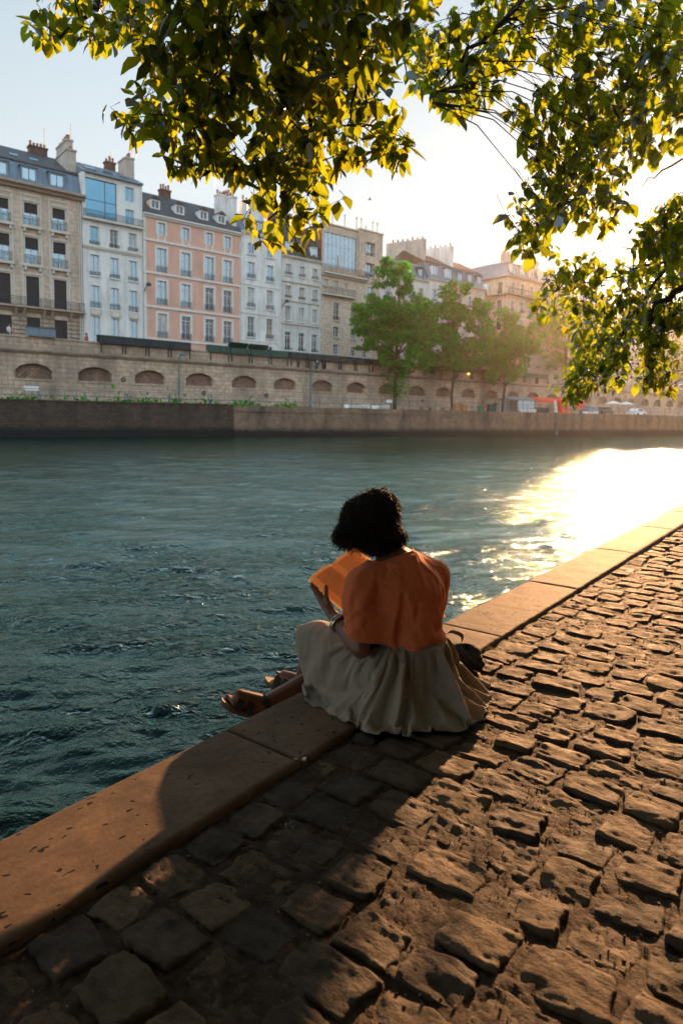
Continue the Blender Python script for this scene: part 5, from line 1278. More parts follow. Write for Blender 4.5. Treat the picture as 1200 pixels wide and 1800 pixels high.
def cloth_mat(name, col, weave=1400, rough=.85, var=.08, sheen=.2, trans=.0, bs=.25):
    m, nt, b = _new(name); v = coords(nt)
    n1 = noise(nt, v, 9, 5, .6); r = ramp(nt, [(.3, c_(col, 1 - var)), (.7, c_(col, 1 + var))], n1)
    n2 = noise(nt, coords(nt, scale=(1, 1, 5)), 220, 3, .6); n3 = noise(nt, coords(nt, scale=(5, 5, .6)), 180, 3, .6)
    r2 = ramp(nt, [(.35, (.86,) * 3), (.65, (1.1,) * 3)], n2); c = mix(nt, r.outputs[0], r2.outputs[0], 1., 'MULTIPLY')
    L(nt, c, b.inputs['Base Color']); b.inputs['Roughness'].default_value = rough; b.inputs['Specular IOR Level'].default_value = .2
    b.inputs['Sheen Weight'].default_value = sheen; b.inputs['Sheen Roughness'].default_value = .4
    p = bump(nt, None, n2, bs, .0012); p = bump(nt, None, n3, bs, .0012, p); p = bump(nt, None, noise(nt, coords(nt, scale=(1, 1, .45)), 11, 4, .55, 1.2), .55, .03, p); p = bump(nt, b, noise(nt, v, 38, 4, .6), .4, .005, p)
    if trans:
        t = N(nt, 'ShaderNodeBsdfTranslucent'); L(nt, c, t.inputs[0]); mx = N(nt, 'ShaderNodeMixShader'); mx.inputs[0].default_value = trans
        L(nt, b.outputs[0], mx.inputs[1]); L(nt, t.outputs[0], mx.inputs[2]); L(nt, mx.outputs[0], nt.nodes['Material Output'].inputs['Surface'])
    return m
M['skin'] = plain('brown_skin', (.15, .062, .036), .5, .12, 14, bstr=.12, bdist=.002, bscale=160)
M['skin'].node_tree.nodes['Principled BSDF'].inputs['Subsurface Weight'].default_value = .06
M['tee'] = cloth_mat('orange_cotton', (.82, .23, .10), trans=.18)
M['linen'] = cloth_mat('grey_linen', (.31, .27, .225), trans=.06, var=.10)
M['hair'] = plain('black_hair', (.008, .006, .005), .55, .3, 40, bstr=.0, spec=.3)
M['black_strap'] = plain('black_webbing', (.018, .017, .017), .7, .2, 60, bstr=.2, bdist=.001)
M['sole'] = plain('brown_sole', (.10, .055, .03), .65, .2, 30, bstr=.2, bdist=.001)
M['footbed'] = plain('tan_footbed', (.28, .15, .07), .6, .15, 30, bstr=.2, bdist=.001)
M['metal'] = plain('silver', (.6, .58, .52), .3, .05, 5, metal=1, bstr=0)
person = empty('person', (J['pel'].x, J['pel'].y, 0), 0, 'person in orange t-shirt and grey skirt sitting on the quay edge reading a book', 'person')
bpy.context.view_layer.update()
PO = person.location.copy()
def sh(o): o.parent = person; o.matrix_parent_inverse = Matrix.Translation(-PO); return o
mb_ = capsmesh(body_caps(True), 12); head_parts(mb_)
sh(remeshed('body', mb_, .0042, M['skin'], 5))
def cloth(name, P, Fq, mat, thick=.0025, it=1, levels=1):
    o = npmesh(name, P, Fq, mat, True)
    s = o.modifiers.new('sub', 'SUBSURF'); s.levels = levels; s.render_levels = levels
    t = o.modifiers.new('th', 'SOLIDIFY'); t.thickness = thick; t.offset = 0
    return sh(o)
NA, NR = 120, 25
SKD = [771,-8,-8,-8,-9,-10,-10,-10,-11,-11,-12,-11,-13,-12,-13,-13,-13,-13,-13,-13,-14,-13,-13,-13,-13,-13,-13,-12,-12,-12,-12,-11,-11,-10,-10,-9,-9,-8,-8,-7,-7,-6,-5,-5,-4,-3,-3,-2,-1,-1,0,1,2,2,3,3,4,5,6,6,7,7,8,8,9,10,10,10,11,11,12,
12,12,12,13,13,13,13,13,14,13,13,14,13,13,13,12,13,12,11,12,11,11,10,10,9,9,8,8,7,7,6,5,5,4,3,3,2,1,1,0,-1,-1,-3,-2,-4,-4,-5,-6,-6,16,-5,-11,-10,-10,-11,-11,-14,-8,-14,-11,-16,-13,-13,-14,-15,-12,-17,-15,-16,-15,-16,-12,-18,-16,
-14,-14,-18,-9,-13,-14,-15,-12,-15,-10,-7,-10,-9,-12,-5,-7,-8,-6,-3,-6,-6,-2,-2,-1,-1,1,1,2,5,6,3,6,6,8,8,12,4,9,11,7,14,11,13,9,14,11,16,11,16,12,17,14,15,15,14,15,14,14,14,14,14,15,13,15,14,12,12,12,12,11,3,12,10,9,7,10,10,3,2,
8,3,2,4,1,2,-1,-5,1,-3,-3,-4,-6,-4,-10,-11,5,6,-23,-12,-15,-3,-7,-12,-14,-27,1,-11,-17,-15,-16,-10,-16,-9,-17,-21,-16,-13,-18,-17,-15,-18,-24,-21,-8,-17,-4,-15,-16,-17,-14,-15,-10,-2,-1,-14,-22,-8,-6,-1,-9,-9,-3,-1,1,1,-2,1,4,6,7,
4,13,12,-1,10,19,9,2,14,12,20,2,16,13,14,5,25,5,31,10,7,14,18,17,15,13,16,16,16,11,16,17,17,13,15,18,16,12,-11,20,16,11,-2,4,7,19,14,11,7,-10,6,-14,-2,9,26,3,-6,-12,7,-7,-10,5,-8,-21,8,5,-1,-32,-9,-17,-17,-6,3,-14,-36,-15,7,-14,
-17,-17,-8,-19,-4,-21,-18,-23,-12,-13,-27,-16,-16,-32,-14,-18,-18,0,-20,-17,-22,-12,-19,-1,-16,6,-12,-33,-9,-7,1,-12,-12,-3,0,1,3,3,-5,6,8,5,11,16,13,-4,12,27,3,6,18,8,26,0,21,14,14,15,18,15,13,20,17,-1,21,19,13,13,18,18,17,12,17,
20,18,18,11,24,19,13,-21,5,17,27,-1,-7,8,32,12,14,-11,0,11,-20,-9,21,35,0,-22,4,5,-16,-2,9,-11,-23,-10,24,-1,-34,-13,-20,-14,-1,-1,-17,-42,-19,11,-6,-20,-19,-8,-22,5,-24,-24,-21,-13,-16,-31,-27,-7,-24,-29,-20,-1,-15,-20,-21,-15,
-20,-26,-4,-16,10,-14,-34,-13,-5,-2,-13,-14,-3,0,1,3,6,-6,7,10,4,19,16,15,-3,14,29,10,4,19,5,28,9,15,17,14,18,18,19,9,22,16,-3,20,21,10,15,21,19,19,15,17,20,23,23,10,25,21,12,-23,-5,15,27,0,-1,9,32,14,12,-8,-2,6,-20,-8,27,38,2,
-23,-3,6,-15,9,3,-13,-24,-13,28,-2,-34,-18,-19,-16,-9,7,-17,-49,-21,6,9,-23,-21,-11,-23,15,-27,-24,-25,-15,-19,-33,-15,-21,-27,-36,2,-17,-20,-21,-24,-11,-23,-24,-17,-15,11,-14,-39,-12,-3,-6,-9,-20,5,-9,2,3,11,-3,2,10,6,25,18,15,2,
19,22,16,4,21,2,27,21,9,16,17,22,20,19,7,25,14,-4,18,25,19,3,24,21,21,17,18,20,26,20,19,22,24,13,-25,-11,9,28,1,4,13,21,23,8,-4,1,-2,-18,-7,31,41,3,-24,-8,6,-13,4,11,-16,-23,-14,29,-5,-34,-19,-20,-17,-16,6,-11,-51,-22,21,-4,-22,
-22,-16,-24,26,-29,-23,-27,-25,-17,-20,-41,-10,-39,-34,7,-20,-23,-23,-25,-12,-20,-32,-21,-16,8,-11,-37,-16,-5,-8,-10,-18,3,-8,1,12,8,0,-5,17,13,20,20,17,8,20,26,0,16,20,9,31,16,19,19,4,25,26,18,5,26,14,-4,16,28,21,-1,25,23,22,18,
19,22,27,24,21,25,22,13,-24,-14,4,26,0,10,16,16,25,-6,2,5,2,-19,-3,31,43,1,-24,-11,9,-8,-3,13,-18,-18,-15,26,-7,-31,-22,-21,-18,-19,-6,3,-54,-22,29,-14,-17,-24,-21,-23,35,-31,-31,-20,-28,-24,-21,-40,-16,-31,-40,6,-26,-24,-24,-25,
-15,-22,-35,-23,-16,2,-8,-37,-17,-8,-8,-12,-17,2,-7,4,16,2,-2,5,22,23,7,20,19,17,18,23,3,17,21,16,21,33,6,21,5,26,32,15,7,27,13,-3,14,31,24,-6,27,24,24,19,20,23,26,30,22,27,21,14,-23,-17,1,21,2,15,19,11,27,1,-14,5,8,-18,0,33,43,0,
-22,-14,2,6,-8,11,-19,-14,-16,23,-9,-29,-23,-21,-17,-24,-12,8,-55,-23,32,-31,-5,-18,-28,-23,38,-32,-29,-22,-26,-15,-38,-37,-27,-19,-23,-26,-28,-20,-26,-25,-21,-26,-35,-23,-9,-14,-1,-39,-18,-11,-9,-14,-15,3,-7,7,18,-5,9,5,26,30,6,
27,2,29,17,17,19,9,30,12,16,38,4,23,3,27,27,20,12,28,13,-3,12,34,25,-9,28,25,26,20,22,25,28,32,23,29,20,15,-21,-19,-3,10,12,18,21,6,28,7,-22,4,9,-15,5,28,41,-10,-4,-19,-2,5,0,8,-20,-9,-17,18,-10,-28,-24,-15,-22,-25,-19,10,-54,-25,
33,-25,-27,-7,-26,-24,40,-29,-29,-30,-13,-31,-35,-38,0,-45,-39,-27,-17,-24,-29,-25,-27,-27,-37,-23,-14,-3,-10,-40,-18,-15,-10,-9,-18,1,-5,10,20,-5,12,8,29,33,10,30,-1,25,21,21,20,12,31,-8,29,40,3,23,3,27,27,22,16,29,12,-2,11,36,
27,-12,29,26,27,22,23,27,30,33,24,30,21,15,-23,-17,-2,7,11,21,22,2,28,12,-26,0,9,-11,12,24,39,-5,-22,-2,11,6,-2,-8,-22,-4,-17,13,-11,-27,-26,-12,-20,-26,-28,8,-49,-29,34,-17,-27,-27,-16,-24,43,-27,-35,-34,-17,-21,-28,-18,-33,-47,
-36,-33,-28,-17,-31,-28,-30,-28,-41,-21,-5,-20,-6,-42,-16,-19,-12,-6,-19,0,-3,14,22,-5,13,11,30,40,13,32,-3,19,27,25,21,14,32,4,11,41,1,25,0,29,27,25,20,29,11,-1,10,38,29,-16,30,28,29,23,25,27,33,34,25,32,21,15,-25,-14,-2,5,10,22,
23,-1,27,17,-29,-3,5,-2,19,17,10,9,10,-5,10,-1,-13,-6,-22,1,-18,7,-9,-27,-28,-14,-13,-26,-36,3,-48,-26,32,-10,-27,-27,-22,-27,45,-39,-30,-20,2,-21,-30,-46,-35,-47,-46,-28,-34,-18,-29,-32,-32,-30,-43,-20,0,-7,-29,-37,-25,-12,-17,
-9,-12,-8,1,18,23,-4,12,20,25,46,19,34,-4,13,29,32,17,20,34,-16,25,41,0,26,-2,29,29,26,25,29,11,-2,10,38,31,-17,31,30,29,25,28,28,34,35,26,34,21,15,-26,-12,-2,3,8,25,24,-6,14,33,-29,-4,-3,12,21,18,14,14,8,-4,-22,12,2,-28,-14,7,
-19,-4,-5,-26,-30,-25,7,-29,-38,-20,-24,-30,26,-6,-25,-24,-29,-31,38,-33,-33,5,-34,-20,-20,-44,-38,-49,-45,-36,-27,-27,-30,-34,-33,-32,-41,-23,-3,-7,-29,-38,-25,-17,-11,-4,-25,-10,10,23,20,25,10,3,25,44,28,36,-2,14,23,48,10,28,23,
-24,31,38,-1,28,-5,30,30,28,31,27,10,-1,11,39,32,-19,32,31,29,30,30,28,34,36,28,35,21,16,-28,-9,-1,1,6,27,26,-1,18,22,-30,-3,-4,20,21,19,16,16,-17,-13,-11,1,4,5,-15,-2,-20,-10,-3,-28,-32,-28,7,-19,-41,-9,-40,-30,-3,24,-26,-33,-27,
-27,24,-42,9,-39,3,-24,-35,-45,-39,-45,-50,-39,-30,-33,-28,-35,-35,-33,-41,-23,-13,-1,-29,-41,-21,-23,-4,-10,-31,6,16,7,22,33,21,2,20,37,41,38,2,27,12,39,32,18,11,-26,43,22,5,29,-7,31,32,29,39,24,9,-2,12,41,12,8,26,31,32,32,32,28,
35,37,29,35,23,15,-28,-7,-1,0,18,15,28,6,20,6,-24,-2,10,9,22,20,20,12,-26,-10,-13,3,3,12,-13,-7,-22,-15,-3,-29,-33,-31,-5,-7,-23,-25,-42,-6,-39,6,1,-30,-22,-23,-2,-41,14,-28,-35,-24,1,-52,-42,-44,-50,-41,-39,-27,-34,-37,-35,-35,
-41,-19,-21,-10,-14,-52,-21,-18,2,-26,-11,10,15,2,20,35,27,4,24,37,38,40,10,33,9,42,22,-6,24,-21,47,6,16,30,-9,32,34,31,41,25,8,-2,14,32,30,8,22,32,33,34,33,28,33,39,31,36,23,14,-28,-5,0,10,19,6,27,15,20,-15,-5,1,12,4,20,21,23,8,
-30,-17,-10,5,5,17,-11,-13,-22,-21,-3,-31,-32,-30,-30,-13,4,-15,-39,-13,-29,-28,27,-33,-23,-23,-28,-33,17,-35,-44,-28,0,-29,-41,-53,-51,-42,-33,-39,-32,-39,-37,-35,-41,-24,-12,-13,-23,-49,-26,-10,-11,-17,7,8,11,-1,19,34,34,8,26,
36,38,41,24,30,23,20,11,-11,27,-11,47,-7,28,30,-12,33,36,33,41,28,7,-2,25,36,24,16,12,33,35,35,35,27,31,41,33,37,23,13,-28,-1,3,16,20,-1,24,23,22,-15,-9,5,15,1,15,22,26,3,-31,-14,-3,-9,8,20,-8,-19,-23,-12,-20,-33,-35,-27,-27,-7,
-11,6,-40,-28,-52,-3,34,-34,-26,-27,-48,-18,-4,-24,-37,-29,-33,0,-34,-56,-52,-41,-45,-35,-38,-40,-39,-36,-40,-26,-19,-13,-21,-52,-25,-15,-7,4,6,10,2,0,22,28,40,14,25,44,42,30,14,35,11,25,12,-12,29,0,47,-14,29,31,-12,34,39,34,40,
32,7,1,32,34,25,9,17,35,36,36,36,28,29,41,35,39,23,11,-26,2,8,16,26,-7,19,31,23,-13,-13,10,15,-1,11,22,29,-2,-31,-11,3,-12,0,22,-5,-24,-24,-7,-28,-39,-38,-30,-1,-7,-10,-4,-42,-35,-58,21,24,-36,-31,-43,-55,-22,4,-24,-31,-3,-51,-34,
-31,-30,-53,-48,-47,-37,-42,-42,-40,-33,-46,-26,-19,-19,-21,-53,-27,-13,6,-5,12,16,8,-7,22,27,41,26,25,38,37,25,21,25,9,27,15,-12,30,11,45,-20,31,33,-13,35,42,36,40,35,-5,18,36,31,27,5,20,35,38,37,37,28,29,40,37,40,24,9,-25,8,18,
12,25,-9,17,35,25,-11,-16,14,16,-3,6,22,32,-7,-32,-4,5,-13,-7,22,-1,-29,-24,-5,-34,-48,-39,-13,-13,-22,8,-11,-58,-38,-16,24,6,-37,-40,-43,-57,-29,12,-43,-3,-7,-44,-52,-17,-41,-58,-50,-49,-42,-43,-44,-41,-40,-32,-32,-17,-19,-33,
-53,-28,-11,7,3,17,17,8,-9,23,26,41,22,22,36,36,22,23,27,8,30,18,-13,31,28,37,-24,33,33,-13,35,46,37,49,31,-11,30,38,28,30,0,23,35,39,40,37,28,29,41,36,43,23,7,-21,18,21,9,23,-9,15,34,30,-11,-15,17,16,-3,1,22,33,-11,-33,4,6,-13,
-15,7,17,-33,-25,-10,-40,-45,-37,-20,-22,-12,19,-30,-55,-36,-32,48,-31,-26,-15,-43,-54,-37,-12,-33,-10,-1,-30,-32,-33,-53,-58,-52,-52,-44,-48,-39,-38,-43,-53,-22,5,-38,-38,-53,-33,-5,9,8,23,16,7,-11,26,28,35,14,15,37,37,25,24,29,
8,32,21,-13,33,31,40,-27,34,34,-10,36,47,38,42,40,-12,39,40,30,27,-4,26,36,40,40,38,30,28,45,29,48,24,4,-16,30,21,7,19,-9,14,36,30,-17,-5,19,17,-4,-4,22,34,-14,-34,13,6,-14,-18,-2,25,-38,-25,-15,-41,-45,-37,-33,-14,11,-5,-42,-49,
-42,-23,19,-25,2,-42,-18,-40,-37,-51,0,-23,-26,-36,-11,-32,-50,-59,-53,-54,-50,-48,-46,-40,-41,-26,-10,-35,-34,-43,-56,-35,1,21,10,9,29,3,-11,31,27,18,5,16,39,41,26,27,30,9,33,24,-12,35,33,44,-30,35,36,-9,35,50,40,57,5,28,31,38,
10,39,2,34,30,42,41,39,31,30,46,23,51,23,-3,2,35,22,6,13,-7,13,36,32,-19,0,21,18,-2,-10,20,34,-18,-33,11,17,-15,-21,-11,29,-36,-27,-20,-43,-43,-38,-39,10,5,-28,-45,-48,-40,10,2,-34,-19,-1,-39,-55,-40,-41,-26,-27,-20,-3,-30,-46,
-35,-58,-54,-54,-52,-43,-41,-37,-21,-32,-46,-32,-40,-44,-59,-37,10,25,8,8,34,-3,-1,9,31,9,6,17,40,42,29,32,31,9,35,28,-11,38,29,50,-30,36,36,-7,36,53,41,63,-4,23,47,38,-1,43,18,41,14,42,43,30,43,33,47,17,34,51,5,-2,39,21,6,-5,13,
6,37,32,-20,6,22,19,-7,-11,21,33,-23,-30,19,16,-15,-22,-17,24,-35,-18,-29,-46,-42,-38,-40,23,-20,-49,-22,-58,-28,35,-38,-11,-2,-19,-44,-48,-52,-23,-28,-10,-23,-40,-49,-18,-52,-54,-53,-55,-49,-29,-33,-33,-36,-58,-41,-37,-42,-44,
-62,-39,32,5,10,12,27,44,9,9,-30,3,6,19,41,44,30,34,32,14,36,31,-4,33,32,50,-11,37,4,10,47,46,42,69,1,34,26,42,-8,46,36,20,43,13,42,40,45,40,48,20,24,42,-13,44,40,17,13,-4,6,4,36,33,-20,15,8,26,-16,0,20,29,-31,-16,21,16,-15,-24,
-17,20,-37,-13,-49,-43,-43,-38,-22,14,-41,-52,-35,-47,-3,37,-25,-12,-2,-35,-45,-59,-24,-25,-19,-12,-28,-40,-64,-46,-54,-53,-48,-49,-42,-51,-37,-26,-36,-63,-35,-44,-41,-36,-67,19,-37,32,2,18,15,36,27,-13,-28,-8,8,18,43,47,32,33,56,
0,32,32,12,43,26,29,19,26,18,-1,44,57,33,60,39,34,-3,46,-8,40,39,34,38,-2,44,48,46,49,37,44,-1,38,17,42,41,17,16,-12,16,-6,37,34,-27,30,0,28,-16,2,21,22,-25,-16,23,15,-14,-25,-29,30,-39,-20,-53,-38,-44,-39,-14,-19,-35,-41,-43,-54,
-4,39,-37,39,-35,-29,-40,-62,1,-39,-11,-17,-58,-36,-43,-51,-55,-53,-62,-38,-51,-50,-48,-38,-31,-63,-38,-45,-37,-34,-38,-26,35,-30,19,20,20,26,7,-20,17,-7,31,11,-14,45,35,54,37,19,53,2,37,32,7,56,15,23,1,29,30,63,26,65,50,12,8,47,
17,1,39,49,44,10,21,49,47,51,51,42,-30,29,48,46,51,-12,34,-13,37,-33,56,-7,22,22,8,-26,39,-2,22,-20,-22,22,24,15,-27,-46,7,9,-50,1,5162,9,9,8,8,7,6,6,6,5,4,3,3,3,1,1,1,-1,-1,-1,-3,-3,-3,-5,-5,-5,-6,-7,-7,-8,-8,-9,-9,-9,-10,-11,
-11,-11,-11,-12,-12,-12,-12,-13,-12,-13,-12,-13,-13,-12,-13,-12,-12,-12,-12,-11,-11,-11,-10,-10,-10,-9,-9,-8,-8,-7,-6,-6,-6,-5,-4,-3,-3,-3,-1,-1,-1,1,1,1,3,3,3,5,5,5,6,7,7,8,8,9,9,9,10,11,11,11,11,12,12,12,12,13,12,13,12,13,13,12,
13,12,12,12,12,11,11,11,10,10,24,11,13,8,9,9,7,9,-3,14,8,3,2,4,3,2,-1,4,1,-3,-3,-2,-6,-3,-8,0,-9,-7,-5,-9,-9,-11,-11,-12,-13,-11,-14,-14,-17,-5,-15,-14,-17,-12,-16,-14,-15,-14,-15,-16,-14,-15,-15,-9,-15,-13,-12,-12,-14,-9,-9,-12,
-9,-8,-11,-8,-8,-5,-6,-5,-5,-8,3,-5,-4,0,-1,2,1,2,3,4,5,5,5,6,6,6,8,7,9,10,11,10,11,13,11,11,13,13,13,12,14,16,11,14,15,15,14,15,14,14,12,13,13,13,16,12,13,3,27,10,10,-8,9,16,13,20,6,-12,17,16,8,-6,3,11,3,-14,9,-6,7,-8,-2,-14,10,
-6,-6,-8,-16,-9,-15,-11,-12,0,-9,-18,-14,-24,5,-13,-23,-12,-25,-9,-22,-13,-18,-24,-10,-19,-14,-16,-17,-7,-22,-16,-10,-7,-19,-6,-17,-12,-11,-13,2,-13,-14,-9,2,-12,9,-1,-15,-3,-10,17,13,-4,-12,5,13,-4,3,6,13,7,-2,5,17,8,10,-10,12,
17,8,10,19,16,19,15,16,-11,18,22,14,16,13,21,19,1,16,20,11,13,18,10,25,12,-10,13,32,16,8,-13,14,5,16,30,10,-18,12,30,15,-6,2,15,2,-22,0,13,5,-11,-11,-4,16,0,-14,-19,-5,-17,-16,-6,-15,-5,1,-24,-15,-23,12,-14,-31,-13,-28,-12,-22,
-17,-16,-39,-15,-13,-18,-9,-23,-4,-22,-29,0,-8,-23,-5,-20,-12,-16,-14,11,-20,-18,-6,4,-17,7,20,-6,-33,-11,22,23,-3,-17,11,16,-4,0,7,14,9,1,-4,20,16,-3,-16,14,19,27,10,11,18,22,17,1,-17,25,26,18,18,14,25,15,-4,17,16,16,17,15,17,32,
13,-32,14,46,21,2,-12,6,11,19,32,12,-15,11,31,21,-1,2,16,-1,-24,1,10,10,-11,-9,-2,10,9,-21,-16,-5,-21,-15,-10,-14,5,-8,-28,-18,-19,16,-15,-33,-18,-29,-17,-22,-21,-14,-47,-20,-16,-16,-6,-26,-6,-20,-32,1,-11,-23,-14,-17,-14,-15,-15,
14,-22,-22,7,-7,-17,6,23,-2,-37,-14,24,28,3,-19,16,15,-4,3,4,12,13,-4,0,17,17,-10,-17,15,21,29,15,12,20,23,18,-12,-16,28,31,18,20,18,26,11,-6,18,18,18,16,19,16,41,11,-39,14,50,24,-5,-12,9,10,21,32,17,-13,10,34,24,4,2,16,-3,-25,4,
11,10,-11,-9,0,16,4,-22,-10,-17,-18,-14,-11,-15,9,-14,-32,-21,-14,19,-16,-38,-17,-28,-26,-12,-33,-24,-44,-24,-21,8,-22,-35,-4,-22,-31,0,-13,-25,2,-40,-11,-15,-16,16,-25,-25,13,-13,-14,5,24,3,-40,-17,25,32,9,-19,12,22,-6,-1,7,15,
14,-6,3,22,9,-19,-16,17,24,29,19,15,21,23,19,-28,-9,30,34,20,21,22,27,6,-7,19,21,18,18,21,21,42,10,-45,15,53,25,-9,-11,8,12,19,34,22,-8,11,28,29,12,1,16,-6,-22,7,13,-11,10,-12,9,-9,18,-14,-18,-15,-19,-13,-8,-18,9,-20,-31,-19,-15,
13,-11,-37,-21,-30,-32,-17,-49,-6,-48,-27,-3,-9,-24,-38,21,-43,-37,-2,-14,-28,9,-37,-18,-20,-18,13,-23,-26,7,6,-21,-2,21,8,-40,-17,26,33,13,-18,12,23,-3,-1,5,16,15,-7,6,20,3,-16,-20,19,25,27,22,21,23,22,17,-33,-7,32,35,20,23,23,
29,3,-8,21,22,19,19,25,23,42,11,-49,16,56,25,-17,-7,10,13,18,33,27,-2,13,24,28,20,4,15,-9,-17,11,7,-21,3,13,9,-18,17,-28,1,-17,-15,-15,-5,-22,7,-21,-31,-18,-17,6,-5,-37,-23,-36,-35,-23,-46,-8,-50,-26,6,-20,-23,-36,14,-40,-42,-18,
-4,-29,15,-42,-20,-20,-21,9,-25,-22,19,0,-23,-6,18,13,-42,-17,27,33,17,-15,10,24,-1,0,4,17,15,-6,12,12,-1,-15,-22,20,27,27,23,26,25,20,17,-37,-1,33,31,22,23,25,31,-3,-6,23,25,18,22,28,23,44,10,-51,17,58,26,-20,-9,13,16,13,34,27,8,
16,23,15,27,18,11,-11,-15,-2,15,-21,14,18,-6,0,-2,-14,-2,-12,-16,-17,-7,-24,1,-17,-32,-17,-10,-17,8,-39,-24,-48,-32,-32,-36,-11,-54,-24,14,-27,-24,-38,8,-38,-43,-10,-26,-24,18,-45,-16,-25,1,-22,-26,-15,21,-1,-23,-9,24,7,-42,-17,
27,34,19,-11,9,24,1,1,3,18,16,-5,12,6,-3,-14,-22,21,29,26,24,33,23,20,16,-39,4,34,26,24,24,29,30,12,-25,22,36,14,23,29,26,45,10,-54,19,60,27,-22,-8,21,8,12,33,27,21,15,24,20,12,26,15,-12,-13,-9,18,-16,23,7,5,2,-17,4,-9,-13,-15,
-17,-9,-26,-11,-8,-33,-14,-18,-4,-1,-41,-26,-53,-36,-25,-40,-16,-55,-21,13,-29,-24,-38,1,-36,-44,-6,-28,-29,14,-45,-17,-25,1,-27,-29,-13,23,-1,-24,-11,25,5,-42,-18,28,35,21,-6,7,24,2,2,3,18,16,-1,10,0,-5,-12,-23,22,28,29,25,35,25,
20,16,-41,10,34,22,25,26,31,31,19,-32,25,28,26,13,30,28,52,10,-56,20,61,28,-23,-7,24,18,2,27,30,35,11,25,25,15,9,26,-12,-12,-14,-4,10,23,19,8,-14,-5,4,-12,-7,-19,-15,-14,-26,-20,-6,-30,-12,-12,-23,7,-44,-25,-58,-41,-21,-41,-21,
-57,-16,12,-32,-25,-38,-8,-31,-46,-2,-29,-35,9,-43,-18,-26,3,-29,-38,-10,25,-2,-24,-13,25,5,-43,-19,30,35,23,0,4,24,3,2,4,18,15,8,2,-5,-6,-11,-24,24,28,31,27,36,27,19,16,-41,16,32,19,26,28,35,27,29,-47,26,36,22,16,32,26,54,15,-58,
21,63,29,-24,-6,25,24,-1,19,32,38,19,26,28,18,4,25,-11,-10,-6,-15,24,13,18,10,-15,5,-9,2,-10,-17,-15,-20,-23,-25,-17,-19,-10,-8,-18,-8,-49,-26,-53,-47,-27,-34,-30,-56,-10,8,-34,-29,-32,-23,-24,-45,-1,-31,-38,2,-40,-23,-24,-5,-22,
-36,-16,26,-3,-25,-13,25,3,-42,-20,30,36,24,9,-2,25,3,1,6,18,14,10,-3,-6,-6,-10,-24,25,27,34,28,38,29,18,17,-42,29,18,21,28,29,34,27,31,-46,20,40,25,17,31,29,48,25,-59,21,64,31,-26,-1,17,27,8,14,28,55,9,32,29,23,0,22,-11,-21,-23,
22,23,5,21,19,-21,-4,8,5,-12,-17,-17,-21,-24,-26,-18,-17,-12,-11,-19,-27,-32,-28,-58,-44,-24,-46,-35,-46,-4,-3,-23,-31,-41,-25,-31,-43,2,-33,-40,-23,-13,-29,-16,-27,-15,-33,-24,27,-4,-24,-14,24,2,-41,-22,32,36,26,9,1,24,2,2,12,13,
10,14,-6,-7,-6,-9,-25,27,27,36,30,38,31,18,16,-42,20,29,21,30,30,32,29,31,-44,16,34,26,26,35,30,52,21,-56,21,64,32,-25,2,15,28,22,9,29,48,19,25,33,25,7,-21,23,-35,-11,27,9,27,22,16,-22,-1,13,-2,-7,-18,-19,-20,-26,-27,-18,-17,-13,
-23,-10,-29,-34,-31,-60,-41,-29,-52,-24,-45,-28,-14,4,-28,-42,-32,-41,-35,0,-35,-33,-32,-35,1,-30,-34,-12,-20,-39,26,-7,-23,-14,24,1,-38,-26,32,37,27,5,2,15,14,7,9,11,11,1,8,-8,-6,-10,-25,28,28,38,31,40,23,27,15,-41,15,29,27,32,
27,36,28,32,-41,23,22,30,27,35,32,49,26,-54,23,63,33,-25,7,13,30,28,8,27,47,12,25,35,40,-6,-29,31,-40,6,30,15,-23,30,46,-9,-2,14,1,-11,-18,-19,-21,-26,-28,-19,-17,-11,-30,-27,-14,-40,-30,-59,-39,-45,-34,-23,-46,-32,-18,0,-23,-43,
-32,-44,-40,-2,-36,-29,-35,-33,-26,-21,-23,-24,-15,-41,19,-6,-23,-13,22,-1,-37,-27,34,38,27,-7,2,16,17,9,9,10,8,-1,13,-1,-6,-10,-25,29,29,40,32,41,17,25,22,-36,14,18,40,33,23,35,32,32,-37,29,16,26,30,36,33,47,30,-50,24,62,34,-24,
18,16,16,25,23,28,47,13,22,32,29,-5,-31,33,-36,21,31,-23,-7,26,49,23,-3,7,3,-6,-19,-20,-21,-27,-30,-19,-16,-16,-24,-30,-21,-39,-35,-56,-53,-34,-26,-25,-48,-34,-22,-6,-17,-44,-34,-46,-42,-8,-31,-33,-29,-50,-32,-16,-17,-33,-14,-37,
2,0,-22,-11,20,-2,-38,-26,35,39,21,-2,-8,17,19,9,9,9,7,-3,15,6,-3,-10,-26,31,31,41,34,39,15,20,28,-28,13,21,38,34,20,32,37,33,-32,32,13,30,31,30,33,46,32,-45,25,64,34,-23,15,22,22,25,26,26,37,28,-16,44,25,1,-28,32,-24,34,27,-15,
-10,21,22,52,2,13,3,-15,-14,-20,-22,-28,-31,-19,-16,-18,-32,-30,-18,-42,-38,-64,-48,-23,-27,-26,-51,-35,-21,-21,-8,-43,-37,-41,-41,-32,-35,-33,-31,-48,-33,-16,-11,-37,-19,-34,4,-7,-23,-9,18,-3,-40,-24,35,40,15,-6,-8,19,18,10,9,8,
6,-3,16,10,2,-9,-27,32,33,43,36,24,25,16,32,-15,8,27,35,34,16,31,39,34,-25,35,10,35,28,23,37,45,34,-39,25,66,29,-15,14,20,23,27,25,34,39,-12,-8,41,32,-20,3,9,17,34,-28,-15,31,46,0,27,25,40,-5,-6,-16,-20,-23,-29,-32,-18,-20,-17,
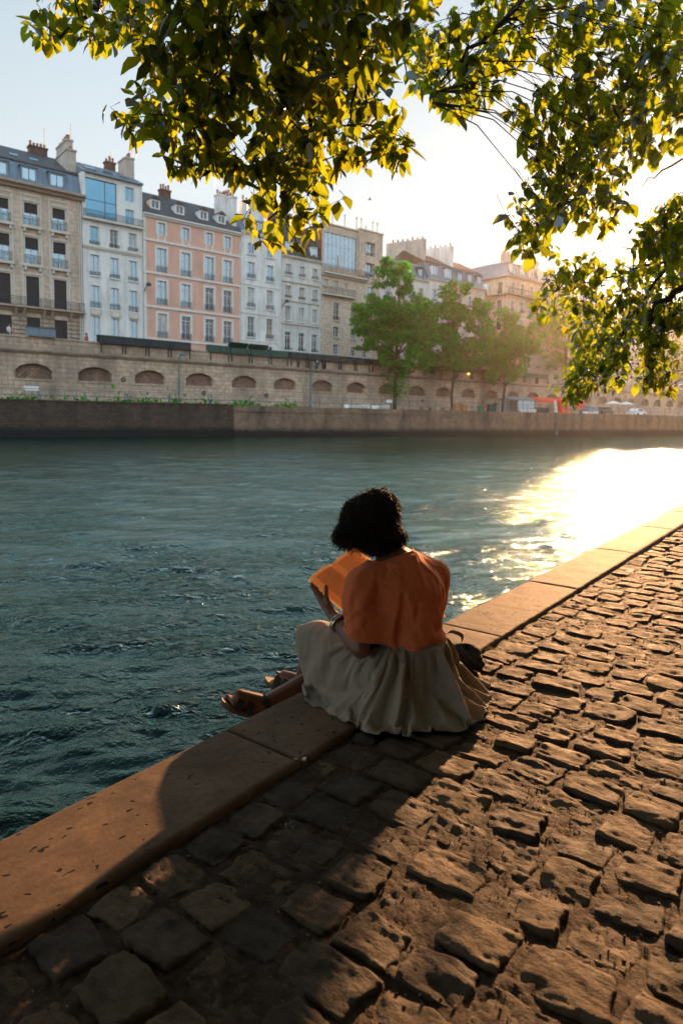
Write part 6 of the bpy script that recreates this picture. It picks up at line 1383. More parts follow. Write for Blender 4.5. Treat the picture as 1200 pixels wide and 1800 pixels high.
-33,-36,-19,-44,-41,-64,-42,-30,-22,-23,-51,-38,-22,-24,-10,-40,-38,-50,-48,-38,-36,-38,-30,-47,-34,-16,-7,-37,-25,-31,1,-10,-24,-5,14,-4,-40,-24,39,35,10,-9,-8,19,19,11,9,7,5,-4,17,13,9,-9,-27,34,34,45,34,16,29,15,33,10,-4,32,31,
32,15,30,40,36,-19,37,11,36,27,17,37,46,36,-33,27,66,20,5,3,27,28,24,26,38,34,-10,-44,39,29,25,11,7,15,-29,-29,8,49,49,23,20,32,37,0,-5,-16,-21,-23,-30,-33,-27,-8,-21,-32,-37,-29,-48,-40,-65,-42,-26,-18,-24,-52,-39,-23,-27,-16,
-45,-43,-54,-51,-41,-37,-39,-31,-45,-35,-17,-4,-29,-37,-27,-3,-13,-24,2,5,-4,-33,-30,40,30,6,-12,-7,20,18,13,8,7,3,-4,17,14,17,-6,-28,35,38,46,29,11,31,14,35,9,7,34,33,29,15,29,39,38,-10,37,14,36,25,13,35,54,32,-27,29,67,-4,18,22,
27,26,29,23,31,41,-23,-33,-1,26,31,37,17,-36,-29,-23,39,51,51,39,28,33,30,12,-6,-16,-21,-24,-31,-35,-27,-28,-45,-43,-20,-7,-50,-37,-62,-42,-22,-16,-24,-53,-41,-23,-28,-27,-52,-49,-56,-52,-42,-39,-41,-31,-43,-36,-18,-7,-27,-36,-25,
-8,-15,-26,1,5,-2,-37,-25,41,23,4,-11,-11,21,18,15,7,6,2,-4,18,12,20,3,-28,35,43,44,26,7,31,16,36,22,3,30,42,26,14,31,36,40,-1,37,20,28,29,10,31,58,24,-12,31,66,-3,26,25,21,31,13,40,19,49,-25,-39,-34,28,34,26,21,-39,-27,-3,52,48,
46,29,53,37,35,15,0,-13,-22,-25,-34,-40,-37,-59,-49,-6,-11,-20,-48,-35,-59,-35,-23,-27,-14,-55,-42,-21,-30,-45,-59,-51,-57,-53,-43,-40,-42,-32,-42,-35,-20,-12,-24,-34,-23,-17,-13,-28,7,-2,-2,-17,-35,26,25,-2,-6,-14,21,17,19,4,5,2,
-4,18,12,22,13,-31,37,49,42,21,6,29,18,37,29,6,29,47,22,15,36,27,43,10,35,27,31,16,15,26,60,4,20,28,66,1,35,26,18,5,33,41,15,52,-15,-58,-50,14,38,51,-19,-36,-28,24,48,49,51,52,48,16,54,24,5,-17,-23,-36,-43,-46,-51,-58,-8,-3,-19,
-25,-43,-35,-55,-33,-25,-29,-10,-58,-41,-45,-43,-32,-60,-54,-58,-53,-45,-41,-43,-33,-40,-35,-21,-27,-16,-25,-23,-19,-17,-31,9,-9,-4,-10,-35,34,7,-4,-5,-11,22,20,12,2,7,2,-2,18,12,22,17,-19,41,48,35,19,4,21,31,33,34,12,29,50,16,20,
31,28,44,21,33,35,13,24,23,20,61,-18,59,21,64,14,36,26,19,-6,39,11,43,40,-37,-39,-34,-14,44,32,-34,-28,-10,50,49,50,52,45,21,51,42,33,13,-23,-32,-50,-51,-50,-47,-33,7,-7,-28,-30,-39,-33,-42,-46,-24,-26,-25,-40,-47,-46,-44,-48,-62,
-55,-59,-54,-46,-42,-32,-46,-40,-34,-29,-32,-19,-5,-37,22,-44,-43,-4,-3,-9,1,-36,42,-11,-3,-4,-7,19,35,3,18,-16,0,2,17,12,24,47,-36,44,36,40,12,19,25,45,0,42,19,30,52,38,9,46,-12,49,39,25,49,-5,31,29,15,62,-3,62,16,46,23,38,30,21,
5,23,3,36,60,-48,-43,-47,16,43,-18,-33,-30,43,47,51,54,50,49,18,34,43,39,26,-36,-44,-33,-50,-57,-49,-18,14,-22,-39,-44,-33,-29,-26,-30,-26,-25,-33,-51,-37,-53,-48,-58,-63,-56,-61,-56,-46,-44,-24,-48,-53,-27,-37,-22,-38,11,-45,35,
-41,-46,-22,-9,7,-12,-18,36,-26,-2,-5,8,18,29,-4,20,-16,1,4,12,29,16,41,-17,33,35,41,13,24,45,35,-22,44,34,43,42,47,10,49,-38,51,55,37,47,-20,34,31,14,42,32,64,21,45,23,40,30,16,11,-19,35,29,55,-39,-46,-29,-11,39,-48,-19,-12,63,
45,57,55,20,54,53,33,44,40,4,-51,-37,-37,-41,-51,-55,-4,13,-35,-49,-49,-59,11,-40,-4,-18,-24,-33,-56,-52,-59,-41,-60,-55,-61,-75,-58,-48,-12,-50,-49,-36,-44,-30,-38,-39,15,-48,26,-34,-39,-39,-15,10,-9,16,0,-29,-3,10,33,29,-8,-16,
25,7,3,9,-9,16,19,40,20,18,33,24,9,42,45,32,14,-5,50,40,52,38,24,34,-42,50,63,41,49,-21,36,13,5,61,44,57,47,496,0,0,0,0,0,0,0,0,0,0,0,0,0,0,0,0,0,0,0,0,0,0,0,0,0,0,0,0,0,0,0,0,0,0,0,0,0,0,0,0,0,0,0,0,0,0,0,0,0,0,0,0,0,0,0,0,0,0,0,
0,0,0,0,0,0,0,0,0,0,0,0,0,0,0,0,0,0,0,0,0,0,0,0,0,0,0,0,0,0,0,0,0,0,0,0,0,0,0,0,0,0,0,0,0,0,0,0,0,0,0,0,0,0,0,0,0,0,0,0,-7,6,1,-4,-1,0,0,0,-11,4,5,6,-9,8,2,3,-10,7,-7,0,1,-4,-8,2,-5,11,-7,4,13,4,-3,-2,0,3,-4,-15,-3,6,1,14,-12,0,9,
13,-3,-14,-3,13,0,-4,0,1,-6,-12,4,10,6,-2,-1,-6,-10,6,6,-9,7,2,6,-6,9,1,-7,-7,-9,11,9,-6,-7,0,3,-2,-2,-2,-1,0,-1,1,1,1,0,3,7,9,1,-11,-9,-8,6,2,-1,0,6,6,-7,-7,8,0,-5,-3,7,10,-7,-8,7,-1,-3,-1,7,4,-14,-9,-7,12,-8,-6,-1,-1,3,7,-2,-16,
4,21,3,-12,0,15,4,-23,-4,-2,11,-11,-6,-5,19,-3,9,-3,-6,7,-10,-2,2,15,6,-11,-12,-6,29,-2,8,-12,19,24,-11,-28,0,20,-14,-10,9,6,-16,-17,13,18,-9,-9,13,-9,-15,3,17,-3,-16,7,19,1,-8,7,-14,-16,2,10,15,-17,-10,0,6,-3,-4,-1,0,-1,-2,1,3,2,
-3,2,11,18,0,-19,-12,0,3,-2,-2,1,7,10,-2,-6,-3,1,-7,-4,10,15,0,-11,-3,6,-6,-4,17,4,-26,-1,-1,7,-14,-8,1,-4,2,12,0,-24,4,27,12,-17,-1,21,1,-34,-12,16,8,-15,-15,4,28,12,-9,-18,10,-2,-12,4,0,16,16,-17,-21,15,37,10,-11,-14,34,33,-24,
-41,15,16,-12,-25,1,18,-21,-23,28,11,-17,-9,23,-12,-23,10,19,-7,-21,11,26,-7,-10,13,-12,-33,3,30,9,-20,-19,1,8,-5,-6,0,0,-1,-3,2,3,3,-3,0,17,24,-1,-26,-17,0,6,-2,-5,2,12,12,-2,-12,-3,3,-10,-6,13,22,-2,-16,2,4,-11,0,26,1,-33,-4,5,
10,-18,-10,-2,-2,5,10,0,-25,3,28,17,-11,-3,20,-3,-36,-13,11,13,-16,-12,7,26,18,-20,-10,9,-13,-6,2,4,25,8,-14,-19,29,38,16,-24,-7,42,34,-29,-45,18,9,-9,-24,-11,18,-21,-23,33,2,-17,-7,23,-3,-30,5,20,-8,-20,13,26,-13,-4,12,-13,-37,0,
35,11,-22,-21,-3,9,-5,-6,-2,-1,0,-1,0,4,3,-1,0,22,26,-3,-29,-21,-1,5,-1,-3,2,15,12,-5,-11,-4,1,-10,-6,15,25,-2,-16,-1,3,-10,9,25,-3,-36,-5,8,12,-21,-13,-2,-2,5,11,1,-26,1,31,20,-6,-5,20,-8,-37,-13,12,11,-16,-11,9,35,11,-22,7,-17,
-10,-2,4,7,27,2,-20,-5,39,41,20,-21,-13,49,34,-40,-42,-5,27,-7,-21,-19,5,-11,-25,38,-8,-15,-6,21,-9,-11,-7,20,-9,-18,19,21,-16,3,7,-15,-39,-3,38,14,-24,-24,-6,9,-2,-8,-3,-1,0,-1,0,5,1,-2,5,26,26,-3,-32,-24,-4,5,0,-2,4,18,10,-7,
-11,-3,-2,-10,-6,17,27,-1,-16,-4,2,-8,10,28,-4,-39,-7,12,12,-23,-14,-2,-2,3,11,3,-24,2,31,17,1,-6,18,-11,-34,-12,15,-6,-3,-15,29,8,15,-4,-7,-20,-7,-1,10,3,28,-5,-11,4,40,44,27,-29,-3,49,29,-39,-27,-25,20,-6,-28,-21,0,4,-10,5,0,
-16,-5,18,-10,-13,12,7,-5,-20,15,25,-12,-9,12,-13,-37,-7,38,14,-25,-25,-7,8,-2,-8,-4,-1,0,-1,0,5,1,0,7,26,27,-4,-32,-25,-6,4,-1,-1,5,18,10,-8,-11,-4,-1,-10,-4,17,28,-2,-16,-5,3,-5,8,28,-4,-39,-6,11,11,-24,-14,-3,-2,2,12,3,-22,4,
29,14,6,-4,16,-14,-30,-5,4,-13,-6,4,29,-4,15,-12,5,-22,-1,-2,14,-1,29,-4,-6,10,40,48,31,-29,0,46,27,-37,-33,-26,15,-13,-28,-17,11,-16,-14,1,10,-3,-15,12,-9,-8,12,6,-4,-20,27,10,-14,-8,13,-10,-36,-11,39,13,-25,-25,-9,7,-2,-9,-4,-1,
0,-1,0,5,1,1,10,26,28,-4,-33,-26,-8,2,-1,1,6,17,10,-5,-16,-3,-1,-10,-3,18,28,-3,-15,-6,2,2,4,29,-5,-38,-6,10,11,-25,-14,-3,-1,-1,11,3,-17,5,28,9,6,8,9,-16,-30,-14,7,-13,4,18,4,25,-13,38,-34,-9,2,-15,13,-6,29,8,-9,16,46,45,32,-25,
3,34,32,-30,-46,-27,10,-18,-26,-2,-12,-16,-15,-2,11,-4,4,-2,-8,0,1,11,-6,-14,31,2,-14,-9,15,-10,-36,-11,38,14,-26,-26,-10,5,-1,-9,-5,-1,0,-1,0,4,2,3,11,27,28,-4,-33,-27,-9,-1,1,1,7,16,9,-2,-19,-3,-1,-9,-1,22,21,-3,-10,-10,1,3,7,
28,-6,-36,-6,8,12,-26,-15,6,-9,-3,10,2,-10,4,27,18,-7,9,12,-18,-30,-18,7,-9,16,3,17,27,27,6,-17,-12,-25,-13,11,-8,23,19,-5,21,43,51,34,-22,9,24,30,-40,-42,-27,4,-24,-26,-4,-14,-17,-17,-3,10,-2,5,2,-10,-1,2,11,-6,7,17,-1,-14,-10,
17,-10,-37,-10,37,14,-26,-27,-11,3,0,-9,-5,-2,0,-1,0,4,2,6,12,27,29,-5,-33,-28,-9,-2,-1,2,8,15,9,0,-21,-5,0,-8,2,22,19,0,-16,-4,19,3,3,11,-5,-36,-6,8,12,-27,-15,8,0,-13,6,2,1,-2,27,23,0,-9,17,-20,-29,-23,1,0,17,17,30,42,-6,6,-24,
1,-12,-27,3,-4,15,22,5,27,49,42,37,-12,15,14,21,-44,-41,-27,-4,-28,-28,-5,-15,-19,-18,-5,10,-1,7,5,-10,-2,2,10,-5,8,22,-3,-14,-10,18,-9,-38,-10,35,16,-27,-28,-12,1,0,-8,-6,-2,0,-1,0,4,3,8,13,27,30,-7,-33,-27,-10,-4,-1,2,9,14,8,2,
-22,-6,-1,-6,6,19,22,-5,11,-17,18,-4,-3,12,-4,-34,-6,5,13,-27,-15,7,7,-16,-1,3,1,2,29,25,4,-16,14,-20,-28,-7,-18,21,33,22,30,-2,8,-10,11,-20,-2,-28,-8,4,8,15,23,31,51,50,26,14,-7,30,-5,-42,-52,-18,-13,-30,-32,-6,-14,-24,-15,-8,9,
0,8,9,-10,-4,4,9,-3,18,11,0,-14,-10,20,-10,-38,-11,35,16,-28,-28,-12,-2,1,-8,-6,-2,-1,-1,1,3,6,9,13,27,30,-7,-34,-27,-10,-5,-2,3,9,12,9,3,-23,-6,-3,-1,7,20,25,18,-6,-13,-1,-4,8,1,-2,-33,-6,3,15,-28,-15,5,10,-11,-6,2,14,-11,31,27,
9,-22,9,-20,-34,-8,-4,33,15,24,35,-10,1,10,17,-4,-24,-21,-13,5,9,16,29,30,52,51,4,42,0,21,-24,-45,-38,-11,-35,-31,-35,-13,-15,-22,-15,-7,6,2,7,11,3,-16,5,10,1,18,8,3,-14,-10,21,-10,-39,-10,33,17,-28,-29,-13,-2,1,-9,-6,-2,-2,0,3,1,
8,9,13,28,31,-9,-34,-27,-10,-6,-3,4,10,16,21,-14,-24,-5,-4,3,8,21,28,19,-18,-9,-5,-2,8,22,-13,-39,-7,1,16,-29,-13,2,11,17,8,-19,-7,-2,46,6,12,-10,-16,-14,-39,3,30,-6,30,22,26,-11,6,24,-1,8,-23,-13,-21,5,9,17,32,33,47,56,11,39,13,
-5,-32,-43,-26,-31,-38,-28,-34,-19,-17,-23,-14,-3,1,2,8,14,1,-5,-1,7,5,18,4,12,-18,-10,23,-12,-38,-10,29,21,-30,-29,-14,0,31,-30,-17,-4,-1,1,3,16,-8,11,14,28,32,-10,-35,-27,-10,-7,15,-15,11,22,27,-26,-24,-5,14,-12,8,22,32,17,-25,
-8,-6,-1,8,26,-11,-42,-7,-2,16,-29,-11,1,12,20,36,-4,-6,-34,27,23,2,-20,-18,-11,-41,15,28,28,8,16,11,5,3,27,11,-7,-5,-27,-16,5,9,20,34,38,43,50,39,14,20,-22,-38,-17,-56,-33,-38,-28,-36,-21,-18,-23,-14,-3,1,3,7,17,1,-3,3,30,-18,17,
1,22,-23,-10,25,-14,-39,-9,28,21,-30,-30,-14,26,17,-31,-23,-5,-1,2,7,20,-15,5,14,29,33,-12,-35,-27,-11,1,23,-25,7,27,28,-33,-20,-2,21,-20,5,22,36,13,-28,-11,-5,0,9,29,-7,-47,-7,-5,17,-31,-1,5,3,23,38,21,-20,-30,37,-8,-6,-21,-19,
-11,-38,23,28,18,10,18,11,40,-16,15,15,14,-24,-11,-22,5,9,22,38,35,51,50,34,25,4,-34,-13,-42,-62,-35,-39,-28,-37,-24,-18,-24,-15,-2,2,2,10,16,8,-9,11,33,-22,13,1,30,-20,-17,26,-16,-39,-9,29,20,-31,-30,-10,24,26,-29,-30,-5,-1,4,9,
23,-20,-1,13,29,34,-14,-35,-27,-9,9,26,-30,-1,33,30,-33,-24,3,25,-25,-1,23,40,10,-30,-8,12,-23,11,31,-4,-51,-7,6,3,-30,-4,9,8,28,35,30,-35,7,-2,-15,-4,-23,-20,-13,-29,29,37,37,20,-27,30,22,30,-4,18,-15,2,-24,-17,5,9,25,40,36,45,
52,40,20,-3,-21,-29,-53,-63,-36,-39,-30,-38,-27,-17,-26,-14,0,4,-2,17,13,22,-14,11,34,-25,8,3,32,-21,-16,28,-18,-39,-9,31,17,-31,-31,-5,28,28,-32,-30,-7,0,5,12,24,-23,-7,10,30,35,-16,-36,-25,-6,33,10,-33,-8,36,32,-31,-29,9,28,-29,
-6,22,44,5,-31,-2,20,-30,3,33,-1,-53,-9,13,-5,-30,-5,8,28,29,38,22,-37,-7,-4,2,-21,-13,-34,-10,-20,30,38,36,3,5,-3,38,26,31,-18,4,-2,-23,-11,4,9,32,34,39,47,48,42,14,-4,-25,-40,-51,-66,-38,-41,-29,-39,-29,-18,-26,-15,0,5,3,13,25,
26,-18,9,36,-28,2,5,35,-22,-14,29,-21,-39,-9,31,17,-29,-33,0,33,27,-34,-30,-9,1,7,15,25,-25,-11,5,29,36,-18,-36,-23,6,41,0,-36,-10,36,32,-28,-34,15,30,-31,-13,22,47,1,-32,6,24,-35,-4,33,3,-57,-7,15,-12,-20,-15,25,22,25,39,20,1,
-17,-33,10,-32,-9,-18,-19,-25,30,40,24,-4,3,22,21,34,25,-8,8,0,-18,-12,7,14,19,52,34,51,49,27,6,0,-29,-42,-56,-67,-40,-42,-29,-41,-30,-20,-25,-12,2,8,9,15,23,29,-21,6,37,-29,-6,9,36,-21,-14,30,-24,-37,-9,27,18,-27,-32,5,36,27,-35,
-30,-11,1,10,16,27,-27,-12,-4,29,36,-19,-37,-15,17,44,-10,-37,-14,38,30,-29,-33,20,33,-34,-19,21,49,-3,-31,14,27,-38,-13,28,10,-58,-6,13,-16,-22,-4,22,21,29,39,11,8,-24,-24,5,-32,-10,-26,-16,-7,27,44,-2,-2,0,27,43,22,17,9,6,3,-18,
-2,23,20,17,22,16,48,49,37,5,12,-37,-44,-58,-69,-41,-43,-30,-41,-31,-24,-20,-3,4,9,9,14,24,30,-23,3,38,-28,-10,8,36,-20,-13,31,-24,-38,-11,35,10,-27,-29,8,35,31,-37,-29,-14,4,11,18,29,-30,2,-22,22,38,-21,-37,-4,25,46,-20,-37,-17,
32,32,-32,-27,25,34,-35,-26,20,51,-6,-30,25,26,-40,-20,22,18,-61,-6,10,-16,-14,-1,13,24,41,29,0,10,-25,-19,22,-44,-23,4,-43,36,31,-7,-6,-5,8,34,31,23,19,12,13,10,3,2,7,11,5,10,22,56,57,28,10,19,-44,-48,-59,-69,-42,-43,-32,-41,-33,
-19,0,0,0,1,7,13,25,32,-26,0,40,-27,-14,5,37,-15,-16,31,-27,-35,-11,29,34,-35,-37,18,48,13,-38,-22,-24,8,11,21,29,-29,5,-28,13,38,-23,-33,5,30,49,-30,-38,-19,28,32,-34,-21,29,35,-31,-36,18,51,-10,-27,26,33,-39,-26,15,28,-61,-11,7,
-14,-1,0,2,41,31,15,-2,10,-21,-13,12,-37,-26,9,-27,21,31,-26,4,1,-1,30,29,27,13,16,17,7,3,-5,5,11,14,7,33,60,53,26,20,20,-51,-49,-61,-70,-42,-41,-38,-34,12,-42,0,0,0,7,-7,5,25,34,-28,-4,41,-3,-30,-9,39,-15,-14,32,-29,-31,-8,20,36,
-34,-27,21,50,5,-35,-3,-40,13,9,34,10,-28,7,-34,41,3,-16,-37,14,34,50,-39,-30,-29,24,32,-36,-15,34,34,-37,-36,17,49,-14,-22,37,30,-37,-32,9,31,-31,-33,-4,0,7,4,-1,37,14,16,-7,6,-17,21,-23,-45,26,-39,1,42,-25,-16,1,25,-12,8,39,20,
11,17,22,3,-2,-6,8,15,8,16,42,59,49,25,23,26,-56,-47,-63,-72,-44,-41,-33,-37,20,-27,2,0,0,10,-10,0,40,10,-30,-6,38,13,-28,-28,39,-10,2,12,-9,-43,6,-3,37,7,-47,13,51,-5,-21,-25,-15,40,-10,23,-2,-22,6,-33,21,6,-4,-25,8,41,46,-39,-9,
-47,9,29,-36,0,22,35,-10,-47,4,42,-20,-6,39,25,-34,-36,7,39,-20,-39,26,-1,8,2,-35,44,-10,14,2,-5,-20,30,-6,-49,33,-35,9,28,-36,24,-23,22,13,5,-11,15,12,17,26,-5,-3,3,12,7,8,26,48,51,45,22,24,48,-63,-52,-63,-74,-46,-41,-38,-27,17,
7,5,-11,0,0,11,-11,9,19,-5,-23,30,7,11,-48,26,-15,2,12,2,-27,31,-32,29,24,-51,5,52,-24,-21,18,-25,43,-9,-5,-5,-4,-20,-6,39,-39,26,-28,2,42,44,-11,-28,-42,-4,15,8,-19,-2,36,-6,-33,-1,25,9,-20,33,25,-34,-37,40,10,-12,-36,11,22,0,5,
-42,42,-30,13,-1,-5,36,-28,23,-34,-14,-1,39,-38,0,0,20,-20,-1,3,11,10,13,20,6,-8,-3,3,15,19,1,34,49,45,41,21,38,53,-58,-63,-66,-75,-47,-44,-32,11,41,6,-15,-1,-10,-14,-3,17,-17,0,0,22,-20,8,29,-12,-28,33,-32,-1,11,-5,37,-27,-11,55,
-50,-9,50,-36,-7,-1,10,40,-44,-5,-4,-3,0,14,30,-46,1,26,-17,46,5,-12,2,-33,-18,0,28,0,-28,32,8,-29,-11,4,6,-10,35,25,-41,-9,26,-11,-13,-6,]
SK = np.cumsum(np.array(SKD).reshape(3, -1), axis=1).T * .0005
sk_f = np.array([(k * NA + i, k * NA + (i + 1) % NA, (k + 1) * NA + (i + 1) % NA, (k + 1) * NA + i) for k in range(NR - 1) for i in range(NA)])
skirt = cloth('skirt', SK, sk_f, M['linen'], .003, levels=2)
m = MB(); P = [Vector(SK[(NR - 1) * NA + i]) for i in range(NA)]; m.tube(P + [P[0]], .0018, 5, cap=False); q = m.build('stitched_edge', M['linen'], skirt, True); q.matrix_parent_inverse = Matrix.Identity(4)
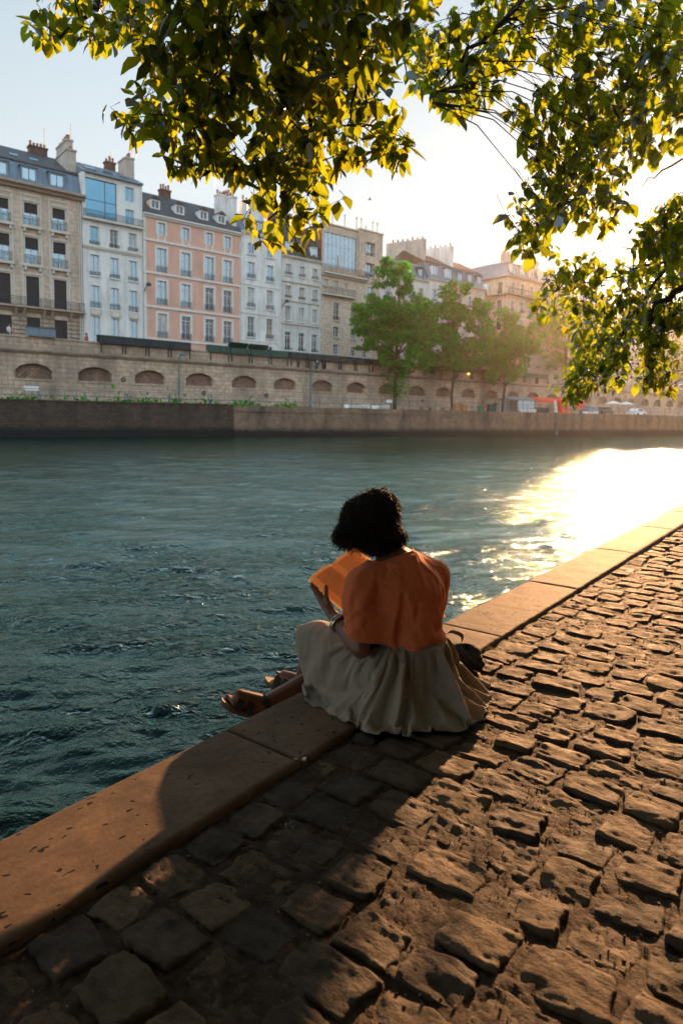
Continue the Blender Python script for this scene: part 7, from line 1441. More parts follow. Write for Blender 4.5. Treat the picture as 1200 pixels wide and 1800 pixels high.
# gathered waistband
m = MB(); seg = 240; rows = []
for k in range(5):
    for i in range(seg):
        a = 2 * math.pi * i / seg; d = RT * math.cos(a) + FW * math.sin(a); g_ = .0028 * math.sin(a * 62 + math.sin(a * 5)) * (1 if 0 < k < 4 else .6)
        m.v.append(tuple(J['waist'] + RT * (.137 * math.cos(a)) + FW * (.114 * math.sin(a)) + d * (g_ + (.003 if k in (1, 2, 3) else 0)) + UZ * (.028 - k * .010)))
for k in range(4):
    for i in range(seg): m.f.append((k * seg + i, k * seg + (i + 1) % seg, (k + 1) * seg + (i + 1) % seg, (k + 1) * seg + i)); m.m.append(0)
sh(m.build('waistband', M['linen'], smooth=True))
tee = tee_shape(M['tee'])[0]
TED = [46,57,70,53,73,54,76,65,74,54,7,1,6,2,30,15,30,49,16,45,15,10,21,0,-15,2,-17,-2,12,2,23,-1,-5,-2,7,2,22,-22,-20,-18,-2,-14,1,4,-5,-9,-2,-27,-22,-27,-25,-21,-19,-10,-14,-10,-2,-5,-29,-25,-23,-20,-18,-12,-14,-12,-28,-27,-25,-22,-18,
-17,-13,-13,-10,-22,-19,-17,-20,-22,-18,-11,-14,-12,-22,-21,-23,-21,-20,-22,-18,-16,-19,-16,-10,-7,-11,-9,0,-1,2,0,3,2,-8,-5,4,6,4,-1,-8,-4,-3,-3,-2,-7,-3,-1,0,0,-5,-10,-9,-13,-2,1,-5,-5,-12,-7,103,70,46,34,35,17,28,11,14,0,-2,3,
58,55,33,58,23,39,18,88,63,67,59,60,51,41,19,91,83,79,90,55,28,37,16,86,100,93,73,53,19,14,7,75,68,38,44,38,33,29,35,38,7,85,106,86,69,96,69,47,46,26,41,48,19,2,4,9,-12,-17,-17,-14,-10,66,77,62,52,55,32,20,4,-6,-13,-12,-10,-11,-8,
-8,54,29,30,13,1,5,0,-9,-8,-13,-9,-9,-10,-5,-4,-10,-1,-1,-14,-9,-12,-3,4,-1,-14,-7,-10,-7,-1,4,0,2,-11,-7,-4,-4,7,3,11,9,-1,4,13,3,-3,-3,-3,2,-4,-2,2,9,1,5,28,19,3,14,4,3,3,37,34,21,9,3,16,10,24,30,34,28,21,2,14,9,6,16,4,3,-5,-7,
0,-4,1,-2,4,4,4,-2,2,-3,-4,-2,4,0,-1,19,12,1,-6,-3,1,12,11,2,2,-9,-6,8,16,15,3,18,15,-2,-2,-3,-3,-7,-6,-6,0,2,-4,0,3,-2,-1,8,1,-6,-4,-3,7,8,17,1,2,-2,-2,-4,-4,-5,-4,-1,-5,2,7,-1,-1,-1,3,0,-1,-2,-2,-3,-3,-3,0,0,1,2,1,-1,0,-2,-1,-1,
-3,-3,2,4,3,5,2,1,0,-1,-1,-6,-10,-8,-4,2,-5,-2,1,6,3,2,4,5,2,2,3,2,10,2,2,-1,4,9,-2,5,-1,-2,6,-1,0,0,-2,-2,0,0,0,0,0,0,-1,0,0,0,0,0,2,0,0,0,0,0,-7,-1,-6,0,0,-6,-4,-8,-6,-4,5,-6,-4,-6,-11,-12,-1,-8,-9,-7,-3,2,7,4,21,20,-15,-5,6,3,
-8,-13,-18,-2,5,-3,-8,-8,-8,3,8,9,11,17,9,16,23,26,26,26,33,31,29,35,-16,-29,-20,-32,-13,1,-27,-33,-6,8,18,-30,-28,-17,10,20,-22,-14,0,16,-12,-9,1,5,19,10,0,0,1,-1,16,9,6,4,0,2,3,6,7,6,4,16,11,2,3,4,2,0,0,-4,-1,-2,0,-8,-6,0,5,9,9,
0,0,3,6,6,1,5,0,-10,-4,-1,1,0,3,3,3,2,1,5,-1,0,15,9,9,7,1,2,5,0,0,27,20,10,12,3,7,-1,0,30,29,21,7,10,-4,4,0,35,27,22,0,18,13,2,0,-16,0,25,25,19,12,5,-2,-17,0,5,1,-2,0,0,0,0,0,0,0,0,0,0,13,21,22,22,0,0,-29,-19,-19,-18,-18,-16,-16,
-14,-7,-10,-5,-8,-27,-26,0,-18,-17,-15,-14,-11,-9,-6,0,-32,-17,-17,-15,-13,-10,-7,-5,-21,-11,-16,-15,-11,-14,-13,-11,-8,-8,-6,-3,3,-7,1,-6,-11,-12,-8,-9,-6,-5,-4,3,0,-7,-11,5,2,-4,-10,-7,-4,-2,5,4,-1,-8,-10,-7,8,5,-1,-6,-7,-7,-4,
-5,-2,-3,-1,-2,0,-1,-4,-2,-4,-1,-1,-9,-8,-5,-9,-5,-6,-8,-7,-6,-7,-7,-6,-4,-4,-5,-5,-1,-3,-4,-3,-3,4,-2,-2,-4,-5,-3,-2,-3,-3,-2,-3,-4,-3,-2,0,1,0,-3,-3,-3,-2,-4,-4,-4,-3,-1,-2,-1,0,0,0,1,-2,-2,-2,-2,0,-1,-1,1,2,2,1,0,-1,0,1,1,0,0,
2,1,1,2,3,2,1,-1,-1,0,0,1,0,2,4,4,2,4,4,3,-1,1,0,0,0,1,2,-1,-3,-2,1,-1,-1,2,-7,-3,3,2,2,3,4,2,0,-1,0,1,3,6,-1,0,0,0,0,0,0,2,0,0,0,1,0,-2,0,-4,0,0,1,-3,0,2,4,2,0,0,3,4,4,3,0,0,4,6,5,5,2,2,0,0,0,0,0,0,0,-6,0,0,0,0,0,0,0,0,-16,-21,
-12,-28,-30,-17,-27,-28,-28,-27,-28,-27,-26,-23,-18,-24,-23,-20,-19,-17,-5,-10,-25,-27,-18,-21,-28,-27,-26,-26,-24,-22,-20,-18,-19,-16,-14,-11,-12,-24,-27,-27,-25,-24,-26,-24,-21,-19,-16,-10,-8,-10,-21,-17,-23,-28,-25,-22,-21,-20,
-17,-10,-6,-9,-10,-19,-24,-16,-15,-22,-13,-10,-12,-11,-13,-19,-17,-10,0,-7,-12,-16,-19,-23,0,-18,-17,-17,-17,-15,-15,-24,0,-17,-17,-18,-20,-20,-20,-14,-22,0,-12,-12,-14,-15,-16,-11,-21,0,-7,-8,-11,-17,-12,-18,-20,-12,0,0,-5,0,-4,
-3,-10,-9,-4,2,-11,-6,-5,-4,-2,0,2,5,7,-4,-4,-8,-14,-11,-10,0,0,4,7,6,1,-4,-7,-6,-11,-5,-5,2,-3,0,8,-2,0,-7,-8,-8,-9,-8,-8,-8,-3,-2,0,4,-5,-6,-4,-6,-7,-7,-8,-8,-7,-5,-5,-8,-12,-13,-17,-13,-14,-17,-5,-6,-7,-12,-15,-15,-11,-15,2,2,
0,-3,-6,-10,-14,-10,-13,-2,-5,-9,-12,-12,-12,-9,-10,-9,-11,-9,-11,-8,-7,-7,-9,-8,-10,-10,-5,-4,-2,-6,-7,-11,-14,-10,-8,-8,-4,-12,-14,-15,-13,-7,-7,-8,-5,-10,-8,-4,-9,-12,-12,-10,-6,-4,-5,-6,-9,-11,0,0,0,18,-16,-9,-20,86,62,44,-5,
0,-25,-1,12,-2,0,-4,0,0,9,-1,-5,-5,6,0,0,0,0,0,0,0,0,0,8,0,0,8,6,-1,-3,-4,-3,-4,-4,-3,-9,12,1,1,0,0,-6,-3,-6,-1,-1,-5,-5,15,5,5,5,2,13,9,10,8,1,5,1,-3,9,7,4,10,20,16,15,13,5,7,25,23,22,18,10,10,-2,-2,-4,-10,-9,16,14,31,27,23,16,
10,16,9,15,-2,-8,-9,-2,-13,17,25,18,20,-4,-8,3,-4,-4,-12,-1,-1,-9,-9,17,11,-13,-11,0,16,5,-20,-11,1,-4,-2,-5,-5,0,14,-2,-25,-7,1,2,-2,8,-17,-29,-11,-3,-4,-1,-8,-31,-38,-31,-5,-3,1,-11,-3,-5,-3,5,3,-4,4,2,1,4,3,6,6,3,2,-10,-14,0,0,
-2,-10,3,2,1,5,6,6,1,-2,-1,-2,0,7,9,-6,-10,-12,0,-3,-6,-8,5,-1,-1,-10,-6,-5,-3,-3,1,3,5,4,6,-2,-10,-7,1,-5,-8,-10,-6,-3,0,2,1,-7,-8,-2,-11,-10,-8,0,-1,-2,-2,-13,-12,-8,0,-5,-3,-4,-14,-13,-10,-9,-9,-14,-12,-12,-13,-12,-4,-11,-20,
-13,-10,-8,-13,-14,-11,-10,-12,-10,-12,-12,-5,-10,-20,-14,-11,-24,-16,-11,-25,-24,-17,-26,-35,-19,-23,-45,-28,-19,-20,-25,-19,-16,-18,-16,5,2,3,2,5,3,9,7,10,9,5,0,0,0,0,0,0,6,6,-13,-38,-4,-28,-52,-1,-25,-58,-34,-24,1,-1,1,-4,-10,
-1,-11,-6,-12,-4,-12,-4,-8,-10,-14,-15,-10,-13,-2,2,-20,-8,-13,-19,-11,-14,-9,-13,-8,-9,-16,-12,-6,1,2,0,-18,100,0,72,30,52,-26,34,-19,21,-29,-26,-21,29,22,32,-15,100,84,88,-27,-29,0,0,2,4,11,5,13,0,13,0,0,-17,0,-12,0,-4,0,1,0,6,
7,8,6,11,12,7,8,8,-1,7,5,2,1,3,2,7,1,7,4,3,-1,-3,1,-1,0,3,4,4,2,0,-5,0,-7,-5,-3,0,0,5,4,-8,-3,-10,0,0,0,0,3,5,6,1,0,4,5,7,6,1,5,7,0,-3,0,-2,0,1,0,0,0,1,0,0,0,0,-3,0,0,0,0,0,5,0,0,0,0,0,-5,-3,1,2,-5,-6,-7,-8,-7,-4,-2,-1,3,-2,-5,-6,
-7,-6,-5,-1,-3,-11,-14,1,4,0,-4,-6,-6,-6,-2,-2,0,-5,5,-8,-11,-18,-38,25,9,-2,-20,-41,-38,-6,20,25,8,-16,-36,-46,-54,-13,21,17,-8,-26,-40,-52,-35,2,3,0,-3,-2,-5,0,0,-2,16,3,11,-7,-7,6,9,8,18,-9,6,28,-5,-22,5,5,4,1,-9,-3,-4,-5,4,4,
12,12,-2,0,-2,14,-1,7,8,-21,2,-27,-14,-4,-2,5,-1,4,-2,-2,-1,8,-5,-46,-26,-13,-30,-16,-10,-6,-10,-15,-8,-3,4,-3,2,-44,-27,-23,-14,-9,-7,-7,-11,-8,-6,-16,-13,-10,1,-10,1,-10,-6,-8,-8,-12,-8,-1,-3,-15,-10,-9,-3,-15,-17,-10,-6,-7,-23,
-13,-16,-24,-19,-31,-24,-2,-13,-7,-2,-18,-20,-31,-22,-15,-8,-28,-26,-38,-29,-23,-48,-41,-37,-33,-28,-4,-3,-16,-10,-6,-3,-36,-30,-22,-16,-11,-31,-22,-15,-13,-25,-21,-12,-11,-17,-9,-8,1,-7,-3,-1,-10,-7,-4,-9,-9,-7,-7,-7,-9,-7,-9,-7,
2,-1,1,-3,0,1,-7,-3,-1,-10,-7,-3,-8,-11,-7,4,4,2,2,-1,1,-4,-2,-12,-9,-6,6,2,4,-2,0,-5,-4,-8,-7,-1,1,-2,2,2,0,2,2,0,2,-1,4,2,3,0,4,4,5,2,6,5,6,5,4,8,7,8,6,6,9,10,9,8,0,0,0,0,0,-7,17,18,16,-22,6,3,10,-29,-23,-15,0,-22,-4,-17,-5,-36,
-20,-29,-25,-16,20,3,12,-11,-47,-31,-28,-10,-12,-15,-36,-28,-1,-24,-37,-26,-3,-10,-25,-24,-37,-36,-35,-27,-18,-28,-22,-34,-18,-16,-22,-17,-23,-17,-8,-20,-11,-6,-24,-17,-13,-27,-20,-16,-25,-29,-20,-16,-16,-23,-19,-5,-5,-7,-10,-17,
-9,-13,-20,-12,-23,-23,-18,-22,-28,-24,-27,-30,-21,-17,-22,-18,-24,-20,-25,-25,-22,-33,-28,-19,-23,-20,-27,-23,-27,-24,-30,-29,-32,-31,-18,-21,-18,-25,-22,-25,-25,-28,-27,-30,-29,-7,-6,-5,-6,-11,-8,-7,-9,-12,-13,-8,-17,-15,-19,
-11,-13,-10,-15,-12,-14,-16,-14,-12,-11,-10,-16,-14,-13,-17,-14,-31,0,0,0,0,0,6,-24,-29,-14,-13,-22,2,-27,-19,-19,-33,-51,-39,-53,-14,-19,-24,-38,-59,-43,-64,-41,7,-4,-38,-39,-61,-46,-57,-68,-46,-37,-27,-22,-30,-27,-22,-19,-24,
-30,0,0,2,0,0,0,0,0,0,0,0,0,0,0,0,0,0,-18,-39,-23,-38,-70,-57,-12,-34,-71,-46,-32,-36,-29,-55,-38,-23,-20,-25,-16,-23,-29,-59,-49,-62,-51,-67,-39,-17,-47,-47,-74,-58,-75,-58,-32,-34,-40,-68,-56,-61,-73,-40,-34,-28,-59,-49,-70,-90,
-60,-54,-36,-31,-31,-64,-92,-78,-52,-54,-41,-46,-74,-63,-65,-43,-51,-46,-49,-43,-34,-42,-34,-25,-25,-33,-34,-33,-21,-16,-10,-24,-12,-19,-19,-15,-14,-12,-13,-12,-15,-21,-19,-11,-6,-1,-3,0,6,-28,-32,-29,-30,-28,-24,-21,-19,-21,-30,
-26,-25,-17,-14,-32,-30,-22,-22,-15,-35,-29,-24,-19,-24,-15,-41,-35,-29,-26,-21,-13,-8,-32,-32,-34,-36,-16,0,3,-24,-27,-4,7,-35,-31,-26,-29,-30,-28,-22,-15,-12,-21,-23,-22,-24,-16,-10,-2,4,-25,-20,-17,-17,-15,-9,-10,4,8,6,3,0,0,0,
0,0,0,6,0,0,0,0,0,5,0,0,-22,-19,-11,-11,-7,-9,-11,-6,-5,-15,-11,-7,-1,-15,-11,1,-3,-14,-16,-6,-8,-10,-12,-5,-5,-5,-7,-4,-3,-11,-6,-4,7,-14,-13,11,-14,-7,-8,-10,-3,-4,-7,-9,-2,0,-4,-6,-5,-2,-17,-21,4,-25,-6,-22,-28,16,-28,-14,18,
-15,-19,-10,-7,-8,-12,-10,-17,-33,-22,-16,-25,-14,-28,-44,-32,-20,-18,-26,-13,-41,-45,-48,-24,-16,1,-8,-15,-40,-62,-51,-24,-13,10,9,2,5,-3,-3,-1,-7,-6,-4,-9,-6,-5,-18,9,11,11,0,9,-5,6,7,0,2,2,-4,-3,-2,-8,-9,-8,-16,-16,-16,2,5,-12,
-13,5,9,-8,5,10,-4,0,3,4,-19,-15,-5,-4,-10,-8,-9,-11,-3,2,0,0,-12,0,-3,-14,-15,-13,-10,-5,-2,-12,-16,-13,-12,-9,-5,-1,-12,-14,-15,-14,-11,-6,-6,-28,-30,-29,-26,-20,-15,-20,-16,-14,-11,-8,-16,-23,-24,-22,-21,-18,-14,-10,-6,10,11,
11,9,11,11,12,0,0,0,0,0,0,0,0,0,0,0,0,0,0,0,0,0,0,0,0,0,0,0,0,0,0,0,0,0,0,0,0,0,0,-17,-22,-22,-16,-26,-21,-23,-22,-22,-26,-29,-25,-25,-27,-28,-13,-14,-12,-16,-17,-16,-17,-31,-20,-21,-23,-22,-30,-25,-29,-26,-26,-27,15,-30,-15,-40,
-21,-5,-40,-27,-8,-11,-30,-19,-14,-11,-11,-13,-13,-22,-26,-10,-23,-17,-26,-17,-22,-20,14,-24,-39,-52,-43,-50,-22,-25,8,-11,-30,-26,-49,-36,-35,2,-1,-7,-22,-36,-49,-2,2,-20,-34,-37,8,-3,-20,1,-14,-10,-8,-8,-14,-14,-17,-11,-12,-11,
-11,-14,-14,-3,-6,-8,-29,0,-18,-29,-27,6,0,0,0,0,0,0,0,0,0,0,0,0,0,0,0,0,0,0,-9,-24,-33,-27,-23,-3,17,0,0,0,0,0,0,0,0,0,0,0,0,0,0,0,0,0,0,0,0,0,0,0,0,-19,-18,-7,-6,21,7,0,0,0,0,0,0,0,0,0,0,0,0,0,0,0,0,0,0,0,-18,20,8,-2,0,27,5,0,0,
0,0,0,0,0,0,0,0,0,0,0,0,111,102,109,112,90,93,101,102,88,89,118,99,113,88,89,77,129,99,92,88,75,62,38,115,95,116,88,79,78,84,83,66,52,44,67,56,49,82,70,80,79,61,58,69,48,31,37,74,89,70,56,54,64,64,45,46,56,52,64,63,54,55,45,47,33,
35,57,55,51,47,49,36,32,36,28,46,45,42,49,49,46,36,40,38,51,49,53,52,50,55,45,39,52,45,30,29,34,33,24,22,34,23,33,30,23,22,34,33,32,23,42,18,13,14,15,40,22,15,11,10,25,37,32,37,20,12,27,30,39,30,84,72,66,39,5,10,0,5,0,9,13,11,111,
91,94,86,77,47,38,96,103,86,85,87,56,49,41,97,63,82,61,55,48,50,42,73,50,73,63,54,51,47,43,44,60,56,22,21,21,24,24,21,32,74,42,46,43,48,39,53,35,26,44,50,41,25,21,18,38,34,30,25,23,25,45,51,32,49,47,58,48,28,15,15,17,25,18,21,21,
23,47,59,42,22,44,24,9,19,13,16,16,8,6,21,8,8,19,14,21,16,5,9,21,14,20,14,5,8,9,8,21,16,13,12,33,29,35,31,25,26,38,31,26,22,20,37,31,28,25,20,18,18,21,22,30,26,21,20,18,19,17,24,28,23,20,19,20,20,18,18,15,20,20,17,16,8,29,26,19,
16,26,22,22,19,20,25,24,14,15,18,15,13,13,15,12,21,16,14,16,11,8,18,4,19,16,21,15,3,-7,-4,9,1,0,20,20,24,17,15,12,12,15,18,8,11,13,8,10,10,10,19,16,14,7,3,-1,24,30,17,13,13,10,6,9,12,4,11,-4,3,6,1,24,14,11,9,10,6,11,10,3,0,8,18,
14,18,10,10,13,5,4,22,10,4,14,3,6,14,14,12,8,33,39,31,21,11,28,21,13,1,3,11,5,-1,1,0,9,9,8,6,6,3,5,8,4,-1,1,-2,1,-2,0,0,7,-3,0,0,0,0,0,0,1,0,0,0,0,0,-1,0,0,0,0,0,18,15,17,0,0,5,12,13,15,14,9,19,17,17,17,17,15,19,19,17,13,14,11,12,
-2,-3,23,17,10,13,19,20,27,16,12,17,21,20,20,15,11,9,6,1,11,6,0,-3,-5,0,-5,-6,-3,-7,12,24,17,28,21,16,22,26,17,11,5,25,22,15,7,2,18,12,4,0,10,7,6,1,-6,5,8,11,7,5,-8,5,4,-5,2,0,-3,-7,-8,-8,-4,-6,-6,-1,-3,-4,1,0,0,9,4,3,0,13,10,4,
-3,-8,-8,0,0,2,-1,-3,0,-5,0,15,11,8,5,0,10,7,5,4,3,-2,2,0,3,6,2,1,5,2,-4,0,0,-8,-4,3,-1,6,-2,3,0,-7,-10,-7,3,-2,6,0,0,-9,-6,-5,0,-4,-2,4,1,8,0,-2,-3,-2,1,3,5,11,0,6,4,4,0,0,0,0,0,0,0,0,0,0,55,42,16,-9,0,0,-20,-19,51,51,50,50,49,
46,30,39,24,35,-21,-21,0,53,53,50,48,43,39,34,0,-36,59,60,57,53,46,39,36,-77,59,61,59,51,59,47,40,45,33,39,35,57,52,30,42,55,50,36,43,31,21,17,9,35,47,53,-10,17,35,52,39,25,15,-28,0,20,31,49,37,-29,-14,3,19,41,34,21,32,19,24,25,
32,33,29,14,15,25,12,7,47,39,28,29,29,42,46,41,26,37,37,33,25,32,32,28,19,25,23,18,14,3,0,11,33,23,23,29,28,26,23,22,13,6,-1,-3,-3,1,28,25,20,20,22,21,18,16,17,20,18,0,4,5,6,23,20,17,15,19,19,15,19,17,13,-2,-3,-6,21,23,22,18,13,
18,10,8,4,2,5,1,6,8,9,8,6,4,2,3,4,9,7,3,0,17,12,18,19,16,18,8,15,18,19,14,15,16,9,34,26,15,17,17,11,9,13,15,6,2,0,-7,-14,9,0,0,0,0,0,0,-2,0,0,7,5,0,-7,-5,-13,0,-2,-17,-12,0,1,-12,-8,-15,0,4,-3,-9,-15,0,0,-6,-16,-16,-13,-10,-13,0,
0,0,0,0,0,0,9,0,0,0,0,0,0,0,0,15,19,10,24,25,17,26,26,25,23,27,26,24,19,14,24,22,18,17,17,6,13,26,27,21,22,30,29,27,30,27,24,21,18,21,17,13,12,12,28,32,32,31,29,33,31,26,24,18,3,-1,13,26,23,31,37,35,29,23,13,8,-2,-5,12,10,29,35,
19,22,30,4,0,3,11,17,26,25,14,0,6,8,11,12,16,0,15,13,14,15,13,11,19,0,16,16,17,19,20,18,12,19,0,7,6,10,12,16,11,20,0,-2,1,7,18,11,18,24,14,0,0,9,0,-7,-6,1,-1,-3,-21,8,-6,-4,-10,-10,-22,-18,-25,-25,-16,-16,-11,21,13,13,-14,-11,-17,
-28,-24,-20,-15,-12,-11,19,1,5,-14,1,-3,-26,-17,-17,-9,-8,-6,-4,-3,-3,19,-1,0,-3,-24,-12,-11,-12,-8,-6,-4,-3,0,-1,-5,-2,4,12,12,19,12,13,21,0,3,7,14,18,18,12,22,-19,-15,-10,-4,3,11,22,15,24,-14,-8,0,9,16,13,-7,-2,0,17,18,26,2,4,
-1,5,7,11,-3,-11,-12,-9,-1,9,9,16,15,5,-3,-10,0,6,12,7,-2,-2,-6,3,7,-4,-4,-10,4,-8,-5,-7,-9,-18,-17,0,-13,0,0,0,5,56,21,51,98,108,63,17,0,51,114,120,8,0,7,0,0,-26,-1,13,9,-13,0,0,0,0,0,0,0,0,0,-9,0,0,-6,-16,3,10,8,31,41,31,24,30,
-25,2,2,-6,8,15,33,33,-9,4,9,27,-26,-1,-11,-17,-13,-18,-8,-17,-20,-10,-18,-4,-3,-22,-20,-16,-15,-29,-17,-25,-25,-13,-19,-35,-28,-33,-30,-16,-21,-13,-9,-11,-5,-2,-21,-23,-43,-40,-35,-25,-17,-34,-30,-27,-16,-7,-4,-11,-2,-26,-35,-25,
-31,-19,-14,-23,-9,-10,-3,-16,-13,-3,-10,-21,-20,-8,-8,-18,-18,-12,0,-6,-18,-8,-18,-14,-14,-18,-14,-5,6,-8,-15,-17,-15,-8,1,11,-3,-9,-11,-15,-11,-9,-14,-5,17,32,23,26,13,30,24,11,15,17,4,4,6,-3,-5,-5,-9,-7,-5,27,26,10,22,24,17,6,
6,12,3,-1,-3,4,3,0,4,0,-14,-14,3,8,23,-10,-4,16,16,4,0,0,12,9,2,9,7,-11,-12,-14,-10,-12,-7,-3,1,-2,-7,4,6,6,-3,-10,-11,-10,-3,-4,-5,-1,-1,0,-11,-10,-9,-10,-1,0,-1,-8,-4,-3,-4,4,3,-4,-2,0,5,5,0,4,6,-1,9,8,7,-6,-7,0,4,1,2,6,-1,6,8,
-20,-18,-21,-17,-12,-8,-4,0,4,6,6,-11,-9,-21,-14,-3,-19,-18,-13,-2,-15,-13,-9,-6,-11,-6,-7,-7,-10,-5,-12,-14,-14,-13,-7,-8,0,0,0,0,0,6,11,2,-11,0,-11,-23,4,-7,-24,-16,-12,-7,-4,-10,-6,5,-7,-4,-3,-1,-4,-5,-9,-6,-4,-3,-2,-3,0,-5,-5,
-4,-9,-7,-5,-6,-4,-4,-2,-1,-3,2,0,-4,-6,-4,0,53,92,0,105,47,66,51,131,51,20,67,79,89,128,123,129,58,76,98,72,54,57,0,0,-8,-8,-11,-6,-8,0,-3,0,0,96,0,103,0,111,0,-2,0,-11,-10,-9,-6,-6,-6,-4,-2,0,0,2,3,2,1,5,4,-11,-7,-8,-6,-6,-3,-2,
-1,1,2,2,4,4,4,-9,-5,-5,-2,-1,-2,-2,1,2,3,-4,-4,-1,-4,-2,-1,0,0,0,3,-5,-2,-1,0,1,2,-3,-3,0,0,12,0,14,0,14,0,0,0,11,0,0,0,0,-6,0,0,0,0,0,9,0,0,0,0,0,14,12,-22,-17,-6,-3,0,3,2,-8,-17,11,-19,-5,2,5,8,6,3,-11,-12,-3,-2,15,-14,0,10,13,
10,9,8,4,-1,-2,10,5,3,1,0,19,12,8,3,-2,2,-7,7,18,14,-2,-3,0,3,-10,9,15,-4,-4,-1,2,-8,12,22,9,-5,8,15,9,4,4,16,9,10,5,5,7,2,15,15,-11,2,15,-5,-21,18,20,19,4,20,7,8,8,10,5,16,13,4,5,-7,19,-3,17,23,1,21,-1,3,3,-4,12,5,7,0,0,16,16,10,
-12,-9,-11,-4,-6,-11,0,-3,15,5,2,13,12,22,-15,-11,-10,-14,-13,-17,-17,-4,-12,-15,13,1,-6,22,20,6,4,5,-10,-4,5,5,-21,-17,1,-14,-13,-5,5,13,6,-3,-7,7,-5,1,11,13,2,0,-1,2,-6,-6,2,7,19,10,-1,-6,1,7,17,3,-1,4,10,-1,-6,-17,-5,1,-5,-5,
-4,-1,15,5,-8,-8,-7,-4,-14,-15,-13,-19,-20,-24,-20,-26,-31,-28,0,-6,-4,-2,-11,-8,-6,-17,-12,-9,-24,-20,-13,-29,-23,-21,4,-4,1,-9,-7,-3,-10,-11,-9,-13,-11,-13,-19,-12,-13,5,4,-6,2,-9,-8,-11,-10,-10,-12,-12,6,4,6,2,2,0,1,-3,-2,-2,
-4,5,-3,2,-5,3,-2,3,-2,2,7,-1,4,0,5,7,7,4,4,4,7,5,6,4,3,6,6,5,2,5,6,6,0,0,0,0,0,-2,10,3,-2,-7,7,-2,-2,-7,-18,-5,-3,-6,-29,-14,-40,-53,-42,-61,-68,-8,9,4,-6,-6,1,-15,-12,-3,-12,-4,-1,-16,-9,-13,-6,-19,-24,-18,-9,-24,-46,-36,-18,
-25,-82,-60,-53,-30,-75,-65,-17,-24,-15,-27,-39,-16,-29,-41,-28,-28,-41,-35,-28,-42,-44,-31,-40,-71,-59,-42,-61,-39,-41,-36,-44,-34,-34,-41,-36,-38,-36,-34,-39,-46,-30,-37,-46,-33,-20,-27,-20,-31,-24,-34,-26,-36,-35,-33,-36,-14,
-13,-19,-13,-17,-17,-22,-20,-18,-24,-22,-6,-6,-13,-14,-7,-18,-9,-21,-20,-18,-18,-37,-34,-38,-34,-26,-25,-33,-28,-29,-19,-21,-19,-18,-19,-18,-8,-12,-18,-17,-9,-17,-15,-8,-10,-5,-8,-4,-10,-5,-11,-20,0,0,0,0,0,-5,6,13,1,-3,-4,-1,10,
5,5,2,-8,-11,0,2,4,8,8,2,-12,-9,-18,-3,-1,3,10,4,-11,-9,-6,-14,-17,-19,-17,-20,-16,-14,-11,-6,-20,0,0,1,0,0,0,0,0,0,0,0,0,0,0,0,0,0,-9,-18,-11,-21,-32,-31,-6,-17,-32,-25,-18,-14,-13,-26,-20,-13,-12,-10,-13,-1,-4,9,-1,-9,-10,-5,
-18,0,-8,6,-5,-8,-12,-7,-19,-8,-6,0,-10,-6,-11,-19,-16,-7,-14,-1,-11,-20,-22,-19,-14,-7,-18,-6,-24,-19,-20,-17,-12,-23,-35,-30,-18,-17,-14,-11,-26,-21,-14,-11,-9,-10,-8,-16,-12,-9,-8,-8,-8,-5,-7,-5,-4,-4,-2,-3,-2,-1,-1,1,2,-4,-6,
-5,-4,-2,-4,-19,-12,-10,-5,-16,-14,-12,-9,-6,-14,-11,-9,-8,-6,-11,-9,-7,-5,-4,-9,-7,-5,-3,-1,-4,-8,-5,-2,0,0,-3,-3,-7,-3,0,3,1,-7,-6,-7,-5,-2,-5,5,6,5,-3,-1,-1,-3,-6,-2,-7,-6,-6,-3,-6,-7,-7,-5,-2,-6,-8,-7,-6,-6,-4,-2,-2,-2,-7,0,0,
0,0,0,0,-8,0,0,0,0,0,-5,0,0,-11,-10,-14,-14,-15,-15,-13,-12,-15,11,1,-7,15,19,5,19,5,-12,-10,-14,-13,-13,-12,-12,-13,-13,-5,-10,-12,11,-3,-7,5,9,3,-9,-11,-13,-12,-11,-13,-13,-11,-10,-10,-13,-10,-10,-3,-7,-6,-7,-4,12,0,-2,-3,-8,12,
6,-12,4,0,-10,-9,-9,-7,-7,-6,-5,-4,-4,-3,0,0,-3,-2,-2,-2,11,4,2,0,-2,1,0,-7,-3,6,3,0,0,3,3,6,7,-2,4,-3,-6,-5,-8,-8,-4,-7,-3,-3,-9,-2,1,4,0,5,0,5,5,5,6,0,-3,0,2,-8,-10,-9,-9,-9,-8,-4,-3,-10,-9,-2,-1,-2,0,2,0,1,2,0,-8,-8,-1,-2,-4,
-4,-3,-3,1,1,1,2,1,5,-4,-8,-8,-7,-6,-5,-5,-8,-7,-6,-5,-4,-3,-3,-6,-5,-3,-2,-2,-1,-2,-6,-5,-4,-4,-2,-2,-5,-5,-3,-1,-1,-2,-5,-6,-7,-1,-2,-3,1,1,1,3,6,7,-1,2,4,0,0,0,0,0,0,0,0,0,0,0,0,0,0,0,0,0,0,0,0,0,0,0,0,0,0,0,0,0,0,0,0,0,0,-8,
-12,-12,-3,-14,-8,-11,-8,-7,-14,-20,-11,-15,-17,-20,-3,0,1,1,4,3,-7,-19,-4,-10,-11,-12,-15,-19,-24,-17,-23,-21,-7,0,3,0,3,9,1,2,9,1,-10,-7,-1,8,10,-3,-7,-6,-14,-6,-16,-8,-16,-11,-11,-20,-9,-2,1,3,-3,3,5,-1,-7,-4,2,-4,-4,4,-1,-5,
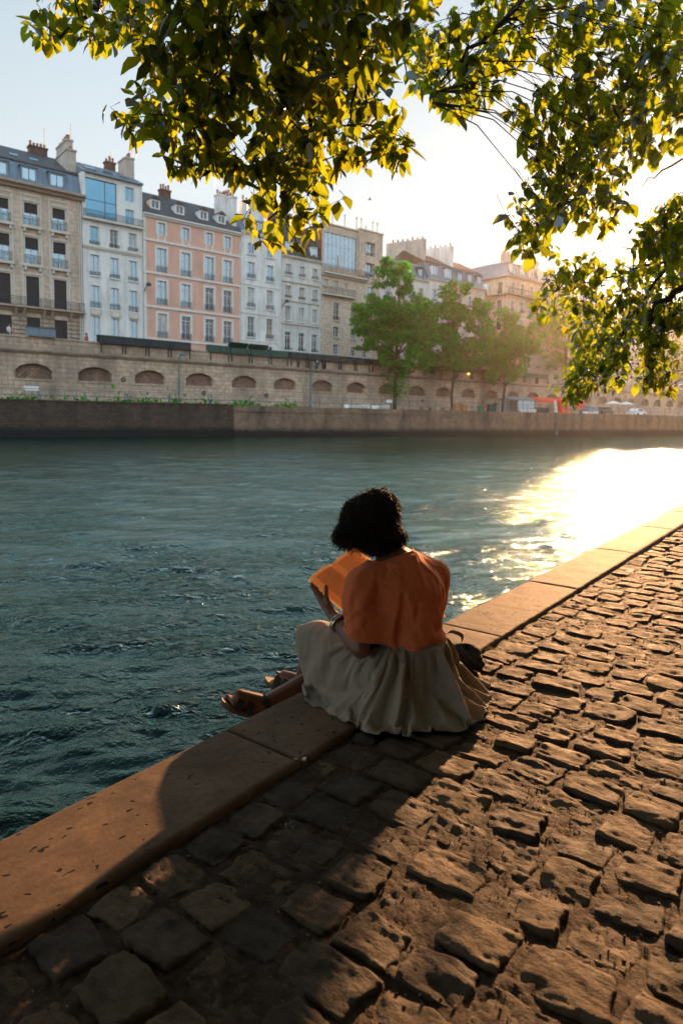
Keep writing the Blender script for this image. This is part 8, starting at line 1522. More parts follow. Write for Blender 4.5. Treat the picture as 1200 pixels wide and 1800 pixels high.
-3,-2,-2,-1,-2,-3,-1,-7,-11,-5,-1,0,-7,-1,-11,-4,-3,-6,-6,-9,-10,-7,-11,-10,-3,-10,-3,7,-2,-1,-20,0,-85,-62,-59,-13,0,0,0,0,0,0,0,0,0,0,0,0,0,0,0,0,0,0,-4,-21,-27,-47,-57,-2,-5,0,0,0,0,0,0,0,0,0,0,0,0,0,0,0,0,0,0,0,0,0,0,0,0,-68,
-71,-9,-7,-3,8,0,0,0,0,0,0,0,0,0,0,0,0,0,0,0,0,0,0,0,-76,1,5,0,0,23,-13,0,0,0,0,0,0,0,0,0,0,0,0,0,0,67,42,87,75,49,28,95,62,59,37,0,-5,16,7,-35,-36,61,26,14,-21,-29,-26,-49,-22,-29,-12,-22,-27,-32,-12,-39,-41,-38,-35,-34,-32,-41,
-36,-34,-29,-43,-39,-48,-43,-45,-40,-40,-47,-43,-43,-38,-37,-39,-43,-38,-39,-44,-40,-48,-46,-42,-41,-37,-37,-33,-33,-49,-51,-48,-44,-43,-39,-36,-36,-33,-49,-46,-43,-47,-45,-42,-37,-39,-36,-53,-50,-50,-52,-50,-50,-45,-42,-47,-43,
-39,-35,-39,-37,-45,-42,-46,-40,-44,-41,-38,-37,-45,-43,-40,-36,-36,-37,-34,-32,-31,-41,-39,-35,-31,-29,-31,-40,-35,-37,-33,-30,-32,-33,-38,-34,104,73,59,36,13,-6,3,-15,-21,-31,-35,-29,76,38,9,-4,-18,-47,-48,108,71,68,6,9,-44,-43,
-45,104,68,63,5,-27,-38,-38,-42,75,71,53,-4,-12,-40,-38,-37,20,12,-22,-33,-31,-30,-31,-30,-27,-48,84,64,43,60,54,9,-7,-7,-32,3,3,-13,-31,-28,-26,-32,-31,-28,-25,-23,40,34,22,21,14,-5,-10,-20,-26,-29,-26,-25,-25,-25,-23,29,8,-6,
-16,-23,-14,-24,-29,-29,-31,-28,-27,-27,-24,-21,-31,-31,-28,-31,-29,-30,-30,-30,-28,-31,-29,-29,-25,-21,-32,-30,-28,-31,-29,-27,-25,-45,-42,-43,-40,-37,-37,-39,-38,-35,-33,-30,-35,-34,-32,-30,-30,-27,-27,-28,-27,-29,-30,-28,-26,
-24,-24,-23,-25,-25,-23,-26,-24,-23,-22,-19,-17,-16,-18,-22,-18,-16,-21,-45,-42,-38,-35,-40,-37,-36,-32,-33,-35,-33,-30,-29,-28,-26,-23,-25,-22,-19,-25,-23,-16,-22,-19,-16,-19,-21,-16,-13,-21,-18,-16,-15,-13,-13,-24,-21,-40,-37,
-37,-34,-32,-30,-28,-30,-30,-25,-27,-27,-19,-16,-27,-9,-21,-17,-15,-12,-12,-18,-38,-39,-34,-31,-31,-28,-23,-24,-26,-18,-26,-12,-18,-16,-3,-37,-32,-29,-27,-25,-21,-25,-21,-19,0,-26,-32,-29,-29,-24,-22,-23,-17,-13,-31,-27,-22,-27,
-19,-20,-24,-21,-18,-13,-33,-35,-31,-27,-23,-28,-24,-20,-15,-15,-17,-14,-10,-9,-6,-24,-17,-27,-12,-24,-17,-19,-22,-1,-10,-17,-10,-19,-5,0,0,-13,2,0,0,0,0,0,0,-5,0,0,0,0,0,-2,0,0,0,0,0,-35,-28,-23,0,0,-2,-23,-23,-32,-30,-29,-30,
-28,-26,-26,-23,-28,-29,-25,-23,-20,-22,-19,-17,-14,-13,-33,-30,-29,-28,-28,-28,-33,-32,-29,-30,-29,-27,-31,-29,-26,-24,-21,-17,-23,-21,-17,-14,-11,-14,-11,-9,-9,-7,-13,-27,-21,-29,-27,-26,-22,-23,-23,-19,-17,-21,-18,-14,-14,-11,
-13,-10,-6,-5,-5,-3,-13,-11,-13,-14,-15,-13,-10,-7,-14,-10,-7,-4,-4,-16,-13,-10,-7,-5,-5,-12,-9,-10,-8,-5,-3,0,0,-19,-15,-13,0,-19,-16,-12,-8,-5,-3,0,0,-10,-8,-5,-4,-3,0,-21,-18,-15,-13,0,-15,-13,-11,-8,-6,-4,-1,0,-12,-11,-9,-6,
-5,-3,-3,0,0,-8,-7,-6,-5,-4,-4,-1,0,-7,-4,-2,-1,0,-1,-2,0,-5,-3,-2,0,0,2,4,6,7,0,-4,-1,1,4,7,9,10,0,-3,-1,1,0,0,0,0,0,0,0,0,0,0,-52,-44,-32,-23,0,0,-99,-91,-53,-50,-48,-48,-46,-42,-38,-37,-33,-38,-98,-97,0,-54,-52,-49,-46,-42,-38,
-34,0,-103,-57,-55,-53,-49,-45,-41,-38,-88,-57,-57,-55,-52,-55,-52,-47,-47,-44,-44,-40,-52,-53,-47,-48,-52,-49,-47,-46,-44,-40,-37,-35,-45,-47,-48,-24,-35,-40,-45,-42,-39,-37,-12,-25,-31,-32,-39,-38,-12,-14,-19,-23,-37,-35,-28,
-36,-29,-30,-33,-35,-38,-35,-35,-33,-36,-35,-33,-37,-36,-34,-32,-33,-36,-35,-32,-32,-35,-33,-31,-29,-31,-29,-25,-21,-22,-20,-16,-13,-8,-8,-13,-32,-30,-29,-30,-27,-24,-22,-21,-18,-14,-9,-6,-4,-5,-32,-29,-27,-26,-28,-26,-23,-20,-19,
-20,-18,-11,-12,-11,-9,-32,-30,-27,-24,-25,-24,-22,-22,-18,-14,-6,-2,3,-32,-30,-28,-25,-22,-23,-18,-15,-10,-7,-8,-2,-30,-28,-26,-23,-21,-18,-15,-13,-11,-14,-12,-6,0,-31,-29,-28,-26,-24,-25,-21,-25,-25,-23,-18,-18,-17,-6,-31,-29,
-27,-26,-26,-23,-20,-21,-20,-14,-9,-4,6,14,-9,0,0,0,0,0,-4,0,0,0,-8,-5,0,6,7,16,0,4,15,10,0,2,12,10,16,0,1,9,15,21,0,0,8,18,19,18,15,20,0,0,0,0,0,0,0,-8,0,0,0,0,0,0,0,0,-18,-20,-7,-24,-22,-15,-23,-21,-18,-16,-19,-17,-14,-10,-7,
-13,-10,-7,-4,-3,-2,-8,-22,-21,-19,-18,-21,-18,-15,-17,-14,-11,-7,-5,-9,-6,-4,-13,-9,-22,-21,-19,-21,-19,-19,-15,-12,-13,-10,-6,-4,-8,-21,-18,-22,-23,-19,-16,-20,-18,-15,-10,-7,-11,-6,-20,-22,-14,-13,-16,-17,-13,-13,-11,-15,-18,
-16,-15,0,2,5,7,9,10,0,-1,1,3,6,8,11,13,0,-1,1,3,5,7,9,11,11,0,-1,1,3,6,8,10,10,0,-1,1,3,4,5,5,4,1,0,0,-12,0,-5,-3,-10,-8,-5,-3,-15,-13,-11,-9,-6,-5,-7,-5,-2,-6,-9,-9,-18,-15,-12,-12,-10,-10,-7,-7,-8,-12,-12,-10,-17,-13,-11,-13,
-13,-10,-11,-15,-12,-18,-17,-15,-13,-15,-13,-15,-14,-17,-13,-10,-20,-19,-21,-22,-20,-18,-17,-19,-16,-14,-2,0,1,4,5,7,9,13,-3,-1,1,3,6,8,10,13,-2,0,1,3,5,7,8,9,14,-5,-3,-1,2,4,5,-8,-6,-4,7,9,13,-3,-1,0,4,7,9,-10,-9,-6,-4,-2,6,2,5,
7,3,-10,-9,-7,-4,0,-1,-11,-9,-8,2,-1,-4,-2,-7,-6,-10,-6,-6,-11,-11,-8,-8,-14,0,0,0,7,-56,15,-53,103,87,61,10,0,-52,-20,3,4,0,0,0,0,-8,-23,-26,-24,-1,0,0,0,0,0,0,0,0,0,-3,0,0,-1,-14,-25,-25,-23,-33,-33,-31,-29,-26,-6,-25,-23,-21,
-24,-24,-28,-27,-18,-21,-21,-23,-9,-23,-21,-19,-19,-19,-21,-19,-17,-18,-15,-17,-15,-13,-12,-11,-3,-17,-18,-16,-14,-17,-15,-15,-15,-13,-11,-15,-12,-16,-14,-18,-19,-17,-12,-6,-11,-9,-8,-10,-12,-15,-15,-13,-21,-22,-20,-18,-20,-11,
-10,-9,-7,-20,-19,-18,-21,-19,-21,-20,-18,-21,-19,-6,-5,-22,-20,-21,-3,-5,-23,-21,-21,-22,-20,-18,-19,-17,-2,-7,-21,-24,-23,-20,-20,1,-17,-20,-24,-22,-19,-17,-16,-22,-23,-23,-27,-30,-28,-24,-24,-27,-24,-20,-21,-19,-13,-12,-10,-4,
0,2,6,8,9,-21,-19,-20,-23,-22,-17,-16,-14,-15,-10,-6,-2,-6,-6,-1,-3,2,15,17,-14,-13,-20,-10,-9,-16,-15,-12,-10,-8,-17,-13,-10,-11,-8,2,6,10,6,10,6,-15,-13,-11,-15,-16,-14,-12,-9,-7,-4,-2,-9,-7,-3,-7,-6,-4,-15,-13,-11,-9,-18,-16,
-13,-9,-11,-10,-8,-17,-14,-11,-9,-8,-17,-14,-20,-18,-16,-13,-17,-19,-17,-13,-12,-19,-19,-19,-16,-18,-20,-20,-19,-15,-14,-15,-15,-14,-24,-22,-20,-32,-30,-26,-21,-20,-21,-23,-25,-28,-26,-25,-31,-29,-27,-27,-25,14,12,15,17,17,15,22,
17,20,21,17,10,0,0,0,0,0,-2,-3,-3,-37,3,-1,-36,0,-3,-54,-71,-75,8,2,-1,-9,-19,-9,-22,-20,-27,-20,-24,-18,-21,-26,-29,-33,-27,-31,-22,-21,-31,-25,-28,-35,-29,-34,-29,-33,-30,-27,-36,-30,-32,-26,-29,0,-54,114,0,93,39,63,-51,63,-53,
19,-49,-46,-44,56,24,43,-56,90,110,85,-51,-50,0,0,14,16,24,15,22,0,15,0,0,-40,0,-36,0,-24,0,-6,0,14,16,14,12,17,13,9,7,9,-1,8,7,-5,-4,1,2,11,3,10,2,4,-5,-5,-3,-4,-7,-1,-1,1,-9,0,-9,-6,-15,-12,-14,-8,-12,-7,-12,-16,-14,-22,-15,-14,
-20,-17,-19,-14,-15,-18,-24,-21,-18,-21,-20,-26,-25,-26,0,-13,0,-13,0,-14,0,0,0,-10,0,0,0,0,-4,0,0,0,0,0,-7,0,0,0,0,0,-13,-11,-17,-17,-24,-24,-23,-22,-20,-17,-14,-11,-15,-25,-27,-27,-26,-23,-21,-16,-14,-18,-17,-12,-15,-24,-30,-30,
-27,-25,-26,-23,-19,-18,-14,-21,-21,-21,-26,-7,-16,-18,-25,-31,-29,-6,-15,-12,-18,-33,-36,-35,-32,-8,-22,-21,-39,-42,-41,-38,-47,-6,-15,-11,-7,-27,-35,-24,-20,-20,-2,-15,-10,-22,-21,-9,-9,-9,-7,-8,-3,-9,-2,-61,-13,-12,-13,-11,-23,
-24,-15,-36,-18,-22,-10,-9,-21,-18,-2,-4,0,-11,-11,-23,-15,-26,-48,-44,-27,-21,-37,-20,-24,-23,6,-8,-6,-50,-66,-85,-55,-76,-88,-61,-68,-42,-50,-48,-4,-4,5,-60,-75,-75,-80,-86,-88,-86,-76,-86,-89,-56,-73,-82,12,-26,5,-3,-3,-13,-9,
-6,-6,-12,-10,-12,-17,-15,-14,-12,-9,-11,-15,-13,-15,-19,-16,-13,-13,-21,-21,-14,-19,-23,-20,-21,-18,-16,-20,-24,-26,-26,-23,-20,-28,-30,-27,-27,-39,-42,-55,-26,-23,-32,-32,-29,-28,-24,-30,-38,-37,-37,-38,-46,-48,-45,-54,-54,-58,
-55,-64,-68,-65,-28,-36,-35,-32,-43,-41,-40,-52,-49,-46,-62,-59,-53,-70,-65,-64,-29,-38,-35,-46,-44,-41,-51,-52,-50,-57,-56,-57,-67,-60,-62,-31,-35,-48,-41,-55,-52,-60,-58,-64,-66,-64,-37,-44,-39,-50,-47,-55,-52,-62,-59,-6,-6,-1,
-8,-2,-12,-7,-12,-11,-16,-16,-6,-20,-13,-22,-15,-16,-12,-22,-22,-19,-19,-20,-24,-21,-20,-23,-28,-33,-26,-27,-31,-34,0,0,0,0,0,-15,-31,-30,-28,-9,-26,-25,-25,-15,-16,-18,-23,-5,-33,-35,-33,-48,-54,-58,-61,-7,-29,-33,-30,-33,-44,
-56,-54,-3,-43,-42,-39,-61,-36,-50,-46,-57,-55,-52,-47,-67,-59,-55,-57,-64,-74,-73,-74,-72,-89,-86,-62,-67,-60,-74,-84,-62,-77,-90,-76,-77,-90,-77,-77,-92,-82,-76,-91,-95,-91,-85,-99,-87,-94,-89,-95,-88,-91,-94,-88,-92,-90,-87,
-93,-93,-87,-94,-99,-94,-80,-88,-82,-92,-86,-93,-87,-99,-96,-100,-101,-79,-79,-84,-81,-84,-84,-88,-90,-87,-97,-94,-76,-76,-82,-85,-79,-87,-80,-93,-90,-95,-93,-78,-75,-83,-79,-73,-71,-82,-77,-83,-70,-71,-75,-72,-77,-73,-66,-68,-77,
-76,-69,-79,-77,-72,-71,-65,-74,-68,-71,-73,-75,-98,0,0,0,0,0,2,-21,-20,-22,-20,-20,2,-20,-19,-17,-19,-26,-25,-30,-18,-18,-17,-18,-24,-27,-33,-40,1,2,-22,-21,-27,-31,-31,-31,-38,-34,-32,-30,-39,-36,-33,-31,-33,-41,0,0,2,0,0,0,0,0,
0,0,0,0,0,0,0,0,0,-1,-8,-2,-2,-53,-57,2,-1,-44,-64,-68,-66,-67,-57,-69,-74,-73,-69,-72,-6,-4,-26,-27,-28,-28,-30,-44,-2,-16,-17,-29,-31,-34,-36,-49,-19,-17,-27,-29,-27,-27,-53,-51,-9,-22,-25,-29,-33,-51,-50,-54,-16,-13,-27,-40,
-42,-56,-53,-55,-27,-50,-51,-51,-59,-57,-56,-60,-61,-63,-62,-62,-68,-67,-41,-40,-38,-37,-32,-29,-38,-35,-37,-41,-36,-35,-38,-37,-35,-41,-44,-40,-40,-36,-32,-39,-36,-34,-43,-42,-40,-40,-46,-44,-42,-39,-40,-49,-47,-45,-42,-39,-52,
-50,-47,-45,-41,-54,-52,-49,-47,-46,-43,-55,-53,-52,-50,-47,-44,-41,-60,-57,-54,-52,-44,-40,-37,-64,-61,-45,-37,-50,-49,-47,-58,-56,-54,-53,-50,-49,-65,-62,-60,-57,-54,-52,-48,-44,-55,-56,-61,-59,-57,-55,-54,-31,-30,-37,-6,0,0,0,
0,0,0,-12,0,0,0,0,0,-19,0,0,-74,-74,-77,-75,-85,-82,-78,-87,-87,-64,-78,-84,-7,-54,-74,0,-31,-75,-71,-83,-80,-77,-74,-85,-84,-81,-83,-85,-84,-56,-84,-84,-9,-63,-64,-18,-71,-79,-76,-73,-82,-80,-76,-74,-84,-84,-80,-78,-83,-83,-78,
-76,-39,-49,-80,-78,-76,-25,-61,-71,-39,-62,-70,-72,-75,-73,-77,-76,-73,-74,-76,-75,-73,-73,-72,-73,-74,-75,-73,-59,-67,-72,-70,-68,-75,-73,-64,-61,-59,-64,-68,-67,-74,-71,-38,-38,-51,-44,-58,-58,-55,-66,-63,-58,-68,-63,-60,-68,
-39,-40,-40,-50,-43,-54,-47,-45,-54,-51,-53,-65,-62,-58,-72,-71,-68,-68,-65,-63,-50,-46,-70,-67,-50,-45,-55,-51,-45,-58,-55,-51,-49,-65,-63,-57,-55,-65,-63,-60,-59,-65,-61,-59,-58,-67,-63,-67,-65,-63,-61,-59,-56,-54,-69,-66,-64,
-62,-60,-57,-54,-70,-68,-65,-63,-60,-57,-56,-71,-68,-66,-64,-61,-58,-71,-69,-66,-63,-61,-71,-71,-69,-67,-72,-69,-67,-69,-67,-31,-32,-35,-35,-35,-36,-37,0,0,0,0,0,0,0,0,0,0,0,0,0,0,0,0,0,0,0,0,0,0,0,0,0,0,0,0,0,0,0,0,0,0,-79,-85,
-83,-76,-89,-83,-83,-83,-80,-87,-93,-87,-87,-94,-95,-76,-76,-73,-78,-76,-73,-80,-89,-84,-85,-85,-83,-88,-91,-94,-89,-97,-95,-23,-72,-70,-72,-72,-67,-76,-75,-70,-75,-84,-81,-76,-72,-69,-75,-75,-78,-82,-71,-83,-79,-88,-83,-83,-91,
-52,-68,-68,-68,-67,-67,-72,-73,-62,-63,-67,-65,-76,-74,-75,-67,-64,-63,-67,-71,-75,-68,-66,-76,-80,-79,-67,-69,-80,-65,-78,-71,-67,-67,-74,-75,-78,-75,-76,-73,-73,-78,-74,-65,-70,-73,-98,0,-76,-59,-56,-3,0,0,0,0,0,0,0,0,0,0,0,0,
0,0,0,0,0,0,-47,-96,-101,-105,-104,-15,-23,0,0,0,0,0,0,0,0,0,0,0,0,0,0,0,0,0,0,0,0,0,0,0,0,-101,-99,-80,-76,-10,-23,0,0,0,0,0,0,0,0,0,0,0,0,0,0,0,0,0,0,0,-92,4,-27,-2,0,-39,-2,0,0,0,0,0,0,0,0,0,0,0,0,0,0,]      # how far each point of the shirt sags and folds, in half millimetres
if len(TED) == 3 * len(tee.data.vertices):
    co = np.zeros(len(TED)); tee.data.vertices.foreach_get('co', co); tee.data.vertices.foreach_set('co', (co.reshape(-1, 3) + np.array(TED).reshape(3, -1).T * .0005).ravel())
else: print('tee mismatch', len(TED), len(tee.data.vertices))
for v_ in tee.data.vertices:      # the sleeves fold away from the back along a deep crease
    r_ = v_.co - J['waist']; u_ = -r_.dot(RT); back = -(v_.co - J['chest']).dot(FW); z_ = r_.z / max(.01, J['shL'].z - J['waist'].z)
    if back > .0:
        k_ = max(0, min(1, (1.02 - z_) / .5)) * min(1, back / .05)
        c_l = .118 - .030 * z_; v_.co += FW * (.030 * k_ * math.exp(-((u_ - c_l) / .014) ** 2) - .010 * k_ * math.exp(-((u_ - c_l + .034) / .02) ** 2))
        v_.co += FW * (.020 * k_ * math.exp(-((u_ + .120 - .02 * z_) / .014) ** 2))
        v_.co += FW * .006 * k_ * (math.sin(u_ * 70 + z_ * 9) * max(0, 1 - z_ * 1.6))
tee.data.polygons.foreach_set('use_smooth', [True] * len(tee.data.polygons))
s = tee.modifiers.new('sub', 'SUBSURF'); s.levels = s.render_levels = 2; s = tee.modifiers.new('th', 'SOLIDIFY'); s.thickness = .0028; s.offset = 0; sh(tee)
# stitched neckband and hems follow the open edges of the shirt
def edge_loops(me):
    cnt = {}
    for p in me.polygons:
        for e in p.edge_keys: cnt[e] = cnt.get(e, 0) + 1
    nb = {}
    for (a, b_), c in cnt.items():
        if c == 1: nb.setdefault(a, []).append(b_); nb.setdefault(b_, []).append(a)
    out_ = []; seen = set()
    for v in nb:
        if v in seen: continue
        lp = [v]; seen.add(v)
        while True:
            nx = [q for q in nb[lp[-1]] if q not in seen]
            if not nx: break
            lp.append(nx[0]); seen.add(nx[0])
        if len(lp) > 12: out_.append(lp)
    return out_
m = MB()
for lp in edge_loops(tee.data):
    P = [tee.data.vertices[i].co.copy() for i in lp]; n = len(P)
    for k_ in range(2): P = [(P[i - 1] + P[i] * 2 + P[(i + 1) % n]) / 4 for i in range(n)]
    c = sum(P, Vector()) / n
    if (c - J['neck']).length < .09: m.tube(P + [P[0]], .0048, 6, cap=False)
nbm = M['tee']; q = m.build('neckband', nbm, tee, True); q.matrix_parent_inverse = Matrix.Identity(4)
# hair: dark scalp volume and some thousands of short curls
m = MB(); hc = J['head'] + HU * .004
ell(m, hc, (.100, .100, .108), (HX, HD, HU), 20)
nape = at(672, 944, 2.55); ell(m, nape, (.070, .050, .058), (RT, FW, UZ), 16); ell(m, at(690, 940, 2.585), (.040, .045, .048), (RT, FW, UZ), 14); ell(m, at(664, 900, 2.56), (.085, .075, .085), (RT, FW, UZ), 14); ell(m, at(612, 938, 2.58), (.050, .05, .045), (RT, FW, UZ), 14)
rsH = np.random.RandomState(3)
hair = remeshed('hair', m, .007, M['hair'], 6); hm = hair.data
HV = [(v.co.copy(), v.normal.copy()) for v in hm.vertices]
m = MB(); fcen = J['head'] + HD * .10 - HU * .035
for i in range(9000):
    p, nrm = HV[rsH.randint(len(HV))]
    if (p - fcen).length < .070: continue
    low = p.z < hc.z - .035 or rsH.rand() < .06
    t1 = Vector(rsH.normal(size=3)).cross(nrm).normalized(); t2 = nrm.cross(t1); r0 = rsH.uniform(.005, .011); ph = rsH.uniform(0, 6.3); L0 = rsH.uniform(.004, .020) * (1.6 if low else 1) * (1.7 if rsH.rand() < .06 else 1)
    dn = -UZ * rsH.uniform(0, .014); w_ = 5 + rsH.rand() * 4; fl = t1 * rsH.normal(0, .012)
    pts = [p + nrm * (L0 * u) + (t1 * math.cos(ph + u * w_) + t2 * math.sin(ph + u * w_)) * r0 * (.3 + .7 * u) + (dn + fl) * u * u - nrm * .004 for u in (0, .17, .34, .5, .67, .84, 1)]
    m.tube(pts, [.0019, .0019, .0018, .0016, .0013, .001, .0004], 3, cap=False)
cu = m.build('curls', M['hair'], None, True)
sh(hair); cu.parent = hair; cu.matrix_parent_inverse = Matrix.Identity(4)
# eyes and mouth on the lowered face
m = MB()
for s in (-1, 1): ell(m, J['head'] + HD * .080 + HX * s * .031 + HU * .000, (.013, .008, .007), (HX, HD, HU), 10)
sh(m.build('eyes', M['white'], smooth=True)); m = MB(); ell(m, J['head'] + HD * .084 - HU * .062, (.022, .007, .007), (HX, HD, HU), 10); sh(m.build('mouth', plain('lips', (.2, .06, .05), .5), smooth=True))
# bracelet and hair of beads on the left wrist
w0 = J['wrL'].lerp(J['elL'], .17); ax = (J['elL'] - J['wrL']).normalized(); u = ax.orthogonal().normalized(); w = ax.cross(u)
def ring(m, c, r, rt, n=28, mi=0, a0=0, a1=6.2832):
    pts = [c + (u * math.cos(a0 + (a1 - a0) * i / n) + w * math.sin(a0 + (a1 - a0) * i / n)) * r for i in range(n + 1)]
    m.tube(pts, rt, 7, mi, cap=False)
m = MB(); ring(m, w0, .0345, .0062, mi=0); ring(m, w0 + ax * .011, .0345, .0055, mi=1, a0=1.0, a1=4.0); ring(m, w0 + ax * .011, .0345, .0055, mi=0, a0=4.0, a1=7.3)
for k in range(3): ring(m, w0 + ax * .003, .0355, .0066, n=4, mi=1, a0=.5 + 2.1 * k, a1=.85 + 2.1 * k)
sh(m.build('bracelet', [M['metal'], M['black_strap']], smooth=True))
# sandals
def sandal(s):
    a, t_ = J['an' + s], J['to' + s]; t = (t_ - a).normalized(); sd = t.cross(UZ).normalized(); un = sd.cross(t).normalized()
    base = a - un * .064 - t * .065
    def outline(n=26):
        P = []
        for i in range(n):
            q = 2 * math.pi * i / n; x = .5 + .5 * math.cos(q); wd = .034 + .012 * (x - .35) - .006 * math.exp(-((x - .45) / .15) ** 2); P.append((x * .255 - .01, wd * math.sin(q) * (1 if abs(math.sin(q)) > .01 else 1)))
        return P
    O = outline(); n = len(O); m = MB()
    lev = [(0, .96), (.006, 1.02), (.018, 1.0), (.021, .95)]
    v = [base + t * (x if sc_ else x) + sd * (y * sc_ * 1.1) + un * (z + .012 * max(0, (x - .18) / .07) ** 2) for z, sc_ in lev for x, y in O]
    f = [(k * n + i, k * n + (i + 1) % n, (k + 1) * n + (i + 1) % n, (k + 1) * n + i) for k in range(3) for i in range(n)] + [tuple(range(n))[::-1]]
    m.add(v, f, 0); m.add(v[-n:], [tuple(range(n))], 1); so = m.build('sandal', [M['sole'], M['footbed']], smooth=False); sh(so)
    st = MB()
    def strap(x0, x1, rise, wd, twist=0.):
        n_ = 14; P = []
        for i in range(n_ + 1):
            q = math.pi * i / n_; c = base + t * (x0 + (x1 - x0) * i / n_) + sd * (wd * math.cos(q)) + un * (.016 + rise * math.sin(q) ** .75); P.append((c, q))
        hw = .0135; rows_ = []
        for c, q in P:
            o = (sd * math.cos(q) + un * math.sin(q)) * .003
            rows_ += [c - t * hw, c + t * hw, c + t * hw + o, c - t * hw + o]
        k = len(P); f = []
        for i in range(k - 1):
            for j in range(4): f.append((i * 4 + j, i * 4 + (j + 1) % 4, (i + 1) * 4 + (j + 1) % 4, (i + 1) * 4 + j))
        st.add(rows_, f)
    strap(.165, .175, .050, .043); strap(.125, .13, .060, .042)
    # ankle strap
    n_ = 24; rows_ = []; c0 = a - un * .004; al = (J['kn' + s] - a).normalized(); e1 = t - al * t.dot(al); e1.normalize(); e2 = al.cross(e1)
    for i in range(n_ + 1):
        q = 2 * math.pi * i / n_; d = e1 * math.cos(q) * .041 + e2 * math.sin(q) * .037
        for r_, z in ((1, -.013), (1, .013), (1.09, .013), (1.09, -.013)): rows_.append(c0 + d * r_ + al * z)
    st.add(rows_, [(i * 4 + j, i * 4 + (j + 1) % 4, (i + 1) * 4 + (j + 1) % 4, (i + 1) * 4 + j) for i in range(n_) for j in range(4)])
    for sg in (-1, 1): st.tube([c0 + sd * .036 * sg, base + t * .05 + sd * .036 * sg + un * .018], .005, 5)
    b_ = base + t * .165 + un * .070; st.add([b_ + t * .012 + sd * .012, b_ + t * .03 - sd * .012, b_ - t * .006 - sd * .02, b_ - t * .018 + sd * .008, b_ + t * .012 + sd * .012 + un * .006, b_ + t * .03 - sd * .012 + un * .012, b_ - t * .006 - sd * .02 + un * .008, b_ - t * .018 + sd * .008 + un * .003], [(0, 3, 2, 1), (4, 5, 6, 7), (0, 1, 5, 4), (1, 2, 6, 5), (2, 3, 7, 6), (3, 0, 4, 7)])
    q = st.build('strap', M['black_strap'], so, smooth=False)
for s in 'RL': sandal(s)

